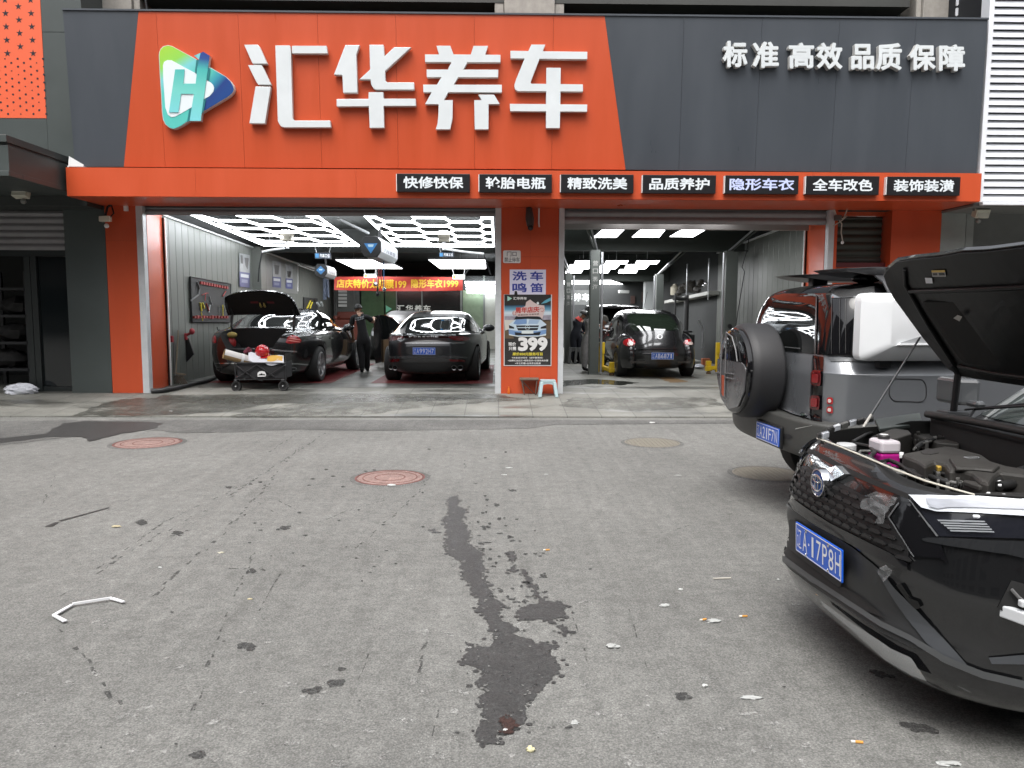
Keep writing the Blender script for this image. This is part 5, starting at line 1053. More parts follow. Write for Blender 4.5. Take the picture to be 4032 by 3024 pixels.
mb = MB(); f = lambda b, q: cB.W(1.05-q*1.15, b, 1.52+q*0.30-0.25*q*q-0.06*b*b)
V = [f(-.72+1.44*i/10, j/5) for j in range(6) for i in range(11)]; F = [(j*11+i, j*11+i+1, (j+1)*11+i+1, (j+1)*11+i) for j in range(5) for i in range(10)]; K = len(V); V2 = [p-np.array([0, 0, .06]) for p in V]
ring = list(range(10))+[j*11+10 for j in range(5)]+[55+i for i in range(10, 0, -1)]+[j*11 for j in range(5, 0, -1)]
mb.add(V+V2, F+[tuple(i+K for i in q[::-1]) for q in F]+[(ring[i], ring[i]+K, ring[(i+1) % 30]+K, ring[(i+1) % 30]) for i in range(30)]); mb.build('tailgate', BLKP, cB.t, smooth=50)
cS = plain_car('dark_coupe', 'dark car nose-on beyond the mechanic with its door open', (-2.75, 26.2), 182, 4.7, 1.84, 1.43, M('matt_black_paint', (.008, .008, .009), .6))
d = sub('open_door', cS.t); hx = at_y(1497, 1400, 19.6)
mb = MB(); P = lambda px, py, Y=19.4: at_y(px, py, Y)
mb.prism([[(1472, 1246), (1490, 1240), (1500, 1300), (1502, 1425), (1478, 1432), (1470, 1330)]], lambda x, y: P(x, y), (0.05, 0.12, 0)); mb.build('door_shell', BLKP, d, smooth=30)
mb = MB(); mb.prism([[(1492, 1240), (1512, 1240), (1548, 1252), (1572, 1275), (1565, 1330), (1500, 1338), (1499, 1300)], ], lambda x, y: P(x, y, 19.5), (0.01, 0.06, 0)); mb.build('door_glass', TINT, d)
mb = MB(); mb.prism([[(1500, 1339), (1560, 1332), (1555, 1420), (1503, 1428)]], lambda x, y: P(x, y, 19.5), (0.01, 0.07, 0)); mb.build('door_panel', M('tan_leather', (0.16, 0.10, 0.05), 0.5), d)

# ------------------------------------------------------------------ silver off-roader with a spare wheel, tail towards the left
SILVER = paint('silver_grey_paint', (0.19, 0.20, 0.215), 0.26, 0.42)
DTH = 86.5
dl = np.array([2.163, 6.27, 0.0]); t = thing('off_roader', 'boxy silver grey off-roader with rear spare wheel and white side box', 'car', dl); c = Car(t, dl, DTH)
rows = [(.50, .24, 4.5, .86, 7, 5), (.58, .16, 4.66, .955, 7, 5), (.80, .13, 4.70, .975, 8, 5), (1.10, .13, 4.70, .98, 8, 5), (1.165, .13, 4.70, .98, 8, 5), (1.185, .135, 4.66, .97, 8, 5), (1.27, .145, 4.58, .905, 8, 5), (1.30, .15, 4.5, .895, 8, 5)]
body = c.loft(rows, nt=140).build('body', SILVER, t, smooth=35); c.cut(body, arches(c, .395, (.98, 3.90), .98), BLACK)
rows = [(1.30, .151, 3.32, .893, 8, 5), (1.31, .152, 3.25, .892, 8, 5), (1.52, .19, 3.02, .868, 8, 5), (1.68, .23, 2.86, .845, 7, 5), (1.755, .27, 2.76, .815, 6, 5), (1.80, .34, 2.68, .76, 5, 4), (1.83, .46, 2.55, .62, 4, 4), (1.845, .7, 2.3, .35, 3, 3)]
upper = c.loft(rows, nt=140).build('upper_body', GLOSSB, t, smooth=40)
rows = [(.50, .16, .95, .84, 4.2, 8), (.535, .05, .95, .92, 4.2, 8), (.60, .01, .95, .965, 4.2, 8), (.72, .0, .95, .978, 4.2, 8), (.795, .0, .95, .98, 4.2, 8), (.815, .02, .95, .97, 4.2, 8), (.82, .05, .95, .94, 4.2, 8)]
BUMP = M('bumper_dark_grey', (0.055, 0.056, 0.053), 0.5, noise=0.12, ns=6, coat=0.05)
bump = c.loft(rows, nt=120).build('rear_bumper', BUMP, t, smooth=45); c.cut(bump, arches(c, .395, (.98,), .98), BLACK); c.bvh(body, upper, bump)
z5 = zz(2840, 1250, 2.764); z4 = zz(2800, 1000, 1.7955); z3 = zz(2800, 700, 2.074)
c.patch('lamp_column', z5([(1005, 412), (1118, 430), (1105, 800), (1096, 1140), (976, 1122), (990, 780)]), GLOSSB, 0.004, 14, mirror=True)
for q in ([(1003, 600), (1020, 585), (1095, 585), (1110, 610), (1108, 700), (1100, 745), (1030, 740), (1000, 720)], [(992, 870), (1010, 848), (1085, 850), (1098, 880), (1092, 960), (1085, 1005), (1015, 1000), (990, 985)]):
    c.patch('tail_light', round_poly(z5(q), 6), REDD, 0.022, 8, mirror=True)
    cx, cy = sum(p[0] for p in q)/8, sum(p[1] for p in q)/8; c.patch('lamp_lens', round_poly(z5([(cx+(x-cx)*.62, cy+(y-cy)*.62) for x, y in q]), 6), M('deep_red', (0.22, 0.008, 0.012), 0.2, coat=1.0), 0.030, 8, mirror=True)
for q in ([(1158, 868), (1220, 868), (1224, 945), (1156, 940)], [(1155, 968), (1220, 965), (1222, 1045), (1153, 1038)]):
    c.patch('corner_lamp', round_poly(z5(q), 9), REDL, 0.010, 8, mirror=True)
    cx, cy = sum(p[0] for p in q)/4, sum(p[1] for p in q)/4; c.patch('corner_lens', round_poly(z5([(cx+(x-cx)*.5, cy+(y-cy)*.5) for x, y in q]), 5), M('pale_lens', (0.65, 0.55, 0.52), 0.15, coat=1), 0.016, 6)
c.patch('tailgate_panel', z5([(600, 420), (790, 390), (1003, 413), (973, 1120), (760, 1058), (600, 985), (580, 700)]), SILVER, 0.012, 18)
c.patch('chrome_badge', z5([(905+42*math.cos(k*math.pi/8), 1068+34*math.sin(k*math.pi/8)) for k in range(16)]), CHROME, 0.016, 6)
c.patch('badge_centre', z5([(905+28*math.cos(k*math.pi/8), 1068+21*math.sin(k*math.pi/8)) for k in range(16)]), M('badge_green', (0.10, 0.14, 0.12), 0.3), 0.019, 6)
c.patch('tow_slot', round_poly(z5([(660, 1275), (690, 1262), (770, 1278), (780, 1310), (740, 1325), (665, 1305)]), 6), BLACK, 0.006, 8)
c.patch('bumper_edge', z5([(808, 1217), (985, 1178), (1000, 1172), (820, 1206)]), M('bright_edge', (0.4, 0.4, 0.38), 0.3), 0.006, 8)
c.patch('rear_window', round_poly(z3([(500, 960), (540, 948), (860, 950), (875, 980), (850, 1440), (700, 1425), (560, 1405)]), 16), TINT, 0.005, 18)
c.patch('window_gap', z3([(862, 960), (872, 972), (862, 1440), (846, 1440)]), M('dark_grey_line', (0.05, 0.05, 0.05), 0.3), 0.008, 12)
c.patch('wiper_line', z3([(610, 1378), (740, 1392), (740, 1400), (610, 1386)]), SILV, 0.012, 12)
for x in (985, 1050, 1098): c.patch('pillar_line', z3([(x, 990), (x+5, 990), (x+2, 1455), (x-3, 1455)]), M('dark_grey_line', (0, 0, 0)), 0.005, 14)
c.patch('roof_gutter', z3([(978, 900), (1130, 918), (1330, 890), (1340, 975), (1130, 980), (985, 982)]), M('gutter_silver', (0.50, 0.51, 0.52), 0.12, metal=0.9), 0.005, 16)
c.patch('waist_strip', z4([(838, 732), (1490, 742), (1490, 768), (845, 762)]), M('strip_grey', (0.10, 0.105, 0.11), 0.35, metal=.4), 0.008, 16)
# round-cornered fuel flap outline
fl = round_poly([(1262, 900), (1290, 882), (1495, 886), (1520, 930), (1520, 1015), (1490, 1046), (1290, 1040), (1258, 1000)], 30)
cx, cy = 1390, 965; pl = [z4([p])[0] for p in fl]; mbf = MB(); mbf.tube([c.hit(x, y, 0.002) for x, y in pl], 0.0035, 6, closed=True); mbf.build('fuel_flap', M('seam_dark', (0.02, 0.02, 0.022), 0.5), t)
c.patch('light_glance', z4([(0, 0), (1, 0), (1, 1)]), SILVER) if False else None
for sg in (1, -1):
    for a in (.98, 3.90): c.wheel(a, .975*sg, .395, .27, 6, M('dark_alloy', (0.09, 0.09, 0.095), 0.35, metal=.6))
c.end_patch('windscreen', [(-.74, 1.36), (.74, 1.36), (.70, 1.70), (-.70, 1.70)], TINT, True); c.end_patch('grille', [(-.5, .78), (.5, .78), (.5, .95), (-.5, .95)], TRIM, True)
for sg in (1, -1): c.end_patch('headlight', [(.58*sg, .88), (.86*sg, .88), (.86*sg, 1.06), (.58*sg, 1.06)], M('headlamp_clear', (0.6, 0.62, 0.65), 0.1, coat=.8), True); p = c.W(3.15, 1.04*sg, 1.36); MB().obox(p, c.f*.07, c.l*.12, c.u*.11).build('mirror', GLOSSB, t, bevel=.03)
c.side_patch('side_window', [(1.35, 1.36), (2.95, 1.36), (2.72, 1.68), (1.35, 1.68)], TINT)
c.plate('辽A21F7N', c=c.L([2.160, 6.052, 0.642])@np.array([c.f, c.l, c.u])+c.o-c.f*0.008, n=-c.f, w=.44, h=.14)
MB().obox(np.array([2.168, 6.052, 0.642]), c.f*0.012, c.l*.235, c.u*.085).build('plate_frame', BLACK, t, bevel=.006)
# spare wheel in a glossy cover
sw = sub('spare_wheel', t); scn = np.array([2.245, 6.37, 1.125]); ax = -c.f; R = .392
mb = MB(); mb.lathe(scn, ax, [(.20, .0), (R*.94, .0), (R*.99, .02), (R, .05), (R, .20), (R*.985, .235), (R*.94, .262), (R*.90, .268), (.2, .268)], 72); mb.build('tyre', M('spare_rubber', (0.022, 0.022, 0.024), 0.55, noise=.12, ns=9), sw, smooth=35)
mb = MB(); mb.lathe(scn, ax, [(R*.905, .262), (R*.905, .285), (R*.88, .298), (R*.80, .303), (R*.5, .308), (.001, .310)], 72); mb.build('cover', GLOSSB, sw, smooth=35)
rr0 = np.cross(np.array([0, 0, 1.0]), ax); rr0 /= np.linalg.norm(rr0)
spf = lambda u, v, d=0.0: scn+ax*(.309+d)+rr0*u*R+np.array([0, 0, 1.0])*v*R
FILM = M('film_panel', (0.11, 0.11, 0.115), 0.2, coat=0.6, noise=.25, ns=5)
MB().prism([round_poly([(-.86, .20), (.62, .20), (.80, .10), (.74, -.40), (.45, -.72), (-.1, -.84), (-.55, -.66), (-.84, -.22)], .06)], lambda u, v: spf(u, v, .004), c.f*0.01).build('film_panel', FILM, sw)
RL = M('raised_line', (0.16, 0.16, 0.165), 0.2, coat=.5)
mb = MB()
for pts in ([(-.55, .78), (-.55, -.55)], [(-.28, .83), (-.28, -.60)], [(-.80, -.10), (-.60, -.10)], [(-.28, -.08), (.22, -.06)], [(-.28, -.18), (.22, -.16)], [(-.28, .80), (.06, .72), (.30, .45), (.40, .22)]): mb.tube([spf(u, v, .012) for u, v in pts], .006, 6)
mb.build('raised_trim', RL, sw); MB().prism([round_poly([(-.53, -.14), (-.30, -.14), (-.30, -.58), (-.40, -.60), (-.50, -.54)], .03)], lambda u, v: spf(u, v, .007), c.f*.005).build('orange_film', M('orange_film', (0.42, 0.075, 0.03), .3), sw)
MB().cyl(scn+ax*-.02, scn+c.f*.10, .12, n=20).build('carrier', BLACK, sw)
# white expedition box hung outside the rear quarter
gb = sub('side_box', t); SBW = M('box_white', (0.80, 0.82, 0.84), 0.35, coat=.3, noise=.03, ns=4)
def wp(a, z, d): return c.W(a, -(.905+d), z)
prof = round_poly([(.28, 1.275), (1.30, 1.275), (1.30, 1.745), (.28, 1.745)], .055, 5)
inn = round_poly([(.45, 1.385), (1.18, 1.385), (1.18, 1.705), (.45, 1.705)], .04, 5); mb = MB(); n = len(prof)
low = [wp(a, z, .0) for a, z in prof]; mid = [wp(a, z, .085) for a, z in prof]; top = [wp(.79+(a-.79)*.94, 1.51+(z-1.51)*.92, .115) for a, z in prof]; fce = [wp(a, z, .175) for a, z in inn]
mb.add(low+mid+top+fce, [(k*n+i, k*n+(i+1) % n, (k+1)*n+(i+1) % n, (k+1)*n+i) for k in range(3) for i in range(n)]+[tuple(range(3*n, 4*n)), tuple(range(n-1, -1, -1))])
mb.build('box_shell', SBW, gb, smooth=28)
mb = MB(); mb.prism([[(.52, 1.405), (1.00, 1.405), (1.03, 1.455), (.68, 1.455)]], lambda a, z: wp(a, z, .178), c.l*.02); mb.build('recess', M('recess_grey', (0.28, 0.29, 0.30), .5), gb)
mb = MB(); mb.prism([[(.50, 1.390), (1.06, 1.390), (1.02, 1.404), (.52, 1.404)]], lambda a, z: wp(a, z, .190), c.l*.02); mb.build('handle_lip', SBW, gb)
for a in (.50, 1.15): MB().obox(c.W(a, -.90, 1.255), c.f*.04, c.l*.05, c.u*.03).build('bracket', BLACK, gb)
mb = MB(); sp = [c.W(.62, -.55, 1.90), c.W(.62, -.70, 1.885), c.W(.62, -.83, 1.83), c.W(.62, -.895, 1.765), c.W(.62, -.915, 1.70)]
for p, q in zip(sp[:-1], sp[1:]): d = (q-p); nn = np.cross(d, c.f); nn /= np.linalg.norm(nn); mb.obox((p+q)/2, d*.53, c.f*.105, nn*.008)
mb.build('strap', M('strap_grey', (0.045, 0.046, 0.05), .5), t, bevel=.006)
# roof rack: tapered wind plate at the tail and the platform
rk = sub('roof_rack', t); RKM = M('rack_black', (0.05, 0.05, 0.053), .4, coat=.2)
def slab(a0, a1, b0, b1, z, th, tip):
    pl = [(a0, -b0), (a0, b0), (a0+.12, b1), (a1, b1), (a1, -b1), (a0+.12, -b1)]; mb = MB(); mb.add([c.W(a, b, z+(0.012 if i > 1 else 0)) for i, (a, b) in enumerate(pl)]+[c.W(a+(tip if i < 2 else 0.02), b*.97, z-th) for i, (a, b) in enumerate(pl)], [(0, 1, 2, 3, 4, 5), (11, 10, 9, 8, 7, 6)]+[(i, i+6, (i+1) % 6+6, (i+1) % 6) for i in range(6)]); return mb
def board(b0, b1, a0, a1, z, th):
    w = b1-b0; pl = [(a0+.10, b0+.02), (a0+.02, b0+w*.25), (a0, b0+w*.5), (a0+.02, b1-w*.25), (a0+.10, b1-.02), (a0+.30, b1), (a1, b1), (a1, b0), (a0+.30, b0)]; n = len(pl); tip = [min(1, .18+max(0, a-a0)/.45) for a, b in pl]
    mb = MB(); mb.add([c.W(a, b, z+.012*min(1, (a-a0)/.3)) for a, b in pl]+[c.W(a+.03, b0+w/2+(b-b0-w/2)*.90, z-th*k) for (a, b), k in zip(pl, tip)], [tuple(range(n)), tuple(range(2*n-1, n-1, -1))]+[(i, i+n, (i+1) % n+n, (i+1) % n) for i in range(n)]); return mb
board(.24, .76, .33, 2.75, 1.925, .055).build('board', RKM, rk, bevel=.006); board(-.76, -.24, .20, 2.75, 1.925, .055).build('board', RKM, rk, bevel=.006)
mb = MB()
for a in (.75, 1.6, 2.4):
    for b in (-.62, .62): mb.obox(c.W(a, b, 1.865), c.f*.07, c.l*.05, c.u*.05)
mb.build('foot', BLACK, rk, bevel=.01)
mb = MB(); mb.sphere(c.W(.62, -.42, 1.865), (.11, .10, .035), 14); mb.build('beacon', GLOSSB, rk, smooth=50)
MB().obox(c.W(1.0, -.50, 1.885), c.f*.07, c.l*.06, c.u*.018).build('red_clip', M('dark_red_strip', (0, 0, 0)), rk, bevel=.006)
MB().obox(c.W(1.25, -.66, 1.925), c.f*.12, c.l*.012, c.u*.012).build('bright_clip', SILV, rk)
DEF = c

# ------------------------------------------------------------------ black SUV with its bonnet up, nose towards the left
RB = paint('suv_black_paint', (0.0065, 0.0068, 0.0075), 0.2); L0 = 4.6
rth = math.degrees(math.atan2(-.9986, -.052)); f0 = np.array([-.9986, -.052, 0])
ro = np.array([1.435, 3.31, 0])-f0*L0; t = thing('black_suv', 'black SUV with raised bonnet and open engine bay, nose at the right edge', 'car', ro); c = Car(t, ro, rth); RV = c
def F(cc): return L0-cc     # set-back from the nose -> car coordinate
rows = [(.16, .35, F(.24), .83, 4, 4.2), (.205, .15, F(.11), .90, 4.5, 4.4), (.275, .06, F(.05), .918, 4.5, 4.4), (.355, .03, F(.02), .918, 4.5, 4.2), (.46, .02, F(.045), .922, 4.5, 4.2), (.56, .0, F(.03), .927, 4.5, 4.2), (.64, .0, F(.02), .928, 4.5, 4.0), (.72, .01, F(.025), .928, 4.5, 3.8), (.86, .04, F(.055), .925, 4.5, 3.6), (.94, .07, F(.088), .915, 4.5, 3.5), (.985, .08, F(.145), .90, 4.5, 3.5), (1.02, .09, F(.25), .875, 4.5, 3.6)]
low = c.loft(rows, nt=150).build('body', RB, t, smooth=50)
c.cut(low, arches(c, .355, (.98, F(.93)), .92), M('bay_black', (0.010, 0.010, 0.010), .6))
LOWCOPY = low.data.copy()
sb_ = lambda b: .125+2.3*(1-(1-abs(b/.91)**3.5)**(1/3.5))
oc = [(F(sb_(b)+.045), b) for b in np.linspace(-.80, .80, 25)]+[(F(1.28), .78), (F(1.28), -.78)]; n = len(oc)
bay = MB(); bay.add([c.W(a, b, .55) for a, b in oc]+[c.W(a, b, 1.3) for a, b in oc], [tuple(range(n)), tuple(range(2*n-1, n-1, -1))]+[(i, i+n, (i+1) % n+n, (i+1) % n) for i in range(n)])
sst = lambda x: (lambda q: q*q*(3-2*q))(min(1, max(0, x)))
bb_ = np.linspace(-1.1, 1.1, 23); cc_ = np.linspace(-.2, .78, 15); trim = MB(); zt_ = lambda cq, b: 1.002-.060*sst(b/.42)+.055*sst(b/.42)*sst((cq-.30)/.35)+.03*sst((cq-.55)/.2)
nb_ = len(bb_); V = [c.W(F(q), b, zt_(q, b)) for q in cc_ for b in bb_]+[c.W(F(q), b, 1.4) for q in cc_ for b in bb_]; K = len(cc_)*nb_
Fq = [(i*nb_+j, i*nb_+j+1, (i+1)*nb_+j+1, (i+1)*nb_+j) for i in range(len(cc_)-1) for j in range(nb_-1)]; Fq += [tuple(k+K for k in q[::-1]) for q in Fq]
rim_ = [j for j in range(nb_)]+[i*nb_+nb_-1 for i in range(1, len(cc_))]+[(len(cc_)-1)*nb_+j for j in range(nb_-2, -1, -1)]+[i*nb_ for i in range(len(cc_)-2, 0, -1)]
trim.add(V, Fq+[(rim_[i], rim_[i]+K, rim_[(i+1) % len(rim_)]+K, rim_[(i+1) % len(rim_)]) for i in range(len(rim_))])
rows = [(1.02, .10, F(1.02), .873, 4.5, 6), (1.05, .11, F(1.07), .86, 4.5, 6), (1.12, .16, F(1.17), .845, 4.5, 5.5), (1.3, .30, F(1.44), .80, 4.2, 5), (1.48, .48, F(1.76), .72, 4, 4.5), (1.60, .68, F(2.05), .64, 4, 3.8), (1.665, .95, F(2.4), .52, 3.4, 3), (1.69, 1.4, F(2.8), .3, 2.6, 2.6)]
cab = c.loft(rows, nt=120).build('cabin', RB, t, smooth=50); c.bvh(low, cab); c.cut(low, [bay, trim], MATS['bay_black'])
c.end_patch('windscreen', [(-.78, 1.075), (.78, 1.075), (.62, 1.56), (-.62, 1.56)], M('windscreen_glass', (0.05, 0.06, 0.058), .04, coat=.6, noise=.5, ns=2.2), True, step=.05)
c.side_patch('side_window', [(1.0, 1.12), (F(1.55), 1.10), (F(2.05), 1.52), (1.2, 1.54)], TINT); c.end_patch('rear_window', [(-.62, 1.14), (.62, 1.14), (.52, 1.5), (-.52, 1.5)], TINT, False)
for sg in (1, -1):
    for a in (.98, F(.93)): c.wheel(a, .925*sg, .355, .235, 5, twin=True)
    c.end_patch('tail_light', [(.5*sg, .92), (.85*sg, .92), (.85*sg, 1.0), (.5*sg, 1.0)], REDL, False)
z6 = zz(3080, 1700, 3.016); z7 = zz(3500, 1850, 2.765); zq = zz(3000, 1800, 1.659); zr = zz(3200, 1500, 2.6587); z8 = zz(3400, 1000, 2.370)
SEAM = M('seam_black', (0.003, 0.003, 0.003), .7); LOWB = M('bumper_plastic', (0.022, 0.023, 0.024), .45, noise=.12, ns=14, bump=.06, bs=400)
# grille field, its scaled mesh, and the hood lip above
c.patch('upper_slot', z6([(225, 175), (420, 235), (800, 440), (1250, 640), (1508, 742), (1508, 800), (1240, 700), (800, 510), (420, 300), (215, 215)]), SEAM, .004, 14)
GR = [(160, 352), (330, 430), (700, 610), (1000, 770), (1240, 880), (1330, 1010), (1440, 1240), (1508, 1400), (1508, 1560), (1300, 1440), (900, 1240), (600, 1090), (330, 920), (160, 800), (80, 700), (80, 560), (115, 430)]
c.patch('grille', z6(GR), M('grille_black', (0.0045, 0.0045, 0.005), .55), .004, 16)
GM = M('grille_mesh', (0.012, 0.012, 0.0125), .42, coat=.05); mb = MB(); GRp = z6(GR)
def inside(p, poly):
    r = False
    for (x1, y1), (x2, y2) in zip(poly, poly[1:]+poly[:1]):
        if (y1 > p[1]) != (y2 > p[1]) and p[0] < (x2-x1)*(p[1]-y1)/(y2-y1)+x1: r = not r
    return r
for r in range(11):
    z = .625+r*.0315
    for k in range(-11, 12):
        b = (k+(.5 if r % 2 else 0))*.072
        a = F(.05); o = c.W(L0+1, b, z); p, nn, i, d = c.tree.ray_cast(Vector(o), Vector(-c.f))
        if p is None: continue
        p = np.array(p); q = proj_px(p)
        if not (inside(q, GRp) or (b > .55 and False)): continue
        nn = np.array(nn); nn = nn if nn@c.f > 0 else -nn; rt = np.cross(c.u, nn); rt /= np.linalg.norm(rt); up = np.cross(nn, rt)
        w2, h2 = .034, .0078; e = p+nn*.006
        V = [e-rt*w2-up*h2*.2, e-rt*w2*.55+up*h2, e+rt*w2*.55+up*h2, e+rt*w2-up*h2*.2, e+rt*w2*.8-up*h2, e-rt*w2*.8-up*h2]; V2 = [v+nn*.008+up*.002 for v in V]
        mb.add(V+V2, [(6, 7, 8, 9, 10, 11)]+[(i2, (i2+1) % 6, (i2+1) % 6+6, i2+6) for i2 in range(6)])
mb.build('grille_mesh', GM, t)
c.patch('grille_lower_lip', z6([(75, 790), (160, 800), (330, 920), (600, 1090), (900, 1240), (1300, 1440), (1508, 1560), (1508, 1659), (1150, 1500), (750, 1290), (420, 1110), (160, 930)]), GLOSSB, .012, 16)
# lower bumper in grained plastic, intake, silver skid edge
c.patch('lower_bumper', [zq([(160, 285), (215, 345), (380, 450), (600, 590), (760, 720), (835, 800), (870, 860), (1020, 1000), (1180, 1170), (1330, 1340), (1200, 1300), (980, 1240), (800, 1150), (560, 990), (330, 840), (200, 740), (100, 640), (92, 560), (115, 400), (130, 320)])], LOWB, .006, 9)
c.patch('intake', zq([(130, 500), (170, 520), (215, 590), (400, 720), (520, 830), (640, 900), (770, 1000), (830, 1060), (700, 1010), (500, 900), (330, 780), (180, 660), (140, 600)]), M('intake_black', (0.008, 0.008, 0.008), .6), .014, 9)
c.patch('plate_mount', round_poly(zq([(205, 405), (232, 405), (560, 630), (545, 850), (520, 850), (200, 600)]), 10), M('mount_black', (0.012, 0.012, 0.013), .5), .020, 9)
c.patch('lip_edge', zq([(90, 560), (150, 640), (330, 770), (560, 920), (800, 1075), (980, 1160), (1200, 1290), (1330, 1345), (1450, 1390), (1712, 1450), (1712, 1500), (1440, 1435), (1200, 1335), (980, 1200), (800, 1115), (560, 960), (330, 810), (150, 680), (85, 600)]), M('lip_grey', (0.060, 0.063, 0.065), .42), .017, 9)
c.patch('skid_trim', zq([(415, 930), (600, 1060), (800, 1190), (870, 1240), (1000, 1300), (1095, 1435), (1000, 1400), (830, 1300), (650, 1140), (430, 960)]), SILV, .024, 9)
c.patch('corner_blade', zq([(760, 730), (840, 800), (880, 850), (1030, 1000), (1180, 1170), (1340, 1350), (1200, 1310), (1080, 1210), (960, 1050), (860, 900)]), M('blade_grey', (0.050, 0.054, 0.060), .42, noise=.08, ns=8), .013, 9)
# headlight: clear bright band, dark housing with fins, black tusk beside it
c.patch('tusk', z7([(130, 370), (235, 365), (540, 720), (650, 1030), (560, 960), (300, 945), (30, 520)]), GLOSSB, .010, 14, mirror=True)
c.patch('tusk_edge', z7([(130, 365), (140, 372), (35, 522), (300, 945), (288, 948), (20, 520)]), M('edge_grey', (.25, .26, .27), .2, metal=.6), .016, 8, mirror=True)
c.patch('lamp_edge', z7([(238, 330), (262, 345), (560, 725), (535, 728)]), M('edge_grey', (0, 0, 0)), .018, 8, mirror=True)
c.patch('headlight_housing', z7([(245, 285), (985, 300), (1600, 345), (1900, 360), (1900, 760), (1471, 745), (560, 725), (400, 520)]), M('lamp_housing', (0.012, 0.013, 0.018), .15, coat=.6), .008, 16, mirror=True)
LENS = M('headlamp_bright', (0.72, 0.76, 0.82), .12, coat=1.0, noise=.22, ns=7, stretch=(1, 1, 9))
c.patch('headlight_band', z7([(250, 290), (985, 308), (1471, 340), (1900, 362), (1900, 520), (1471, 505), (1000, 480), (540, 462), (380, 420)]), LENS, .022, 14, mirror=True)
c.patch('band_shade', z7([(430, 330), (985, 345), (1471, 372), (1471, 440), (700, 420), (560, 440), (480, 420)]), M('band_grey', (0.40, 0.42, 0.47), .15, coat=1, noise=.3, ns=5, stretch=(1, 1, 6)), .027, 12, mirror=True)
for k in range(5):
    y = 548+k*27; c.patch('lamp_fin', z7([(545+k*32, y), (1040+k*25, y+12), (1050+k*25, y+27), (560+k*32, y+17)]), M('fin_grey', (.30, .32, .34), .3, metal=.3), .020, 10, mirror=True)
c.patch('lamp_projector', round_poly(z7([(920, 500), (985, 502), (1005, 520), (990, 540), (925, 535)]), 4), CHROME, .026, 6, mirror=True)
c.patch('under_lamp_crease', z7([(370, 755), (440, 738), (700, 742), (1100, 765), (1471, 775), (1471, 960), (1300, 920), (850, 855), (640, 825), (400, 780)]), paint('crease_paint', (0.035, 0.037, 0.04), .18, .5), .014, 14, mirror=True)
c.patch('fog_recess', z7([(1330, 1200), (1471, 1240), (1900, 1300), (1900, 1640), (1430, 1640), (1180, 1500)]), SEAM, .006, 14, mirror=True)
fg = c.hit(*z7([(1400, 1560)])[0], .03); mb = MB(); mb.obox(fg, c.l*.055+c.f*-.02, c.u*.022, c.f*.015); mb.obox(fg+c.u*.05-c.l*-.01, c.l*.012, c.u*.012, c.f*.01); mb.build('fog_lamp_socket', M('socket_white', (.6, .62, .64), .4), t, bevel=.005)
MB().tube([c.hit(*z7([(x, y)])[0], .02) for x, y in ((1320, 1290), (1400, 1380), (1471, 1430), (1600, 1480))], .006, 6).build('fog_wiring', M('wire_grey', (.12, .12, .12), .5), t)
c.patch('clip_hole', round_poly(zq([(890, 830), (920, 820), (960, 880), (975, 915), (1030, 935), (1050, 975), (1010, 990), (940, 900)]), 5), SEAM, .012, 8)
c.patch('side_blade', zq([(1480, 1305), (1712, 1285), (1900, 1275), (1900, 1350), (1500, 1345)]), M('blade_grey', (0, 0, 0)), .010, 14)
# torn clear film hanging from the tusk
def film(name, pts, off, seed, parent=None):
    rg = random.Random(seed); V, T, E = fill([dense(pts, 16)], 18); mb = MB(); mb.add([c.hit(x, y, off+rg.uniform(0, .014)) for x, y in V], T); return mb.build(name, FILMC, t)
FILMC = M('torn_film', (0.34, 0.35, 0.36), .12, coat=.8, alpha=.26)
film('torn_film', z6([(1000, 880), (1050, 830), (1200, 780), (1430, 810), (1400, 880), (1300, 1010), (1290, 1110), (1190, 1100), (1230, 1040), (1130, 960), (1020, 930)]), .03, 3)
film('torn_film', z6([(1090, 800), (1230, 755), (1430, 805), (1200, 815)]), .04, 5); film('torn_film', z6([(50, 830), (85, 800), (150, 900), (170, 940), (110, 890)]), .02, 6); film('torn_film', z6([(1215, 1640), (1300, 1580), (1380, 1640), (1350, 1700), (1300, 1760)]), .03, 8)
film('torn_film', z6([(145, 230), (190, 180), (225, 190), (190, 260), (140, 330)]), .02, 9)
# emblem and its bright shoulder
pe = c.hit(*z6([(540, 605)])[0], 0.0); pe2 = pe+c.f*.05; r_ = -c.l; up_ = c.u
mb = MB(); mb.lathe(pe, c.f, [(.064, -.02), (.064, .042), (.062, .050), (.059, .050), (.0575, .045)], 40); mb.build('emblem_ring', CHROME, t, smooth=40)
mb = MB(); mb.lathe(pe, c.f, [(.0575, .044), (.001, .050)], 40); eo = mb.build('emblem_disc', M('emblem_blue', (0.014, 0.055, 0.24), .15, coat=.4), t, smooth=60)
def oval(cx, cz, rx, rz): return [pe+c.f*.052+r_*(cx+rx*math.cos(k*math.pi/12))+up_*(cz+rz*math.sin(k*math.pi/12)) for k in range(24)]
mb = MB(); mb.tube(oval(0, .0, .050, .036),   .0032, 6, closed=True); mb.tube(oval(0, .017, .036, .014), .0030, 6, closed=True); mb.tube(oval(0, -.002, .0145, .034), .0030, 6, closed=True); mb.build('emblem_ovals', SILV, t)
mb = MB(); q0 = [(580, 470), (700, 445), (810, 535), (650, 610), (620, 540)]; P_ = [c.hit(*z6([p])[0], .03) for p in q0]; mb.add(P_+[p-c.f*.05 for p in P_], [(0, 1, 2, 3, 4)]+[(i, i+5, (i+1) % 5+5, (i+1) % 5) for i in range(5)]); mb.build('emblem_shoulder', M('shoulder_bright', (0.55, 0.58, 0.62), .12, metal=.9), t)
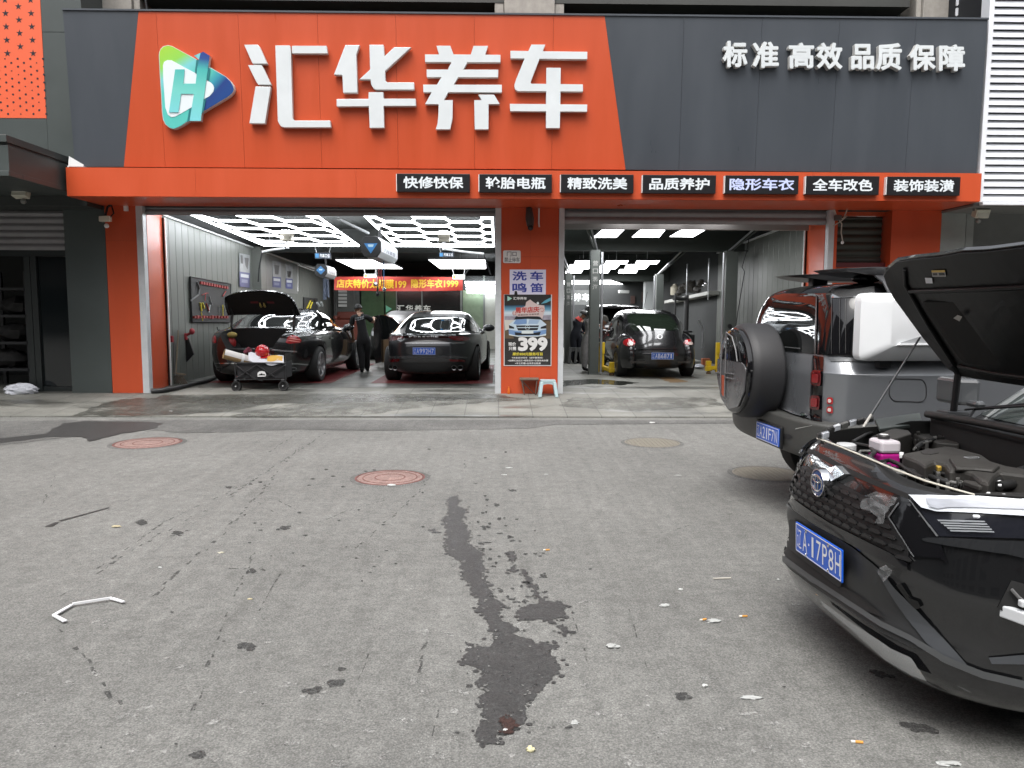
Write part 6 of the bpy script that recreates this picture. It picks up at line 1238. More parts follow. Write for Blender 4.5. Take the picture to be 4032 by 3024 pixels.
# number plate
pcn = np.array([1.421, 3.307, .5614]); ang = -1.5187; pn = np.array([math.sin(ang), -math.cos(ang), -.04]); c.plate('辽A·17P8H', c=pcn, n=pn, up=np.array([0, 0, 1.0]), screws=True)

# ------------------------------------------------------------------ raised bonnet and engine bay of the black SUV
t = RV.t; c = RV
hd = sub('bonnet', t); hO = c.W(F(1.03), 0, 1.262); hdir = c.f*.60+c.u*.80; hdir /= np.linalg.norm(hdir); hn = np.cross(hdir, -c.l); hn /= np.linalg.norm(hn)
if hn@(CAM-hO) < 0: hn = -hn
def hbs(px, py): p = on_plane(px, py, hO, hn)-hO; return (p@c.l, p@hdir)
far = [hbs(*p) for p in z8([(860, 1205), (815, 1195), (700, 1140), (660, 1092), (430, 820), (165, 470), (108, 350), (88, 262), (130, 190), (240, 95), (450, 45), (700, 10), (1000, -15), (1250, -25)])]
far = [p for p in far if p[0] < -.03]; S0 = far[0][1]; OUTL = far+[(0, far[-1][1]+.01)]+[(-b, s) for b, s in far[::-1]]
crown = lambda b, s: -hn*(.055*(b/.75)**2+.02*(s-.45)**2)+np.array([0, 0, .030])*(1-min(1, abs(b)/.72)**2)*max(0, 1-(s-S0)/.5)
hp = lambda b, s, d=0.0: hO+c.l*b+hdir*s+crown(b, s)+hn*d
V, T, E2 = fill([dense(OUTL, .05)], .06)
mb = MB(); n = len(V); mb.add([hp(b, s, -.022) for b, s in V]+[hp(b, s, 0) for b, s in V], [], 0)
for q in T: mb.f.append(tuple(q)); mb.f.append(tuple(i+n for i in q[::-1])); mb.m += [0, 0]
for a, b in E2: mb.f.append((a, b, b+n, a+n)); mb.m.append(0)
mb.build('bonnet_skin', RB, hd, smooth=40)
cen = (0, .5); sc_ = lambda k: [(b*k, .47+(s-.47)*k) for b, s in OUTL]
V, T, E2 = fill([dense(sc_(.93), .05)], .06); UND = M('bonnet_underside', (0.0055, 0.0057, 0.006), .42, spec=.22, coat=.06, noise=.2, ns=3)
MB().prism([dense(sc_(.968), .06)], lambda b, s: hp(b, s, .012), -hn*.012).build('inner_panel', UND, hd)
PADM = M('bonnet_pad', (0.006, 0.006, 0.0055), .8, noise=.3, ns=30)
MB().prism([round_poly([(-.54, S0+.13), (.54, S0+.13), (.56, .50), (-.56, .50)], .05)], lambda b, s: hp(b, s, .022), -hn*.01).build('lining', PADM, hd)
rib = lambda pts, r: MB().tube([hp(b, s, .014) for b, s in pts], r, 8)
rib([(-.60, .56), (-.3, .575), (0, .58), (.3, .575), (.60, .56)], .012).build('rib', UND, hd, smooth=50); rib([(-.62, S0+.09), (-.3, S0+.075), (.3, S0+.075), (.62, S0+.09)], .013).build('rib', UND, hd, smooth=50)
for sg in (-1, 1): rib([(.66*sg, S0+.10), (.645*sg, .35), (.60*sg, .60), (.50*sg, .70)], .012).build('rib', UND, hd, smooth=50)
def decal(q, d, name, mat): P = [hp(*hbs(*p), d) for p in z8(q)]; return MB().add(P, [(0, 1, 2, 3)]).build(name, mat, hd)
decal([(645, 145), (778, 137), (784, 200), (650, 208)], .014, 'label_sticker', M('label_grey', (.30, .30, .29), .4)); decal([(645, 145), (778, 137), (780, 157), (647, 165)], .015, 'label_stripe', M('label_yellow', (.62, .42, .08), .4)); decal([(655, 172), (700, 170), (703, 190), (657, 193)], .015, 'label_print', BLACK); decal([(715, 165), (770, 162), (774, 185), (722, 190)], .015, 'label_print', BLACK)
decal([(573, 222), (645, 219), (650, 272), (580, 276)], .014, 'white_sticker', M('sticker_white', (.72, .74, .78), .4)); 
decal([(870, 580), (915, 545), (960, 560), (930, 610)], .03, 'latch_bracket', M('latch_pale', (.42, .41, .38), .5))
for sg in (-1, 1): MB().tube([c.W(F(1.06), .72*sg, .98), c.W(F(1.05), .70*sg, 1.08), hp(.70*sg, S0+.03, .01), hp(.68*sg, S0+.10, .015)], .018).build('hinge', BLACK, hd)
# stay rod
rb, rt_ = at_z(3388, 1700, .97), hp(*hbs(3592, 1352), .02)
MB().tube([rb, rb+(rt_-rb)*.25, rt_], .0055, 8).build('stay_rod', M('rod_grey', (.10, .105, .11), .35, metal=.5), t); MB().tube([rb+(rt_-rb)*.05, rb+(rt_-rb)*.18], .0075, 8).build('rod_sleeve', M('rod_sleeve', (.55, .54, .5), .4), t)
# rim of the opening: a pale tube paints the reflected light along its edge
R_ = [c.hit(x, y, .004) for x, y in zr([(20, 525), (5, 550), (30, 580), (120, 630), (300, 700), (560, 808), (860, 935), (1200, 1060), (1500, 1145), (1700, 1200)])]
MB().tube(R_, .0045, 6).build('rim_highlight', M('rim_glint', (.55, .53, .46), .35), t)
MB().tube([c.hit(x, y, .003) for x, y in zr([(1700, 1200), (1900, 1205), (2212, 1225), (2600, 1255)])], .008, 6).build('fender_gap', SEAM, t)
# things in the bay, each traced on its own level
PL = M('engine_plastic', (0.018, 0.017, 0.016), .55, noise=.25, ns=14, bump=.05, bs=300); PL2 = M('dusty_plastic', (0.036, 0.034, 0.031), .6, noise=.3, ns=10); ALU = M('dull_aluminium', (.22, .22, .21), .45, metal=.6)
def slabz(name, pts, z, th, mat, bev=.008, par=None):
    return MB().prism([zr(pts)], lambda x, y: at_z(x, y, z), (0, 0, -th)).build(name, mat, par or t, bevel=bev)
slabz('bay_floor', [(0, 560), (560, 380), (1130, 290), (2300, 560), (2600, 1250), (1700, 1190), (860, 920), (300, 690)], .72, .02, M('bay_dark', (.012, .012, .012), .7, noise=.4, ns=20), 0)
slabz('engine_cover', [(940, 755), (1130, 720), (1370, 680), (1500, 695), (1780, 770), (1880, 840), (2010, 880), (2160, 905), (2500, 980), (2480, 1010), (1960, 945), (1890, 990), (1850, 1065), (1760, 1040), (1660, 960), (1560, 930), (1430, 930), (1380, 860), (1280, 840), (1180, 885), (1090, 830), (960, 778)], .985, .10, PL2, .014)
slabz('cover_ridge', [(1430, 800), (1560, 765), (1780, 790), (1960, 880), (1900, 925), (1700, 905), (1500, 900)], 1.0, .02, PL2, .012); slabz('cover_hollow', [(1130, 735), (1200, 705), (1300, 715), (1320, 750), (1240, 765), (1150, 760)], .988, .004, M('hollow_dark', (.03, .028, .027), .6), 0)
mb = MB(); ce = at_z(*zr([(1665, 803)])[0], 1.003); mb.tube([ce+np.array([.030*math.cos(k*math.pi/10), .020*math.sin(k*math.pi/10), 0]) for k in range(20)], .004, 6, closed=True).tube([ce+np.array([-.028, 0, 0]), ce+np.array([.028, 0, 0])], .003, 5).build('cover_emblem', SILV, t)
slabz('fuse_box', [(660, 558), (850, 492), (1000, 515), (1035, 552), (880, 600), (700, 600)], .99, .10, PL2, .006); slabz('fuse_box_base', [(690, 600), (880, 605), (1040, 555), (1045, 600), (900, 660), (720, 640)], .93, .06, PL, .004)
slabz('strut_tower', [(1000, 520), (1220, 480), (1480, 590), (1540, 660), (1300, 640), (1150, 600)], .95, .06, PL2, .008); slabz('side_shield', [(650, 400), (1120, 330), (1150, 440), (700, 500)], 1.0, .02, M('shield_grey', (.055, .065, .062), .5), .004)
slabz('washer_neck', [(280, 670), (415, 670), (410, 730), (290, 725)], .97, .08, PL, .006); w0 = at_z(*zr([(348, 676)])[0], .985); MB().lathe(w0, (0, 0, 1), [(.046, -.02), (.046, .004), (.040, .010), (.001, .012)], 24).build('washer_cap', M('cap_pale', (.5, .51, .52), .3), t)
# coolant bottle: milky top, magenta fluid below
rv = sub('coolant_bottle', t); q = [zr([p])[0] for p in ((605, 640), (895, 650), (912, 700), (590, 690))]
cB0 = at_z(*zr([(750, 690)])[0], .965)+np.array([0, 0, .02]); rx, ry = .058, .05
u_ = -c.l; v_ = c.f
def bb(z0, z1, k): return MB().obox(cB0+np.array([0, 0, (z0+z1)/2-.985]), u_*-.062*k, v_*.05*k, np.array([0, 0, (z1-z0)/2]))
bb(.942, 1.003, 1).build('bottle_top', M('milky_plastic', (.62, .58, .62), .35, coat=.2), rv, bevel=.014); bb(.87, .9415, .995).build('fluid', M('magenta_fluid', (.38, .015, .20), .25, coat=.3), rv, bevel=.012)
MB().lathe(cB0+np.array([.0, .01, .015]), (0, 0, 1), [(.028, -.01), (.028, .018), (.024, .024), (.001, .025)], 20).build('bottle_cap', M('cap_dark', (.03, .03, .03), .4), rv); MB().lathe(cB0+np.array([.0, .01, .040]), (0, 0, 1), [(.020, 0), (.001, .002)], 16).build('cap_label', WHITE, rv)
def hose(pts, z, r, mat, name='hose'): return MB().tube([at_z(*p, zz_) for p, zz_ in zip(zr(pts), z if hasattr(z, '__len__') else [z]*len(pts))], r, 8).build(name, mat, t, smooth=50)
HB = M('hose_black', (.016, .016, .016), .45)
hose([(450, 660), (600, 690), (645, 750), (600, 800), (520, 790)], .95, .011, HB); hose([(470, 775), (500, 735), (600, 735)], .95, .007, ALU); hose([(1080, 710), (1140, 660), (1280, 610), (1500, 600)], .95, .014, HB); hose([(1060, 715), (1110, 670), (1240, 630)], .955, .006, ALU)
hose([(1850, 1060), (1990, 1020), (2120, 960), (2300, 900)], .95, .018, HB); hose([(1950, 1100), (2080, 1080), (2212, 1020), (2400, 960)], .94, .020, HB); hose([(700, 850), (800, 830), (900, 870), (1040, 960), (1150, 1020)], .93, .010, HB); hose([(980, 930), (1200, 990), (1400, 1060), (1560, 1080)], .93, .012, HB)
hose([(620, 600), (700, 570), (780, 570), (860, 600)], .98, .008, HB); hose([(420, 640), (560, 560), (700, 520)], .96, .010, HB); hose([(1150, 880), (1250, 950), (1400, 980), (1520, 1000)], .94, .009, HB)
rg = random.Random(21)
for k in range(40):
    x, y = rg.uniform(720, 1800), 0; y = 870+(x-720)*.20+rg.uniform(-45, 70); h = rg.uniform(14, 34)
    if k % 3 == 0: hose([(x-60, y-10), (x, y+rg.uniform(-15, 15)), (x+70, y+25)], .925+rg.uniform(0, .02), rg.uniform(.004, .009), HB if k % 2 else ALU, 'pipe')
    else: slabz('engine_part', [(x-h, y-h*.3), (x+h*.6, y-h*.5), (x+h, y+h*.3), (x-h*.5, y+h*.5)], .93+rg.uniform(0, .025), .05, (PL, PL2, ALU, HB, ALU)[k % 5], .004)
for k in range(10):
    x = rg.uniform(1060, 1480); y = 560+rg.uniform(-40, 70); slabz('engine_part', [(x-20, y-6), (x+16, y-9), (x+22, y+7), (x-14, y+9)], .965, .04, (PL, ALU, PL2)[k % 3], .003)
slabz('relay_box', [(1570, 1040), (1740, 1090), (1830, 1110), (1830, 1140), (1760, 1155), (1575, 1095)], .945, .06, PL, .005); slabz('relay_lid', [(1590, 1030), (1780, 1060), (1835, 1100), (1740, 1100), (1575, 1045)], .965, .02, PL2, .005)
slabz('clamp', [(1480, 985), (1560, 955), (1585, 985), (1510, 1030)], .955, .02, ALU, .004); slabz('connector', [(905, 742), (955, 745), (950, 765), (910, 765)], .97, .02, WHITE, .003); slabz('connector', [(1290, 880), (1330, 870), (1350, 895), (1310, 905)], .97, .02, M('brass_yellow', (.45, .30, .06), .4), .003)
slabz('inner_fender', [(1850, 1160), (2300, 1170), (2600, 1205), (2600, 1225), (1760, 1180)], .945, .01, PL, .002)
for x, y in ((1840, 1165), (2000, 1183), (1960, 1080), (1955, 1040)): slabz('bolt_head', [(x-20, y-4), (x+20, y-4), (x+20, y+4), (x-20, y+4)], .955, .008, M('badge_white', (0, 0, 0)), .002)
for k, (x, y) in enumerate(((130, 530), (180, 480), (250, 455), (330, 430), (420, 405), (500, 390))): slabz('far_lamp_part', [(x-40, y+8), (x+30, y-14), (x+45, y+2), (x-20, y+22)], 1.018, .03, (LENS, PL, LENS, ALU, LENS, PL)[k], .004)
slabz('inner_lip', [(40, 550), (330, 420), (640, 370), (640, 390), (340, 440), (60, 565)], 1.012, .02, PL, .003)
# cowl, seals, wipers, near windscreen
cw = M('cowl_black', (.014, .014, .014), .6, noise=.2, ns=10)
MB().tube([c.W(F(.93), b, 1.065+.02*(1-(b/.75)**2)) for b in np.linspace(-.74, .74, 9)], .020, 8).build('cowl_seal', M('seal_rubber', (.035, .034, .033), .55), t, smooth=50)
mb = MB(); 
for b0, b1 in ((-.75, .75),): mb.obox(c.W(F(1.02), 0, 1.03), c.f*.07, c.l*.75, c.u*.02)
mb.build('cowl_panel', cw, t, bevel=.01)
MB().obox(c.W(F(.97), 0, .86), c.f*.02, c.l*.74, c.u*.17).build('firewall', cw, t)
for b in (-.55, .1): MB().tube([c.W(F(1.03), b, 1.065), c.W(F(1.10), b-.05*1, 1.11), c.W(F(1.24), b+.45, 1.205)], .008, 6).tube([c.W(F(1.08), b-.1, 1.10), c.W(F(1.27), b+.5, 1.235)], .006, 5).build('wiper', BLACK, t)
MB().obox(c.W(F(1.06), -.72, 1.075), c.f*.06, c.l*.05, c.u*.012).build('cowl_corner', M('corner_pale', (.08, .085, .09), .35), t, bevel=.005)
for sg in (-1, 1):
    MB().obox(c.W(F(1.27), 1.0*sg, 1.165), c.f*.055+c.l*.02*sg, c.l*.105, c.u*.075).obox(c.W(F(1.29), .87*sg, 1.105), c.f*.03, c.l*.06, c.u*.02).build('mirror', M('mirror_grey', (.07, .075, .08), .25, coat=.6), t, bevel=.035)
ws_ = MB()

# ------------------------------------------------------------------ wall of the left bay: tool boards, posters, cleaning tools
WX = -6.255
def wp_(px, py, d=0.0): return at_x(px, py, WX+d)
zL = zz(600, 800, 2.074)
def wall_poly(name, pts, d, th, mat, parent): 
    return MB().prism([zL(pts)], lambda x, y: wp_(x, y, d), (-th, 0, 0)).build(name, mat, parent)
PEG = M('pegboard', (.035, .036, .037), .55, noise=.2, ns=8)
t = thing('tool_board', 'large dark pegboard of hand tools on the left wall beside the black sedan', 'tool board', wp_(*zL([(480, 800)])[0]))
wall_poly('board', [(310, 600), (640, 660), (640, 972), (325, 970)], .03, .03, PEG, t)
mb = MB(); P = [wp_(*p, .034) for p in zL([(310, 600), (640, 660), (640, 972), (325, 970)])]; mb.tube(P, .012, 4, closed=True); mb.build('board_frame', BLACK, t)
rg = random.Random(8)
def hang(tools, d=.05):
    for nm, pts, r, mat in tools: MB().tube([wp_(*p, d) for p in zL(pts)], r, 6).build(nm, mat, t)
RH, YH, STL, WPL = M('tool_red', (.28, .03, .03), .45), M('tool_yellow', (.62, .52, .06), .45), M('tool_steel', (.28, .28, .28), .35, metal=.6), M('tool_white', (.55, .56, .55), .5)
hang([('air_hose', [(365, 640), (385, 700), (375, 750), (320, 790), (315, 800)], .018, M('hose_grey', (.14, .14, .14), .5)), ('hammer', [(405, 750), (440, 735), (455, 735)], .012, RH), ('hammer', [(435, 740), (430, 800)], .010, RH), ('wrench', [(465, 760), (485, 830)], .014, STL), ('spray_gun', [(392, 815), (402, 880)], .022, YH), ('spray_gun', [(410, 815), (425, 860)], .018, YH), ('pliers', [(440, 820), (462, 880)], .015, RH), ('brush', [(470, 830), (462, 890)], .012, WPL), ('screwdriver', [(400, 890), (410, 960)], .010, YH), ('screwdriver', [(575, 830), (578, 940)], .012, YH), ('screwdriver', [(590, 840), (600, 880)], .012, WPL), ('saw', [(545, 840), (550, 930)], .010, STL), ('cutter', [(575, 760), (600, 720)], .014, RH)])
mb = MB()
for i in range(11):
    x = 400+i*21; P = wp_(*zL([(x, 650+i*4.0)])[0], .06); mb.obox(P, (.015, 0, 0), (0, .045, 0), (0, 0, .030))
mb.build('red_bin_row', RH, t); mb = MB()
for i in range(12):
    x = 345+i*24; P = wp_(*zL([(x, 930)])[0], .06); mb.obox(P, (.02, 0, 0), (0, .045, 0), (0, 0, rg.uniform(.02, .035)))
mb.build('red_bin_row', RH, t)
t = thing('tool_board', 'small dark board crowded with yellow tools far along the left wall', 'tool board', wp_(*zL([(1290, 820)])[0])); wall_poly('board', [(1240, 768), (1350, 778), (1350, 872), (1240, 868)], .03, .03, PEG, t)
hang([('sprayer', [(1262, 860), (1290, 800)], .03, YH), ('sprayer', [(1285, 862), (1305, 810)], .025, YH), ('bottle', [(1300, 800), (1302, 790)], .04, M('tool_dark', (.05, .045, .04), .5)), ('sponge', [(1325, 800), (1330, 790)], .04, M('tool_dark', (0, 0, 0))), ('cloth', [(1345, 815), (1362, 840)], .05, M('cloth_pale', (.5, .55, .55), .6)), ('cloth', [(1378, 808), (1388, 838)], .045, M('cloth_pale', (0, 0, 0)))], .06)
def poster(label, quad, blue0, art):
    t = thing('wall_poster', label, 'poster', wp_(*zL([quad[0]])[0]), 'posters on the left wall')
    wall_poly('sheet', quad, .012, .01, M('poster_grey', (.30, .31, .32), .35, noise=.3, ns=5), t); (x0, y0), (x1, y1), (x2, y2), (x3, y3) = quad
    f = lambda u, v: (x0+(x1-x0)*u, (y0+(y3-y0)*v)*(1-u)+(y1+(y2-y1)*v)*u)
    wall_poly('blue_field', [f(0, blue0), f(1, blue0), f(1, 1), f(0, 1)], .015, .002, M('poster_blue', (.075, .085, .22), .4), t)
    wall_poly('heading', [f(.12, blue0+.06), f(.9, blue0+.06), f(.9, blue0+.16), f(.12, blue0+.16)], .018, .002, M('poster_pale', (.55, .57, .6), .4), t)
    wall_poly('text_block', [f(.2, blue0+.22), f(.8, blue0+.22), f(.8, blue0+.32), f(.2, blue0+.32)], .018, .002, M('poster_lilac', (.22, .24, .38), .4), t)
    for q in art: wall_poly('picture', [f(*p) for p in q], .018, .002, M('poster_dark', (.05, .05, .05), .3), t)
poster('blue and silver poster above the boot lid on the left wall', [(712, 408), (795, 425), (795, 690), (715, 680)], .55, [[(.1, .05), (.3, .05), (.35, .3), (.15, .3)], [(.5, .1), (.9, .1), (.8, .45), (.6, .35)]])
poster('left of the pair of blue posters on the pale board of the left wall', [(982, 470), (1050, 480), (1050, 690), (985, 685)], .60, [[(.2, .15), (.8, .15), (.7, .5), (.3, .5)]])
poster('right of the pair of blue posters on the pale board of the left wall', [(1090, 490), (1145, 497), (1145, 700), (1092, 696)], .60, [[(.2, .3), (.8, .3), (.7, .55), (.3, .55)]])
t = thing('pale_board', 'pale framed board behind two blue posters on the left wall', 'board', wp_(*zL([(1050, 560)])[0])); wall_poly('panel', [(925, 405), (1188, 490), (1188, 740), (930, 720)], .004, .01, M('pale_board', (.22, .225, .215), .35, noise=.2, ns=1), t)
mb = MB(); mb.tube([wp_(*p, .008) for p in zL([(925, 405), (1188, 490), (1188, 720)])], .012, 4); mb.build('board_frame', WHITE, t)
# cleaning tools leaning in the corner
t = thing('squeegee', 'tan pole squeegee leaning in the front corner of the left bay', 'squeegee', at_z(704, 1478, FZ)); q = lambda x, y, Y: at_y(x, y, Y)
WOOD = M('tan_wood', (.30, .24, .17), .6, noise=.2, ns=10)
MB().tube([q(702, 1300, 15.1), q(692, 1470, 14.95)], .014).build('pole', WOOD, t); MB().obox(q(708, 1472, 14.95), (.10, .03, -.018), (0, .02, 0), (0, 0, .014)).build('blade', WOOD, t)
t = thing('broom', 'old straw broom standing by the squeegee in the left corner', 'broom', at_z(712, 1512, FZ)); MB().tube([q(685, 1340, 14.95), q(690, 1490, 14.9)], .012).build('pole', STL, t)
mb = MB(); rg = random.Random(5)
for _ in range(40): a = q(690+rg.uniform(-4, 30), 1478, 14.9); b = q(683+rg.uniform(0, 62), 1514, 14.85); mb.tube([a, b], .005, 4)
mb.build('bristles', M('straw', (.10, .085, .065), .8), t)
t = thing('wash_gun', 'red grip and black apron hung low on the left bay wall', 'wash tool', q(745, 1360, 15.5)); RG = M('glove_red', (.36, .035, .045), .45)
MB().sphere(q(756, 1305, 15.5), (.055, .05, .065), 12).tube([q(720, 1316, 15.5), q(738, 1318, 15.5), q(756, 1308, 15.5)], .028).tube([q(729, 1318, 15.5), q(733, 1338, 15.5)], .035).build('grip', RG, t, smooth=50)
MB().prism([[(722, 1335), (742, 1332), (763, 1395), (720, 1440), (716, 1420)]], lambda x, y: q(x, y, 15.52), (.0, .04, 0)).build('apron', BLACK, t)
p = q(677, 1335, 14.7); tag(MB().box(p[0]-.03, p[0]+.03, 14.66, 14.72, p[2]-.06, p[2]+.06).build('red_switch', RG, bevel=.01), 'small red box low on the dark door trim of the left bay', 'switch box')
p = at_y(858, 1296, 17); t = tag(MB().tube([at_x(855, 1288, WX+.03), at_x(858, 1300, WX+.06), at_x(866, 1300, WX+.1)], .012).build('wall_hook', BLACK), 'small black hook on the left wall above the black sedan', 'hook')
# black hose on the paving
hp_ = [at_z(*p, z)+np.array([0, 0, .035]) for p, z in (((598, 1549), .15), ((640, 1545), .165), ((700, 1535), FZ), ((760, 1521), FZ), ((815, 1508), FZ), ((850, 1492), FZ), ((880, 1480), FZ), ((905, 1474), FZ))]
tag(MB().tube(hp_, [.05, .045, .04, .04, .04, .04, .04, .04], 10).build('exhaust_hose', M('hose_rubber', (.02, .02, .021), .5), smooth=50), 'thick black hose lying across the left bay entrance', 'hose')
# red drain mats under the cars
MAT = M('red_mat', (.17, .016, .018), .5, noise=.25, ns=5)
for lab, pts in (('red ribbed floor mat under the black sedan', (-5.70, -3.30, 15.15, 20.6)), ('red ribbed floor mat under the grey fastback', (-2.52, -.12, 15.1, 20.2))):
    x0, x1, y0, y1 = pts; mb = MB(); y = y0
    while y < y1: mb.box(x0, x1, y, y+.06, FZ+.005, FZ+.0105); y += .125
    tag(mb.build('floor_mat', MAT), lab, 'floor mat', 'red floor mats')
# ------------------------------------------------------------------ folding wagon and its load
WYD = 13.80; S_ = WYD/FPX; wq = lambda x, y, d=0.0: at_y(x, y, WYD+d)
t = thing('folding_wagon', 'black folding wagon loaded with sheets in front of the open boot', 'wagon', at_z(1030, 1520, .165))
FAB = M('wagon_fabric', (.018, .018, .020), .8, noise=.25, ns=18); TUBM = M('wagon_tube', (.03, .03, .032), .4)
mb = MB(); pts = [(930, 1430), (1000, 1428), (1060, 1440), (1110, 1432), (1122, 1425), (1122, 1490), (935, 1490)]
mb.prism([pts], lambda x, y: wq(x, y, .02), (0, .48, 0)); mb.build('fabric_body', FAB, t, bevel=.01)
mb = MB()
for d in (0, .52):
    for (x0, y0), (x1, y1) in (((925, 1428), (928, 1496)), ((1126, 1392), (1126, 1494)), ((930, 1494), (1126, 1494)), ((930, 1490), (1010, 1436)), ((1010, 1436), (1090, 1490)), ((930, 1440), (1000, 1490)), ((1040, 1490), (1122, 1438)), ((1000, 1490), (1035, 1500)), ((925, 1428), (1126, 1430))): mb.tube([wq(x0, y0, d-.015), wq(x1, y1, d-.015)], .011, 6)
mb.build('tube_frame', TUBM, t)
for x, y in ((931, 1521), (1116, 1519)):
    for d in (0, .5):
        w = sub('wheel', t); ce = wq(x, y, d); R = 20*S_; MB().lathe(ce, (0, -1, 0), [(R*.62, -.03), (R*.95, -.035), (R, -.02), (R, .02), (R*.95, .035), (R*.62, .03)], 28).build('tyre', RUB, w, smooth=40)
        mb = MB(); mb.lathe(ce, (0, -1, 0), [(R*.64, -.015), (R*.64, .012), (R*.55, .012), (R*.55, .0), (.018, .0), (.018, .03), (.001, .03)], 24)
        for k in range(6): a = k*math.pi/3; mb.obox(ce+np.array([math.cos(a)*R*.35, -.008, math.sin(a)*R*.35]), (math.cos(a)*R*.25, 0, math.sin(a)*R*.25), (0, .006, 0), (-math.sin(a)*.008, 0, math.cos(a)*.008))
        mb.build('hub', TUBM, w); MB().sphere(ce+np.array([0, -.035, 0]), .012, 8).build('axle_cap', WHITE, w)
        MB().box(ce[0]-.03, ce[0]+.03, ce[1]-.05, ce[1]+.05, ce[2]+R*.75, ce[2]+R*1.35).build('fork', TUBM, t, bevel=.01)
lg_ = sub('logo_patch', t); zc = zz(820, 1120, 3.77)
MB().prism([zc([(728, 1340), (735, 1310), (760, 1290), (800, 1285), (835, 1295), (852, 1320), (858, 1342), (850, 1350), (830, 1325), (810, 1335), (795, 1315), (775, 1330), (750, 1338), (740, 1350)])], lambda x, y: wq(x, y, -.02), (0, .006, 0)).prism([zc([(728, 1352), (858, 1350), (850, 1368), (735, 1370)])], lambda x, y: wq(x, y, -.02), (0, .006, 0)).build('mountain_mark', WHITE, lg_)
t2 = thing('paper_roll', 'long roll of white film in brown paper lying in the wagon', 'roll', wq(945, 1410, .1))
a, b = wq(882, 1393, -.02), wq(1030, 1434, .30); d = (b-a)/np.linalg.norm(b-a)
MB().tube([a, b], .085, 20, cap=False).tube([a+d*.002, a+d*.01], [.085, .062], 20, cap=False).build('paper', M('kraft_paper', (.40, .26, .12), .7, noise=.12, ns=7), t2, smooth=50)
hw = np.cross(d, [0, 0, 1]); hw /= np.linalg.norm(hw); u2 = np.cross(hw, d)
mb = MB(); V = [a+d*s-d*.004+(math.cos(k)*hw+math.sin(k)*u2)*.089 for s in (0, np.linalg.norm(b-a)) for k in np.linspace(-.15, 2.6, 12)]; mb.add(V, [(i, i+1, i+13, i+12) for i in range(11)]); mb.build('white_film', M('film_white', (.66, .64, .62), .5), t2, smooth=50)
MB().lathe(a+d*.30, d, [(.093, 0), (.093, .045), (.088, .045), (.088, 0)], 24, close=True).build('band', WHITE, t2); MB().lathe(a+d*.06, d, [(.001, 0), (.06, 0)], 20).build('end_disc', M('film_grey', (.45, .45, .44), .6), t2)
rg = random.Random(2); mb = MB(); n = 16
V = [wq(940+i*11.5, 1392+6*math.sin(i*.6)+j*3.4+rg.uniform(-2, 2)+(i*1.2 if i < 10 else 12), .02+j*.06) for j in range(8) for i in range(n)]
V = [wq(978+i*9.3, (1391+i*2.4 if i < 8 else 1410)+j*-1.2+4*math.sin(i*.8+j)+(26*(1-j/1.5) if j < 1.5 else 0), .0+j*.06) for j in range(8) for i in range(n)]
mb.add(V, [(j*n+i, j*n+i+1, (j+1)*n+i+1, (j+1)*n+i) for j in range(7) for i in range(n-1)]); tag(mb.build('white_sheet', CLOTH, smooth=60), 'rumpled white plastic sheet draped over the wagon', 'sheet')
mb = MB(); V = [wq(1052+i*12, 1401+3*math.sin(i*1.3+j)+(20*(1-j) if j < 1 else 0), .04+j*.08) for j in range(4) for i in range(6)]; mb.add(V, [(j*6+i, j*6+i+1, (j+1)*6+i+1, (j+1)*6+i) for j in range(3) for i in range(5)]); tag(mb.build('yellow_envelope', M('envelope_yellow', (.62, .36, .06), .6), smooth=60), 'crumpled yellow envelope on the right end of the wagon load', 'envelope')
t2 = thing('hard_hat', 'shiny red hard hat resting on the wagon load', 'helmet', wq(1033, 1400, .2)); hc = wq(1033, 1396, .18)
HR = M('helmet_red', (.50, .012, .020), .12, coat=1.0); hc = hc+np.array([0, 0, .055]); mb = MB(); mb.sphere(hc, (.126, .14, .128), 28, zs=(-.62, 1)); mb.build('shell', HR, t2, smooth=60)
MB().lathe(hc+np.array([0, 0, -.065]), (0, -.25, 1), [(.112, 0), (.142, -.012), (.142, -.020), (.110, -.010)], 28).build('brim', HR, t2, smooth=50); MB().tube([hc+np.array([0, .14*math.cos(k), .124*math.sin(k)]) for k in np.linspace(.2, 2.9, 12)], .012, 6).build('crest', HR, t2, smooth=60)
tag(MB().tube([wq(962, 1388, .2), wq(975, 1380, .2), wq(981, 1368, .2)], [.03, .04, .022], 10).tube([wq(975, 1384, .2), wq(990, 1378, .2)], [.03, .02], 8).build('work_glove', M('glove_maroon', (.16, .03, .05), .8), smooth=60), 'dark red work glove beside the hard hat in the wagon', 'glove')

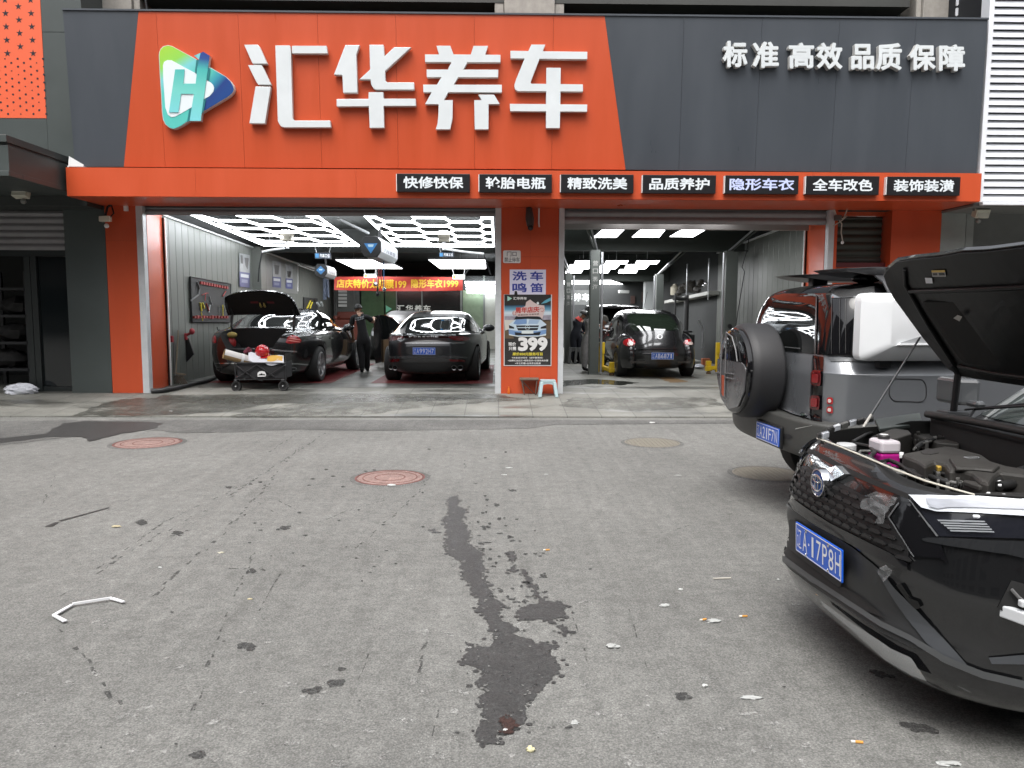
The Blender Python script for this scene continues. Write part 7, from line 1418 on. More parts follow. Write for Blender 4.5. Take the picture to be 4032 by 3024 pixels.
# ------------------------------------------------------------------ hanging things over the left bay
def reel(label, fx, fy, wpx, Y, bx, by, Yb, face, diamond):
    t = thing('hose_reel', label, 'hose reel', at_y(fx, fy, Y), 'drum hose reels over the left bay'); F_, B_ = at_y(fx, fy, Y), at_y(bx, by, Yb); r = wpx/2*Y/FPX; d = (B_-F_); L = np.linalg.norm(d); d /= L; u = np.cross(d, [0, 0, 1.0]); u /= np.linalg.norm(u); v = np.cross(u, d)
    oc = [(math.cos(k*math.pi/3+math.pi/6*0)*r, math.sin(k*math.pi/3)*r*1.0) for k in range(6)]
    oc = [(-.6, 1), (.6, 1), (1, .45), (1, -.45), (.6, -1), (-.6, -1), (-1, -.45), (-1, .45)]; oc = [(x*r, y*r) for x, y in oc]; n = 8
    mb = MB(); mb.add([F_+u*x+v*y for x, y in oc]+[F_+d*.03+u*x*1.04+v*y*1.04 for x, y in oc], [tuple(range(n))[::-1]]+[(i, (i+1) % n, (i+1) % n+n, i+n) for i in range(n)]); mb.build('front_cover', BLACK, t)
    mb = MB(); mb.add([F_+d*.03+u*x+v*y for x, y in oc]+[B_+u*x+v*y for x, y in oc], [tuple(range(2*n-1, n-1, -1))[::-1]]+[(i, (i+1) % n, (i+1) % n+n, i+n) for i in range(n)]); mb.build('drum', M('reel_white', (.70, .72, .74), .3), t)
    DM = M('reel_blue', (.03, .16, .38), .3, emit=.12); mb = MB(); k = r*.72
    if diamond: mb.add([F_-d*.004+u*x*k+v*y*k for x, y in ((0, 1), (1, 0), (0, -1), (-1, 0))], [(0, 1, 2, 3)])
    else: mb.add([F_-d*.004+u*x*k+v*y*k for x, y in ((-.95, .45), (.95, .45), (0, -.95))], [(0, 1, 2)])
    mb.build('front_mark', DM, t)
    mb = MB(); mb.add([F_-d*.006+u*x*k+v*y*k for x, y in ((-.45, .3), (.45, .3), (.3, -.05), (-.3, -.05))], [(0, 1, 2, 3)]); mb.build('front_picture', M('reel_pale', (.45, .6, .66), .3), t)
    mb = MB(); s = u if (u@(CAM-F_)) > 0 else -u
    sx = r*1.005
    fn = lambda a, b: F_+d*(.18*L+a*.66*L)+u*(r*1.004)*1+v*(-r*.40+b*r*.42)
    add_text(mb, '汽车美容', fn, .01) ; add_text(mb, '汽车美容', lambda a, b: F_+d*(.82*L-a*.66*L)-u*(r*1.004)+v*(-r*.40+b*r*.42), .01)
    mb.build('lettering', M('reel_navy', (.03, .04, .12), .4), t); MB().tube([F_+d*L*.5+v*r, F_+d*L*.5+v*r+np.array([0, 0, .6])], .03).build('hanger', BLACK, t); return t, F_, B_
t, F_, B_ = reel('large white hose reel with a black front nearest the door', 1460, 971, 78, 16.0, 1530, 1004, 17.4, 1, False)
mb = MB(); cols = [M('hose_white', (.5, .5, .5), .4), M('hose_red', (.30, .04, .05), .4), M('hose_red', (0, 0, 0)), M('hose_blue', (.06, .16, .35), .4)]
for i, (x, mt_) in enumerate(zip((1482, 1491, 1499, 1510), cols)): MB().tube([at_y(x, 1020, 16.8), at_y(x+1, 1085, 16.8), at_y(x+(2, -4, 3, 2)[i], 1128+(i % 2)*12, 16.8)], .012).build('hanging_hose', mt_, t)
MB().sphere(at_y(1478, 1118, 16.8), .05, 8).sphere(at_y(1513, 1140, 16.8), .045, 8).build('hose_end', CHROME, t); MB().sphere(at_y(1487, 1157, 16.8), (.045, .045, .06), 8).tube([at_y(1487, 1130, 16.8), at_y(1487, 1160, 16.8)], .02).build('coupling', BLACK, t)
t, F_, B_ = reel('smaller white hose reel with a blue diamond farther back', 1263, 1064, 47, 19.6, 1302, 1078, 21.0, 1, True)
MB().tube([at_y(1278, 1095, 20), at_y(1280, 1130, 20), at_y(1279, 1180, 20)], .05).tube([at_y(1290, 1100, 20), at_y(1293, 1170, 20)], .03).build('hanging_hose', M('hose_blue_grey', (.10, .12, .17), .5), t)
def bay_sign(label, x0, y0, x1, y1, Y, txt, base, lit, ic):
    a, b = at_y(x0, y0, Y), at_y(x1, y1, Y); t = thing('bay_sign', label, 'hanging sign', (a+b)/2, 'small hanging signs in the left bay'); MB().box(a[0], b[0], Y, Y+.06, b[2], a[2]).build('panel', base, t)
    w_ = b[0]-a[0]; h_ = a[2]-b[2]; MB().box(a[0]+w_*.04, a[0]+w_*.26, Y-.006, Y, b[2]+h_*.15, a[2]-h_*.15).build('icon', ic, t)
    add_text(MB(), txt, rect_fn((a[0]+w_*.32, Y-.006, a[2]-h_*.2), (b[0]-w_*.05, Y-.006, a[2]-h_*.2), (a[0]+w_*.32, Y-.006, b[2]+h_*.2)), .02).build('lettering', lit, t)
    mb = MB(); mb.tube([(a[0]+w_*.1, Y+.03, a[2]), (a[0]-w_*.1, Y+.03, a[2]+.28)], .006, 4).tube([(b[0]-w_*.1, Y+.03, a[2]), (b[0]+w_*.1, Y+.03, a[2]+.28)], .006, 4); mb.build('hanger', STEEL, t)
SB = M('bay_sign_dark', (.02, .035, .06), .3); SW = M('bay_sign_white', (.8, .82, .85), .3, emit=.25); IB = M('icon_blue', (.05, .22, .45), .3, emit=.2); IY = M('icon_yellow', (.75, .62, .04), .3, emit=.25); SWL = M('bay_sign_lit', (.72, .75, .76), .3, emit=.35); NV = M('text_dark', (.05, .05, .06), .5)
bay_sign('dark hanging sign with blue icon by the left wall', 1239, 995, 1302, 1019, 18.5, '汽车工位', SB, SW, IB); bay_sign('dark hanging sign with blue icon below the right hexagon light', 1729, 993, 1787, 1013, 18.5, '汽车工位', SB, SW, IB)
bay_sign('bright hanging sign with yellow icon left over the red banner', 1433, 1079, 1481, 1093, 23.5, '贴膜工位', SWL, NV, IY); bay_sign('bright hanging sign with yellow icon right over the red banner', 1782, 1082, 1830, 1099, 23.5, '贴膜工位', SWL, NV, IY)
def boom(label, bx, by, px_, py_, arm, Y):
    t = thing('swing_boom', label, 'ceiling boom', at_y(bx, by, Y)); p = at_y(bx, by, Y); MB().obox(p, (.13, 0, 0), (0, .12, 0), (0, 0, .085)).build('box', M('boom_tan', (.22, .20, .16), .5), t, bevel=.01)
    mb = MB()
    for k in (-1, 0, 1): mb.sphere(p+np.array([k*.075, -.10, .13]), .035, 10)
    mb.build('lamp_bulb', TUBE, t); MB().tube([p, at_y(px_, py_, Y)], .04, 10).build('post', WHITE, t)
    MB().tube([at_y(x, y, Y) for x, y in arm[:3]], .028, 8).build('arm', WHITE, t, smooth=50); MB().tube([at_y(x, y, Y) for x, y in arm[2:]], .018, 8).build('drop_hose', BLACK, t, smooth=50)
boom('white swing arm boom hung under the left hexagon light', 1130, 935, 1132, 978, [(1120, 978), (1080, 982), (1032, 992), (1028, 1012), (1020, 1060), (1017, 1110)], 18.2)
boom('white swing arm boom hung under the right hexagon light', 1748, 938, 1748, 985, [(1752, 980), (1830, 992), (1905, 1000), (1912, 1020), (1925, 1060), (1932, 1082)], 18.2)
# red banner
Yb = 23.8; t = thing('promo_banner', 'long red cloth banner with yellow characters hung across the left bay', 'banner', at_y(1570, 1115, Yb))
def bf(u, v): return at_y(1316+506*u, (1090+2*u-5*math.sin(math.pi*u)*0.3)+(v)*(52-2*u+6*math.sin(math.pi*u*.9)), Yb+.05*math.sin(u*17)+.03*math.sin(v*4+u*9))
n = 40; V = [bf(i/n, j/5) for j in range(6) for i in range(n+1)]; F_ = [(j*(n+1)+i, (j+1)*(n+1)+i, (j+1)*(n+1)+i+1, j*(n+1)+i+1) for j in range(5) for i in range(n)]
MB().add(V, F_).build('cloth', M('banner_red', (.30, .022, .012), .6, noise=.1, ns=4), t, smooth=60)
mb = MB(); add_text(mb, '店庆特价太阳膜199', lambda u, v: bf(.02+u*.54, .20+.62*(1-v))-np.array([0, .012, 0]), .03); mb.build('lettering', M('banner_yellow', (.55, .33, .02), .5), t); mb = MB(); add_text(mb, '隐形车衣1999', lambda u, v: bf(.60+u*.365, .16+.62*(1-v))-np.array([0, .012, 0]), .03); mb.build('lettering', M('banner_yellow', (.55, .33, .02), .5), t)
MB().tube([bf(0, 0), bf(0, 0)+np.array([-.3, 0, .4])], .005, 4).tube([bf(1, 0), bf(1, 0)+np.array([.3, 0, .4])], .005, 4).build('cord', BLACK, t)
# shop name on the dark glass of the back room
t = thing('glass_lettering', 'pale shop name and green mark on dark glass behind the left bay', 'lettering', at_y(1640, 1212, GY-.08)); mb = MB()
for i, ch in enumerate('汇华养车'): x = 1563+i*34.6; add_text(mb, ch, px_rect(x, 1201, x+29, 1230, GY-.06), .02)
mb.build('characters', M('letter_dull', (.55, .56, .52), .4, emit=.05), t); mb = MB(); mb.add([at_y(x, y, GY-.06) for x, y in ((1519, 1202), (1543, 1216), (1520, 1231))], [(0, 1, 2)]); mb.build('green_mark', M('mark_green', (.10, .35, .22), .4, emit=.05), t)
p = at_y(1487, 1160, 20)

# ------------------------------------------------------------------ middle pillar: notices, poster, stools
PYp = WY-.004
def sheet_thing(name, label, cat, x0, y0, x1, y1, mat, d=.006, rnd=0):
    a, b = at_y(x0, y0, PYp), at_y(x1, y1, PYp); t = thing(name, label, cat, ((a[0]+b[0])/2, PYp, b[2]))
    MB().prism([round_poly([(a[0], a[2]), (b[0], a[2]), (b[0], b[2]), (a[0], b[2])], rnd or .003)], lambda x, z: (x, PYp-d, z), (0, d-.001, 0)).build('sheet', mat, t); return t, a, b
PAPW = M('notice_white', (.72, .70, .68), .5, noise=.05, ns=6)
t, a, b = sheet_thing('no_parking_notice', 'small white notice lettered 门口禁止停车 on the middle pillar', 'notice', 1981, 986, 2050, 1036, PAPW, rnd=.03); GT = M('text_grey', (.12, .12, .12), .6); yq = PYp-.0075
mb = MB(); add_text(mb, '门口', px_rect(1996, 990, 2034, 1009, yq), .02); add_text(mb, '禁止停车', px_rect(1986, 1013, 2046, 1032, yq), .015); mb.build('lettering', GT, t)
LIL = M('notice_lilac', (.66, .64, .78), .5, noise=.05, ns=5); t, a, b = sheet_thing('wash_notice', 'white notice with four big blue characters 洗车鸣笛 above the poster', 'notice', 2007, 1061, 2149, 1160, LIL); NVY = M('text_navy', (.03, .045, .30), .5); mb = MB()
for ch, x0, y0, x1, y1 in (('洗', 2018, 1069, 2073, 1104), ('车', 2088, 1069, 2138, 1104), ('鸣', 2018, 1115, 2073, 1150), ('笛', 2088, 1115, 2138, 1150)): add_text(mb, ch, px_rect(x0, y0, x1, y1, PYp-.008), .035)
mb.build('lettering', NVY, t)
p0 = at_y(2031, 1160, PYp); MB().prism([[(2027, 1146), (2035, 1146), (2040, 1168), (2024, 1166)]], lambda x, y: at_y(x, y, PYp-.020), (0, .01, 0)).build('torn_tip', BLACK, t)
# advertising poster
zpo = zz(1960, 1020, 3.7705); t, a, b = sheet_thing('advert_poster', 'dark advertising poster with a blue car and the price 399 on the middle pillar', 'poster', 1984, 1159, 2171, 1441, M('poster_edge', (.62, .62, .62), .4), .008)
pq = lambda x, y, d: at_y(1960+x/3.7705, 1020+y/3.7705, PYp-.009-d); B0 = BASE[t.name]
def art(name, pts, d, mat): return MB().add(*(lambda V, T, E: ([pq(x, y, d*.0006) for x, y in V], [q[::-1] for q in T]))(*fill([pts]))).build(name, mat, t)
art('ground', [(97, 527), (790, 527), (785, 1575), (102, 1575)], 1, M('poster_black', (.030, .029, .028), .35, noise=.25, ns=5))
art('sky_band', [(99, 690), (788, 680), (788, 860), (99, 875)], 2, gradient('poster_sky', pq(400, 690, 0)-B0, pq(400, 870, 0)-B0, [(0, (.03, .08, .14)), (.35, (.16, .36, .50)), (.6, (.62, .72, .78)), (1, (.42, .44, .52))]))
art('horizon_glow', [(99, 850), (300, 850), (300, 905), (100, 905)], 3, M('poster_mauve', (.30, .28, .33), .4, noise=.4, ns=9)); art('horizon_glow', [(600, 840), (788, 830), (788, 910), (600, 915)], 3, M('poster_mauve', (0, 0, 0))); art('light_field', [(100, 905), (260, 905), (180, 1040), (110, 1060)], 3, M('poster_cream', (.60, .58, .52), .4)); art('brown_field', [(640, 905), (788, 900), (787, 1180), (640, 1180)], 3, M('poster_brown', (.12, .085, .05), .4, noise=.3, ns=6)); art('brown_field', [(100, 1060), (200, 1060), (240, 1180), (101, 1180)], 3, M('poster_brown', (0, 0, 0)))
art('meteor', [(640, 665), (700, 615), (788, 570), (788, 615), (720, 650)], 3, M('poster_cyan', (.12, .38, .50), .4))
PB, PBD, PBW = M('art_blue', (.18, .30, .52), .3), M('art_dark', (.02, .022, .026), .3), M('art_pale', (.55, .66, .74), .3)
art('car_roof', [(270, 850), (330, 838), (560, 838), (640, 870), (660, 900), (640, 960), (260, 960), (245, 895)], 4, PBD); art('car_bonnet', [(255, 900), (440, 888), (640, 900), (720, 970), (718, 1060), (600, 1080), (300, 1080), (165, 1050), (170, 970)], 5, PBW); art('bonnet_shade', [(270, 900), (430, 890), (430, 960), (290, 975), (230, 960)], 6, PB); art('bonnet_shade', [(470, 895), (625, 905), (590, 965), (450, 962)], 6, M('art_mid', (.34, .46, .62), .3))
art('car_grille', [(270, 985), (610, 985), (590, 1055), (300, 1060)], 7, PBD); art('grille_bar', [(290, 1012), (600, 1010), (598, 1022), (292, 1024)], 8, PBW); art('headlight', [(165, 980), (240, 1010), (245, 1035), (168, 1030)], 7, PBD); art('headlight', [(720, 980), (640, 1010), (635, 1035), (718, 1030)], 7, PBD)
art('car_bumper', [(162, 1045), (300, 1070), (590, 1068), (720, 1045), (715, 1120), (600, 1140), (280, 1140), (165, 1110)], 8, PB); art('bumper_shade', [(250, 1085), (350, 1095), (530, 1095), (640, 1080), (620, 1130), (260, 1132)], 9, PBD); art('plate_blank', [(352, 1065), (530, 1062), (528, 1105), (355, 1108)], 10, M('art_white', (.66, .72, .72), .4)); art('lower_edge', [(162, 1112), (300, 1140), (600, 1138), (720, 1108), (712, 1135), (590, 1152), (290, 1152), (170, 1130)], 9, M('art_white', (0, 0, 0)))
mb = MB(); mb.tube([pq(440+34*math.cos(k*math.pi/12), 1018+34*math.sin(k*math.pi/12), .008) for k in range(24)], .003, 5, closed=True)
for k in range(3): an = math.pi/2+k*2*math.pi/3; mb.tube([pq(440, 1018, .008), pq(440+33*math.cos(an), 1018-33*math.sin(an), .008)], .0026, 5)
mb.build('round_star', M('art_white', (0, 0, 0)), t)
art('burst', [(215, 810), (240, 770), (410, 700), (420, 640), (480, 600), (530, 640), (600, 680), (690, 690), (700, 760), (660, 890), (620, 850), (450, 850), (300, 855)], 11, M('art_pink', (.62, .50, .48), .4)); art('white_star', [(575, 650), (598, 632), (615, 655), (605, 675), (582, 672)], 12, M('art_white', (0, 0, 0)))
mb = MB(); add_text(mb, '周年店庆', lambda u, v: pq(262+u*350, 790-v*85+(1-u)*14, .009), .04); mb.tube([pq(x, y, .009) for x, y in ((232, 775), (218, 805), (235, 835), (265, 825), (275, 780))], .004, 5); mb.tube([pq(x, y, .009) for x, y in ((600, 760), (650, 725), (690, 745), (670, 780), (640, 775))], .004, 5); mb.build('red_title', M('art_red', (.50, .06, .05), .4), t)
mb = MB(); add_text(mb, '感恩回馈 惊喜钜惠', lambda u, v: pq(300+u*315, 845-v*24-u*18, .0095), .01); mb.build('sub_title', M('art_brown', (.12, .06, .04), .4), t)
art('logo_triangle', [(142, 548), (212, 585), (145, 625)], 3, M('art_mint', (.35, .62, .52), .4)); AW = M('art_letter', (.75, .75, .74), .4); mb = MB(); add_text(mb, '汇华养车', lambda u, v: pq(230+u*200, 605-v*42, .004), .03); add_text(mb, '现价', lambda u, v: pq(158+u*112, 1288-v*52, .004), .035); add_text(mb, '只需', lambda u, v: pq(162+u*110, 1355-v*52, .004), .035)
for i, ch in enumerate('399'): add_text(mb, ch, lambda u, v: pq(312+i*145+u*125, 1355-v*185, .004), .075)
add_text(mb, '9次全自动洗车（含轮毂清洗）', lambda u, v: pq(210+u*460, 1478-v*26, .004), .02); add_text(mb, '+品牌机油滤芯+精致洗车+空调系统杀菌', lambda u, v: pq(148+u*600, 1520-v*26, .004), .02); add_text(mb, '+手工打蜡+全车安全检测', lambda u, v: pq(255+u*380, 1562-v*28, .004), .02); mb.build('white_text', AW, t)
mb = MB(); add_text(mb, '原价850元服务项目', lambda u, v: pq(220+u*445, 1432-v*44, .004), .035); mb.build('yellow_text', M('art_yellow', (.70, .60, .06), .4), t)
# stools, bottle
t = thing('folding_stool', 'small wooden topped folding stool at the foot of the middle pillar', 'stool', at_z(2080, 1565, .135)); Yq = 13.30; sq = lambda x, y, d=0.0: at_y(x, y, Yq+d)
a, b = sq(2047, 1487), sq(2122, 1497); MB().box(a[0], b[0], Yq-.02, Yq+.20, b[2], a[2]-.012).build('seat', M('grey_wood', (.16, .12, .09), .7, noise=.3, ns=20, stretch=(1, 6, 1)), t, bevel=.004)
mb = MB(); RST = M('rusty_tube', (.14, .10, .08), .5)
for d in (0, .18): mb.tube([sq(2054, 1497, d), sq(2066, 1560, d)], .010, 6).tube([sq(2114, 1497, d), sq(2108, 1560, d)], .010, 6)
mb.tube([sq(2056, 1500, 0), sq(2110, 1556, .18)], .008, 6); mb.build('leg_frame', RST, t); MB().tube([sq(2048, 1563, -.04), sq(2124, 1559, -.04), sq(2124, 1553, .2), sq(2050, 1556, .2)], .008, 6, closed=True).build('foot_bar', STEEL, t)
def plastic_stool(label, p, w_, h_, mat, group=None):
    t = thing('plastic_stool', label, 'stool', p, group); x, y, z = p; MB().prism([round_poly([(-w_*.5, -w_*.5), (w_*.5, -w_*.5), (w_*.5, w_*.5), (-w_*.5, w_*.5)], w_*.15)], lambda a, b: (x+a, y+b, z+h_), (0, 0, -.035)).build('seat', mat, t, bevel=.008)
    for sx, sy in ((-1, -1), (1, -1), (-1, 1), (1, 1)):
        a, b = np.array([x+sx*w_*.42, y+sy*w_*.42, z+h_-.03]), np.array([x+sx*w_*.56, y+sy*w_*.56, z])
        MB().obox((a+b)/2, ((w_*.11, 0, 0)), (0, w_*.10, 0), (b-a)*.5).build('leg', mat, t, bevel=.008)
    mb = MB()
    for sx, sy in ((0, -1), (0, 1), (-1, 0), (1, 0)):
        dx, dy = (w_*.47, w_*.012) if sx == 0 else (w_*.012, w_*.47); n = 9
        o = np.array([x+sx*w_*.47, y+sy*w_*.47, 0]); 
        V = []
        for k in range(n): s = -1+2*k/(n-1); arc = h_*(.58+.20*math.sqrt(max(0, 1-s*s))); V += [o+np.array([dx*s if sx == 0 else 0, dy*s if sx else 0, z+arc]), o+np.array([dx*s if sx == 0 else 0, dy*s if sx else 0, z+h_-.03])]
        mb.add(V, [(2*k, 2*k+2, 2*k+3, 2*k+1) for k in range(n-1)])
    mb.build('apron', mat, t); return t
plastic_stool('pale blue plastic stool at the foot of the middle pillar', at_z(2158, 1562, .135)+np.array([0, .08, 0]), .26, .285, M('stool_blue', (.42, .55, .58), .4, noise=.06, ns=6))
GS = M('stool_grey', (.12, .125, .125), .45); plastic_stool('grey plastic stool beside the far left lift post', at_z(2262, 1432, FZ), .30, .45, GS, 'grey stools in the right bay'); plastic_stool('grey plastic stool next to the man in pale trousers', at_z(2286, 1432, FZ), .30, .45, GS, 'grey stools in the right bay')
p = at_z(2003, 1553, .14); tag(MB().lathe(p, (0, 0, 1), [(.001, 0), (.026, 0), (.028, .02), (.026, .09), (.014, .115), (.012, .14), (.001, .14)], 16).build('orange_bottle', M('bottle_orange', (.65, .14, .02), .3), smooth=50), 'tiny orange bottle on the ground by the middle pillar', 'bottle')
p = at_z(2221, 1542, .14); crumple('red_scrap', p[0], p[1], p[2]+.012, .045, .03, .015, RG, 9, 14, lab='small dark red scrap at the foot of the right door frame', cat='litter')

# ------------------------------------------------------------------ right bay: lifts, shelves, clutter
def lift(label, Y, xl, xr, wl, wr, ztop, txt):
    t = thing('two_post_lift', label, 'car lift', ((xl+xr)/2, Y, FZ), 'two-post lifts in the right bay')
    for x, w_ in ((xl, wl), (xr, wr)):
        s = 1 if x == xl else -1; mb = MB(); mb.box(x-w_/2, x+w_/2, Y, Y+.28, FZ, ztop); mb.box(x-w_*.75, x+w_*.75, Y-.06, Y+.36, FZ, FZ+.02); mb.build('post', LIFTG, t, bevel=.006)
        MB().cyl((x+s*(w_/2+.05), Y+.02, FZ+.05), (x+s*(w_/2+.05), Y+.02, ztop-.05), .028, n=10).build('cylinder', STEEL, t)
        MB().box(x+s*(w_/2+.002), x+s*(w_/2+.13), Y+.06, Y+.20, FZ+.05, FZ+.62).obox((x+s*(w_/2+.08), Y+.10, FZ+.60), (.06, 0, 0), (0, .06, 0), (0, 0, .13)).build('carriage', YEL, t, bevel=.006)
        a0 = np.array([x+s*(w_/2+.10), Y+.12, FZ+.16]); e = a0+np.array([s*.16, -.35 if s > 0 else .15, -.04])
        MB().obox((a0+e)/2, (e-a0)/2, (.05, .03, 0), (0, 0, .045)).obox(e, (.07, 0, 0), (0, .07, 0), (0, 0, .05)).obox(e+np.array([0, 0, .11]), (.055, 0, 0), (0, .055, 0), (0, 0, .07)).build('arm', YEL, t, bevel=.008)
        MB().sphere(e+np.array([0, -.02, -.10]), (.06, .06, .05), 10).build('pad', M('rust_pad', (.12, .07, .03), .7), t)
        for k in range(2): MB().tube([(x+s*.05*k, Y+.1, ztop), (x-s*(.42-.12*k), Y-1.2, ztop+.55)], .022, 6).build('brace', STEEL if k else LIFTG, t)
    mb = MB()
    for i, ch in enumerate(txt): z = ztop-.24-i*.175; add_text(mb, ch, rect_fn((xl-wl*.28, Y-.004, z), (xl+wl*.28, Y-.004, z), (xl-wl*.28, Y-.004, z-.11)), .01)
    mb.build('lettering', M('lift_letter', (.42, .42, .40), .5), t)
lift('nearer grey two-post lift with white lettering around the round black car', 17.3, 2.155, 5.22, .21, .27, 2.96, '营口渤海'); lift('farther grey two-post lift deeper in the right bay', 21.3, 1.92, 4.45, .18, .20, 2.62, '营口渤海')
p = at_y(2873, 1284, 17.29); tag(MB().lathe((p[0], 17.293, p[2]), (0, -1, 0), [(.05, -.004), (.05, .01), (.001, .012)], 16).build('hole_cover', BLACK), 'round black cover on the right post of the nearer lift', 'cover')
tag(MB().tube([at_y(x, y, 17.1) for x, y in ((2950, 860), (2952, 920), (2940, 990), (2922, 1052), (2932, 1070), (2920, 1140), (2905, 1230), (2895, 1300))], .010, 6).tube([at_y(2890, 988, 17.2), at_y(2945, 988, 17.2)], .014, 6).build('loose_cable', BLACK), 'thin black cable hanging in kinks before the right bay wall', 'cable')
t = thing('storage_shelf', 'white edged high shelf with clutter along the right wall', 'shelf', (5.6, 23.5, 2.0)); zz0, zz1 = at_x(2790, 1146, 5.55)[2], at_x(2616, 1184, 5.55)[2]; ya, yb_ = at_x(2790, 1146, 5.55)[1], at_x(2616, 1184, 5.55)[1]
mb = MB(); mb.add([(5.55, ya, zz0), (5.55, yb_, zz1), (6.15, yb_, zz1), (6.15, ya, zz0), (5.55, ya, zz0-.09), (5.55, yb_, zz1-.09), (6.15, yb_, zz1-.09), (6.15, ya, zz0-.09)], [(0, 3, 2, 1), (4, 5, 6, 7), (0, 1, 5, 4), (2, 3, 7, 6), (1, 2, 6, 5), (3, 0, 4, 7)]); mb.build('shelf_board', M('shelf_white', (.5, .5, .47), .5), t)
for y in (ya+.05, (ya+yb_)/2-.3): MB().tube([(5.56, y, 1.9), (5.56, y, 3.0)], .022, 6).build('upright', STEEL, t)
p = at_x(2657, 1145, 5.75); tag(MB().lathe(p+np.array([0, 0, -.14]), (0, 0, 1), [(.001, 0), (.13, 0), (.14, .05), (.14, .26), (.06, .32), (.06, .36), (.001, .36)], 18).build('white_bucket', M('bucket_cream', (.52, .48, .38), .5), smooth=50), 'cream plastic jug on the high shelf of the right wall', 'bucket')
rg = random.Random(31)
for i, (x, y, r) in enumerate(((2700, 1135, .22), (2730, 1128, .26), (2752, 1140, .16), (2765, 1115, .15), (2680, 1150, .14))):
    p = at_x(x, y, 5.85); crumple('shelf_part', p[0], p[1], p[2], r, r, r*.7, M('clutter_brown', (.026, .022, .017), .6, noise=.5, ns=9), 40+i, 16, lab='dull brown bundle of parts on the high shelf', cat='parts', group='bundles on the high shelf')
for i, (x, y) in enumerate(((2772, 1124), (2780, 1116))): p = at_x(x, y, 5.6); tag(MB().sphere(p, .05, 10).build('chrome_ball', CHROME, smooth=60), 'tiny gleaming metal part on the high shelf', 'metal part', 'gleaming parts on the high shelf')
t = thing('tyre_changer', 'dark tyre changing machine standing in the shadow by the right wall', 'machine', (5.1, 21.5, FZ)); DM_ = M('machine_dark', (.022, .023, .024), .5, noise=.3, ns=8)
MB().box(4.75, 5.45, 21.3, 22.0, FZ, .95).build('cabinet', DM_, t, bevel=.03); MB().lathe((5.1, 21.6, .95), (0, 0, 1), [(.1, 0), (.1, .06), (.34, .06), (.34, .10), (.001, .10)], 24).build('turntable', DM_, t); MB().cyl((5.35, 21.95, .9), (5.35, 21.95, 2.05), .07).cyl((5.35, 21.95, 1.95), (4.9, 21.6, 1.95), .05).cyl((4.95, 21.6, 2.1), (4.95, 21.6, 1.3), .03).build('swing_arm', M('machine_grey', (.07, .07, .07), .4), t); MB().tube([at_y(2752, 1260, 20.8), at_y(2768, 1300, 20.8), at_y(2765, 1370, 20.8)], .03).build('lever', STEEL, t)
MB().lathe((5.05, 21.2, .75), (.3, -1, 0), [(.18, -.1), (.30, -.1), (.32, -.05), (.32, .05), (.30, .1), (.18, .1)], 28, close=True).build('loose_tyre', RUB, t, smooth=40)
p = at_z(2762, 1412, FZ); t = thing('blue_basin', 'bright blue basin on a low stand by the right lift post', 'basin', p); zB = at_y(2762, 1396, p[1])[2]
MB().lathe((p[0], p[1], zB), (0, 0, 1), [(.001, 0), (.20, 0), (.26, .16), (.28, .165), (.24, .155), (.19, .02)], 24).build('bowl', M('basin_blue', (.06, .30, .52), .4), t, smooth=40); MB().sphere((p[0]+.05, p[1], zB+.18), (.16, .16, .07), 10).build('green_cloth', M('cloth_green', (.03, .18, .10), .8), t); MB().box(p[0]-.16, p[0]+.16, p[1]-.16, p[1]+.16, FZ, zB-.002).build('stand', M('stand_brown', (.09, .05, .03), .7), t)
p = at_z(2778, 1448, FZ); tag(MB().box(p[0]-.10, p[0]+.10, p[1]-.08, p[1]+.08, FZ+.01, FZ+.24).build('orange_carton', M('carton_orange', (.35, .10, .04), .6), bevel=.01), 'small orange carton on the floor by the right lift post', 'carton')
crumple('white_rag', at_z(2765, 1452, FZ)[0]-.1, at_z(2765, 1452, FZ)[1]-.1, FZ+.06, .12, .09, .06, CLOTH, 12, 16, lab='white rag on the floor beside the orange carton', cat='rag')
t = thing('name_board', 'grey board with white shop name characters at the back of the right bay', 'sign', at_y(2270, 1170, 26.3)); a, b = at_y(2190, 1142, 26.2), at_y(2328, 1200, 26.2); MB().box(a[0], b[0], 26.2, 26.28, b[2], a[2]).build('board', M('board_grey', (.16, .165, .16), .5), t); mb = MB()
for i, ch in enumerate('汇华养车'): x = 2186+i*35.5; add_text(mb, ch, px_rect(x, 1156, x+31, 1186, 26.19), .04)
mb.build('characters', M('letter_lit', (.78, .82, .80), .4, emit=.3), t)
for nm, x0, y0, x1, y1, Y, mt_ in (('white_column', 2542, 1108, 2576, 1260, 26.6, M('white_post', (.36, .38, .38), .5)),): a, b = at_y(x0, y0, Y), at_y(x1, y1, Y); tag(MB().box(a[0], b[0], Y, Y+.4, FZ, a[2]).build(nm, mt_), 'pale column behind the farther lift in the right bay', 'column')
for i, (x0, y0, x1, y1) in enumerate(((2484, 1165, 2500, 1195), (2528, 1150, 2540, 1190))): a, b = at_y(x0, y0, 29.8), at_y(x1, y1, 29.8); tag(MB().box(a[0], b[0], 29.82, 29.86, b[2], a[2]).build('framed_picture', M('picture_brown', (.06, .035, .03), .4)), '%s small dark framed picture on the back wall of the right bay' % ('left', 'right')[i], 'picture', 'pictures on the back wall')
a, b = at_y(2435, 1143, 28), at_y(2475, 1150, 28); tag(MB().box(a[0], b[0], 27.8, 28.1, b[2]-.05, a[2]).build('air_unit', M('unit_pale', (.4, .41, .4), .5), bevel=.02), 'pale slim air unit high on the back wall of the right bay', 'air unit')
o = floor_sheet('floor_damp', [(2215, 1500), (2330, 1494), (2420, 1500), (2520, 1508), (2440, 1518), (2330, 1512), (2215, 1522)], M('damp_floor', (.035, .037, .03), .15), .008, .1, .05, 7, FZ); o['kind'] = 'structure'
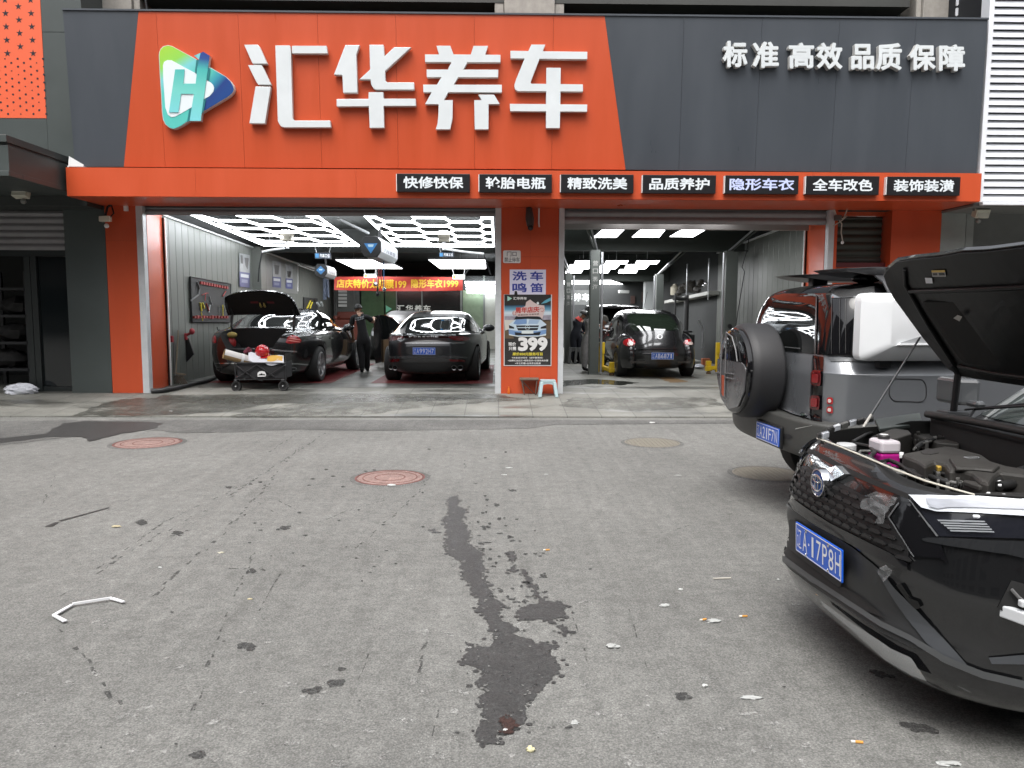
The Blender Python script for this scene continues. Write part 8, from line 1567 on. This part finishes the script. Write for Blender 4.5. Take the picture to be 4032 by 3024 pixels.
o = floor_sheet('rust_floor_stain', [(2590, 1488), (2640, 1486), (2712, 1504), (2640, 1508)], M('rust_floor', (.16, .10, .045), .6), .008, .1, .04, 8, FZ); o['kind'] = 'structure'

# ------------------------------------------------------------------ people
SKIN = M('skin', (.36, .20, .13), .5); HAIR = M('hair_black', (.010, .009, .008), .6, noise=.3, ns=60)
def person(label, J, E, zone, mats, base):
    """J: joint -> (point, radius); E: bones (a, b, zone); one skinned body, coloured by the nearest bone"""
    t = thing('person', label, 'person', base); names = list(J); idx = {n: i for i, n in enumerate(names)}
    me = bpy.data.meshes.new('body'); me.from_pydata([tuple(np.array(J[n][0])-BASE[t.name]) for n in names], [(idx[a], idx[b]) for a, b, z in E], []); o = bpy.data.objects.new('body', me); COL.objects.link(o); o.parent = t; BASE[o.name] = BASE[t.name]
    md = o.modifiers.new('skin', 'SKIN'); md.use_smooth_shade = True; md.branch_smoothing = .3
    for i, n in enumerate(names): v = me.skin_vertices[0].data[i]; r = J[n][1]; v.radius = r if hasattr(r, '__len__') else (r, r); v.use_root = (n == 'pelvis')
    sb = o.modifiers.new('sub', 'SUBSURF'); sb.levels = 2; sb.render_levels = 2
    bpy.context.view_layer.update(); dg = bpy.context.evaluated_depsgraph_get(); m2 = bpy.data.meshes.new_from_object(o.evaluated_get(dg)); o.modifiers.clear(); o.data = m2; bpy.data.meshes.remove(me); m2.name = 'body'
    m2.materials.clear()
    for m_ in mats: m2.materials.append(m_)
    segs = [(np.array(J[a][0])-BASE[t.name], np.array(J[b][0])-BASE[t.name], z) for a, b, z in E]
    for p in m2.polygons:
        c_ = np.array(p.center); best = None
        for a, b, z in segs:
            d = b-a; s = min(1, max(0, (c_-a)@d/(d@d+1e-9))); q = np.linalg.norm(c_-a-d*s)
            if best is None or q < best[0]: best = (q, z)
        p.material_index = best[1]; p.use_smooth = True
    return t
def hand(J, E, nm, wrist, d, side, z):
    """palm, four unequal bent fingers and a thumb leaving the side of the palm"""
    d = np.array(d, float); d /= np.linalg.norm(d); side = np.array(side, float); side -= d*(side@d); side /= np.linalg.norm(side); dn = np.cross(d, side); w_ = np.array(wrist)
    J[nm+'p'] = (w_+d*.055, (.030, .018)); E.append((nm+'w', nm+'p', z))
    for k, (o, L) in enumerate(((-.030, .060), (-.010, .070), (.011, .066), (.030, .052))):
        a = w_+d*.095+side*o; J[nm+'f%d' % k] = (a, .0095); J[nm+'g%d' % k] = (a+d*L*.5+dn*.006, .0085); J[nm+'h%d' % k] = (a+d*L*.85+dn*.024, .0075); E += [(nm+'p', nm+'f%d' % k, z), (nm+'f%d' % k, nm+'g%d' % k, z), (nm+'g%d' % k, nm+'h%d' % k, z)]
    a = w_+d*.035+side*-.040; J[nm+'t0'] = (a, .011); J[nm+'t1'] = (a+d*.03-side*.02, .009); E += [(nm+'p', nm+'t0', z), (nm+'t0', nm+'t1', z)]
def add_head(J, E, top, face, neck, skin=0):
    """egg-shaped head with nose, ears; face = direction it looks"""
    top = np.array(top, float); neck = np.array(neck, float); face = np.array(face, float); face /= np.linalg.norm(face); up = (top-neck)/np.linalg.norm(top-neck); sd = np.cross(face, up)
    c_ = top-up*.105; J['chin'] = (c_-up*.065+face*.030, (.055, .055)); J['head'] = (c_, (.078, .090)); J['crown'] = (top-up*.045, (.068, .075)); J['nose'] = (c_-up*.012+face*.100, .016)
    E += [('neck', 'chin', skin), ('chin', 'head', skin), ('head', 'crown', skin), ('head', 'nose', skin)]
    for s, n in ((1, 'earl'), (-1, 'earr')): J[n] = (c_+sd*s*.088-up*.012, .018); E.append(('head', n, skin))
    return c_, up, face, sd
def face_bits(t, c_, up, face, sd):
    mb = MB()
    for s in (1, -1): mb.sphere(c_+face*.078+sd*s*.031+up*.010, .011, 8)
    mb.build('eyes', M('eye_dark', (.02, .015, .01), .2), t); MB().tube([c_+face*.084+sd*s*.022-up*.052 for s in (-1, -.3, .3, 1)], .006, 6).build('mouth', M('lip', (.26, .10, .08), .5), t)
    mb = MB()
    for s in (1, -1): mb.tube([c_+face*.083+sd*s*.018+up*.028, c_+face*.078+sd*s*.045+up*.026], .005, 5)
    mb.build('eyebrows', HAIR, t)
def hair_cap(t, c_, up, face, sd, mat=HAIR, name='hair', k=1.0, peak=False):
    mb = MB(); mb.sphere((0, 0, 0), (.092*k, .104*k, .108*k), 20, zs=(-.15, 1)); mb.v = [tuple(c_+sd*x+face*(y-.014)+up*(z+.012)) for x, y, z in mb.v]
    if peak: mb.obox(c_+face*.125+up*.035, sd*.07, face*.06, up*.008)
    mb.build(name, mat, t, smooth=60)
BLKS = M('shirt_black', (.010, .010, .011), .85, noise=.2, ns=20); BLKT = M('trousers_black', (.008, .008, .009), .85, noise=.2, ns=20); SHOE = M('shoe_black', (.012, .012, .012), .5)
def std_body(P, rs=1.0):
    J = {'pelvis': (P['pelvis'], (.152*rs, .128*rs)), 'waist': (P['waist'], (.148*rs, .122*rs)), 'chest': (P['chest'], (.165*rs, .125*rs)), 'collar': (P['collar'], (.115*rs, .085*rs)), 'neck': (P['neck'], .056)}
    E = [('pelvis', 'waist', 2), ('waist', 'chest', 1), ('chest', 'collar', 1), ('collar', 'neck', 0)]
    for s in 'lr':
        J[s+'sh'] = (P[s+'sh'], .068*rs); J[s+'el'] = (P[s+'el'], .047*rs); J[s+'w'] = (P[s+'w'], .031); mid = (np.array(P[s+'sh'])*.35+np.array(P[s+'el'])*.65); J[s+'sl'] = (mid, .072*rs)
        E += [('collar', s+'sh', 1), (s+'sh', s+'sl', 1), (s+'sl', s+'el', P.get('sleeve', 0)), (s+'el', s+'w', P.get('sleeve', 0))]
        J[s+'hip'] = (P[s+'hip'], .118*rs); J[s+'kn'] = (P[s+'kn'], .088*rs); J[s+'an'] = (P[s+'an'], .070*rs); J[s+'he'] = (np.array(P[s+'an'])+np.array([0, 0, -.055]), .045); J[s+'to'] = (np.array(P[s+'toe']), (.042, .030))
        E += [('pelvis', s+'hip', 2), (s+'hip', s+'kn', 2), (s+'kn', s+'an', 2), (s+'an', s+'he', 3), (s+'he', s+'to', 3)]
    return J, E
# mechanic in black, back turned, one arm over the open door
Yp = 17.75; pp = lambda x, y, d=0.0: at_y(x, y, Yp+d); FL = FZ
P = dict(pelvis=pp(1432, 1338), waist=pp(1428, 1308), chest=pp(1422, 1272), collar=pp(1418, 1246), neck=pp(1414, 1233), lsh=pp(1389, 1250), rsh=pp(1449, 1249), lel=pp(1383, 1288, .05), lw=pp(1390, 1325, .22), rel=pp(1470, 1268, .12), rw=pp(1471, 1250, .40), lhip=pp(1418, 1350), rhip=pp(1446, 1350), lkn=pp(1424, 1404, .0), rkn=pp(1444, 1402, .12), lan=np.array([*pp(1426, 1450)[:2], FL+.10]), ran=np.array([*pp(1446, 1450, .25)[:2], FL+.10]), ltoe=np.array([*pp(1424, 1450, .17)[:2], FL+.03]), rtoe=np.array([*pp(1450, 1450, .42)[:2], FL+.03]))
J, E = std_body(P, .98); c_, up, fc, sd = add_head(J, E, pp(1406, 1200, .04), (-.55, .8, -.25), P['neck'])
hand(J, E, 'l', P['lw'], (.0, .3, -1), (1, 0, 0), 0); hand(J, E, 'r', P['rw'], (.1, .9, -.1), (1, 0, 0), 0)
t = person('mechanic in black polo and trousers, back turned, leaning on an open car door', J, E, None, [SKIN, BLKS, BLKT, SHOE], np.array([*pp(1434, 1450)[:2], FL])); hair_cap(t, c_, up, fc, sd); face_bits(t, c_, up, fc, sd)
mb = MB(); 
bq = lambda u, v: pp(1397+u*36, 1265-v*14-u*8, -.145+.02*abs(u-.5))
add_text(mb, '汽车美容', lambda u, v: bq(u, .55+v*.45), .01); add_text(mb, '专业养护', lambda u, v: bq(u, v*.4), .01); mb.build('shirt_lettering', M('shirt_print', (.45, .47, .5), .5), t)
# man in navy with a red collar bending at the far lift post
def bender(label, Y, pel, col, nk, top, look, lsh, rsh, lel, rel, lw, rw, kn, an, mats, cap=None, sleeve=1, rs=1.0):
    q = lambda p, d=0.0: at_y(p[0], p[1], Y+d); pe, cl = q(pel), q(col)
    ax_ = np.array([.13, .05, 0]); fl = np.array([an[0], an[1]])
    P = dict(pelvis=pe, waist=pe*.62+cl*.38, chest=pe*.28+cl*.72, collar=cl, neck=q(nk), lsh=q(lsh), rsh=q(rsh, .1), lel=q(lel), rel=q(rel, .15), lw=q(lw), rw=q(rw, .2), lhip=pe-ax_*.8+[0, 0, -.04], rhip=pe+ax_*.8+[0, 0, -.04], sleeve=sleeve)
    a_ = q(an); P['lan'] = np.array([a_[0]-.07, Y, FL+.10]); P['ran'] = np.array([a_[0]+.10, Y+.12, FL+.10]); k_ = q(kn); P['lkn'] = k_-ax_*.5; P['rkn'] = k_+ax_*.7; f_ = np.array([look[0], look[1], 0]); f_ /= np.linalg.norm(f_)
    P['ltoe'] = np.array([*(P['lan'][:2]+f_[:2]*.17), FL+.03]); P['rtoe'] = np.array([*(P['ran'][:2]+f_[:2]*.17), FL+.03])
    J, E = std_body(P, rs); c_, up, fc, sd = add_head(J, E, q(top), look, P['neck']); hand(J, E, 'l', P['lw'], P['lw']-P['lel'], (0, 1, 0), 0); hand(J, E, 'r', P['rw'], P['rw']-P['rel'], (0, 1, 0), 0)
    t = person(label, J, E, None, mats, np.array([a_[0], Y, FL])); hair_cap(t, c_, up, fc, sd, *(cap or (HAIR, 'hair'))); face_bits(t, c_, up, fc, sd); return t, P
NAVY = M('overall_navy', (.012, .014, .022), .8, noise=.2, ns=15); REDC = M('collar_red', (.45, .03, .02), .7)
t, P = bender('man in navy overalls with a red collar beside the far left lift post', 20.9, (2268, 1318), (2278, 1262), (2288, 1250), (2306, 1226), (.8, .2, -.5), (2262, 1268), (2292, 1266), (2272, 1300), (2300, 1300), (2300, 1312), (2312, 1318), (2268, 1368), (2268, 1420), [SKIN, NAVY, NAVY, SHOE])
mb = MB(); mb.lathe(P['collar']*.6+P['neck']*.4, P['neck']-P['collar'], [(.12, -.05), (.105, .0), (.085, .045), (.08, .04)], 18); mb.build('red_collar', REDC, t, smooth=50)
GREYT = M('workwear_grey', (.30, .29, .29), .85, noise=.25, ns=12)
bender('man in pale grey workwear half hidden behind the nearer lift post', 18.3, (2318, 1345), (2325, 1262), (2336, 1248), (2352, 1226), (.9, .3, -.4), (2312, 1268), (2332, 1266), (2316, 1310), (2340, 1310), (2330, 1340), (2350, 1320), (2312, 1395), (2312, 1445), [SKIN, GREYT, GREYT, SHOE])
DREDS = M('jacket_maroon', (.10, .015, .012), .8)
bender('man in a grey cap peering down beside the round black car', 19.4, (2352, 1350), (2362, 1290), (2372, 1278), (2388, 1248), (.75, -.35, -.55), (2350, 1292), (2376, 1296), (2362, 1325), (2384, 1325), (2378, 1345), (2392, 1345), (2358, 1400), (2358, 1440), [M('skin_tan', (.26, .13, .08), .5), DREDS, BLKT, SHOE], (M('cap_grey', (.12, .115, .10), .8), 'cap', 1.06, True))

# ------------------------------------------------------------------ manholes and litter on the street
IRON = M('cover_iron', (.17, .155, .125), .7, noise=.2, ns=14)
PINK = asphalt('cover_pink', (.17, .105, .090), (.36, .25, .225), rough=.8); PINKD = asphalt('cover_red_rim', (.11, .045, .04), (.22, .10, .09))
def manhole(label, px, py, R, pink):
    p = at_z(px, py); t = thing('manhole_cover', label, 'manhole cover', p, 'manhole covers in the street'); o = np.array([p[0], p[1], 0.0])
    MB().lathe(o, (0, 0, 1), [(R*1.16, .0015), (R*1.14, .0035), (R*1.02, .005)], 56).build('surround', ASPH_OLD, t)
    MB().lathe(o, (0, 0, 1), [(R*1.02, .005), (R*1.02, .007), (R*.96, .0075), (R*.955, .003)], 56).build('frame', PINKD if pink else IRON, t); MB().lathe(o, (0, 0, 1), [(R*.945, .003), (R*.94, .0068), (.001, .0068)], 56).build('cover', PINK if pink else IRON, t)
    mb = MB()
    if pink:
        for r in (.80, .45): mb.lathe(o, (0, 0, 1), [(R*r, .0068), (R*r, .009), (R*(r-.03), .009), (R*(r-.03), .0068)], 40)
    else:
        k = int(R*2/.045)
        for i in range(-k, k+1):
            for j in range(-k, k+1):
                x, y = i*.05, j*.05+(.025 if i % 2 else 0)
                if x*x+y*y < (R*.86)**2: mb.obox(o+np.array([x, y, .0075]), (.015, .006, 0), (-.006, .015, 0), (0, 0, .0014))
    mb.build('relief', PINKD if pink else M('cover_lug', (.20, .185, .15), .7), t)
manhole('worn pink manhole cover at the left by the paving', 582, 1745, .38, True); manhole('worn pink manhole cover near the centre of the street', 1536, 1882, .33, True)
manhole('patterned grey manhole cover in front of the right bay', 2568, 1744, .33, False); manhole('patterned grey manhole cover half behind the black SUV nose', 3020, 1866, .33, False)
WP = M('litter_white', (.52, .53, .52), .6); CLR = M('litter_film', (.40, .41, .40), .3); BUTT = M('butt_orange', (.62, .30, .06), .7); BUTW = M('butt_white', (.70, .68, .62), .7)
def scrap(label, px, py, rx, ry, rz, mat, seed, group='scraps of white litter'): p = at_z(px, py); crumple('paper_scrap', p[0], p[1], rz*.8, rx, ry, rz, mat, seed, 14, .6, lab=label, cat='litter', group=group)
rgx = random.Random(77)
SC = [('crumpled clear plastic wrapper beside the cigarette end in the right foreground', 2810, 2448, .055, .03, .012, CLR), ('clear plastic scrap left of the wrapper in the right foreground', 2617, 2388, .04, .025, .012, CLR), ('pointed white plastic scrap on the asphalt below the clear scrap', 2412, 2548, .045, .03, .012, CLR), ('long twisted clear strip in the right foreground', 2960, 2750, .06, .02, .01, CLR), ('small white pebble of paper in the right foreground', 2776, 2703, .018, .012, .01, WP), ('white paper lump on the near edge of the central pink manhole cover', 1543, 1915, .05, .03, .02, WP), ('small white scrap on the asphalt before the right bay', 2568, 1666, .06, .03, .015, WP), ('white smear of paper in the middle of the street', 2005, 1843, .05, .022, .008, WP), ('thin white scrap below the paper smear', 1985, 1870, .04, .01, .006, WP), ('pale yellow lump at the bottom edge of the photo', 2090, 2957, .022, .02, .016, M('lump_yellow', (.62, .58, .36), .6)), ('folded tan leaf on the left asphalt', 458, 2075, .05, .03, .012, M('leaf_tan', (.46, .40, .26), .7)), ('white crumb of paper right of the clear scrap', 2680, 2324, .02, .014, .01, WP), ('tiny white crumb near the black SUV bumper', 3065, 2285, .014, .012, .008, WP), ('clear wrapper at the bottom right corner', 3740, 3010, .06, .02, .01, CLR), ('short white strip in the middle of the street', 2670, 1872, .055, .008, .004, WP), ('thin white stick fragment left of the strip', 2150, 1868, .03, .006, .004, WP), ('cream flake on the left asphalt', 870, 2177, .03, .018, .006, M('flake_cream', (.55, .52, .42), .7)), ('tan crumb beside the long crack on the left', 985, 2360, .02, .012, .006, M('leaf_tan', (0, 0, 0))), ('white speck of paper near the folded leaf', 630, 2235, .018, .008, .005, WP), ('small crumpled foil bit at the bottom of the wet trail', 2265, 2848, .02, .016, .01, CLR), ('white pebble at the end of the wet trail', 1990, 2880, .014, .012, .01, WP), ('two-toned scrap on paving before the sedan', 928, 1592, .03, .02, .012, WP), ('white crumb on the paving before the sedan', 957, 1585, .022, .015, .01, WP), ('white flake at the paving edge', 672, 1620, .04, .015, .008, WP)]
for i, (lab, x, y, a, b, z, mt_) in enumerate(SC): p = at_z(x, y, .0 if y > 1645 else .07); crumple('paper_scrap', p[0], p[1], p[2]+z*.45, a*.62, b*.62, z*.6, mt_, 200+i, 14, .9, lab=lab, cat='litter', group='scraps of litter on the ground')
for i, (lab, x, y, an) in enumerate((('cigarette end beside the clear wrapper in the right foreground', 2765, 2440, .6), ('orange cigarette end above the black SUV lip shadow', 2922, 2426, .1), ('bright cigarette end in the bottom right foreground', 3368, 2920, -.3), ('cigarette end on the asphalt left of the SUV plate', 2148, 2165, .2))):
    p = at_z(x, y, .005); d = np.array([math.cos(an), math.sin(an)*.6, 0]); t = thing('cigarette_end', lab, 'cigarette end', p, 'cigarette ends'); MB().tube([p, p+d*.028], .0055, 8).build('filter', BUTT, t); MB().tube([p-d*.001, p-d*.016], .0052, 8).build('paper', BUTW, t)
tag(MB().tube([at_z(x, y, .006) for x, y in ((2808, 2278), (2878, 2276))], .005, 5).build('thin_stick', M('stick_pale', (.5, .47, .42), .6)), 'thin pale stick lying flat on the asphalt left of the SUV', 'stick')
# bent white strip on the left
st = [at_z(x, y, .012) for x, y in ((256, 2448), (212, 2424), (285, 2382), (440, 2358), (487, 2372))]; mb = MB(); W_ = np.array([.018, .010, 0])
for k, (p, q) in enumerate(zip(st[:-1], st[1:])):
    d = (q-p); L = np.linalg.norm(d); s = np.array([-d[1], d[0], 0])/L*(.011 if k != 2 else .005); h = np.array([0, 0, .006+.006*(k == 2)]); mb.add([p-s, p+s, q+s*.8, q-s*.8, p-s+h, p+s+h, q+s*.8+h, q-s*.8+h], [(3, 2, 1, 0), (4, 5, 6, 7), (0, 1, 5, 4), (1, 2, 6, 5), (2, 3, 7, 6), (3, 0, 4, 7)])
tag(mb.build('plastic_strip', M('strip_white', (.74, .75, .77), .4)), 'bent white plastic trim strip lying on the left asphalt', 'strip')

# ------------------------------------------------------------------ the other side of the street, seen only in reflections
ob = thing('opposite_building', 'plain grey block of flats across the street behind the viewpoint', 'building', (0, -22, 0))
OW = M('opposite_wall', (.16, .155, .15), .7, noise=.15, ns=.6); OG = M('opposite_glass', (.03, .035, .04), .1)
mb = MB(); mb.box(-70, 70, -30, -22, 0, 17); mb.build('wall', OW, ob)
for fl in range(5):
    mb = MB()
    for k in range(-17, 18): mb.box(k*4-1.2, k*4+1.2, -21.99, -21.95, 1.2+fl*3.3, 2.9+fl*3.3)
    mb.build('window_row', OG, ob)
eb = thing('unseen_street_block', 'unseen dark block added to darken reflections from the left', 'building', (-38, -4, 0)); MB().box(-44, -38, -22, 12, 0, 24).build('wall', M('side_wall', (.10, .10, .10), .7, noise=.2, ns=.5), eb)  # blocks at both street ends are unseen, added to keep reflections dark
eb = thing('unseen_street_block', 'unseen dark block added to darken reflections from the right', 'building', (42, -4, 0)); MB().box(42, 48, -22, 12, 0, 18).build('wall', M('side_wall', (0, 0, 0)), eb)
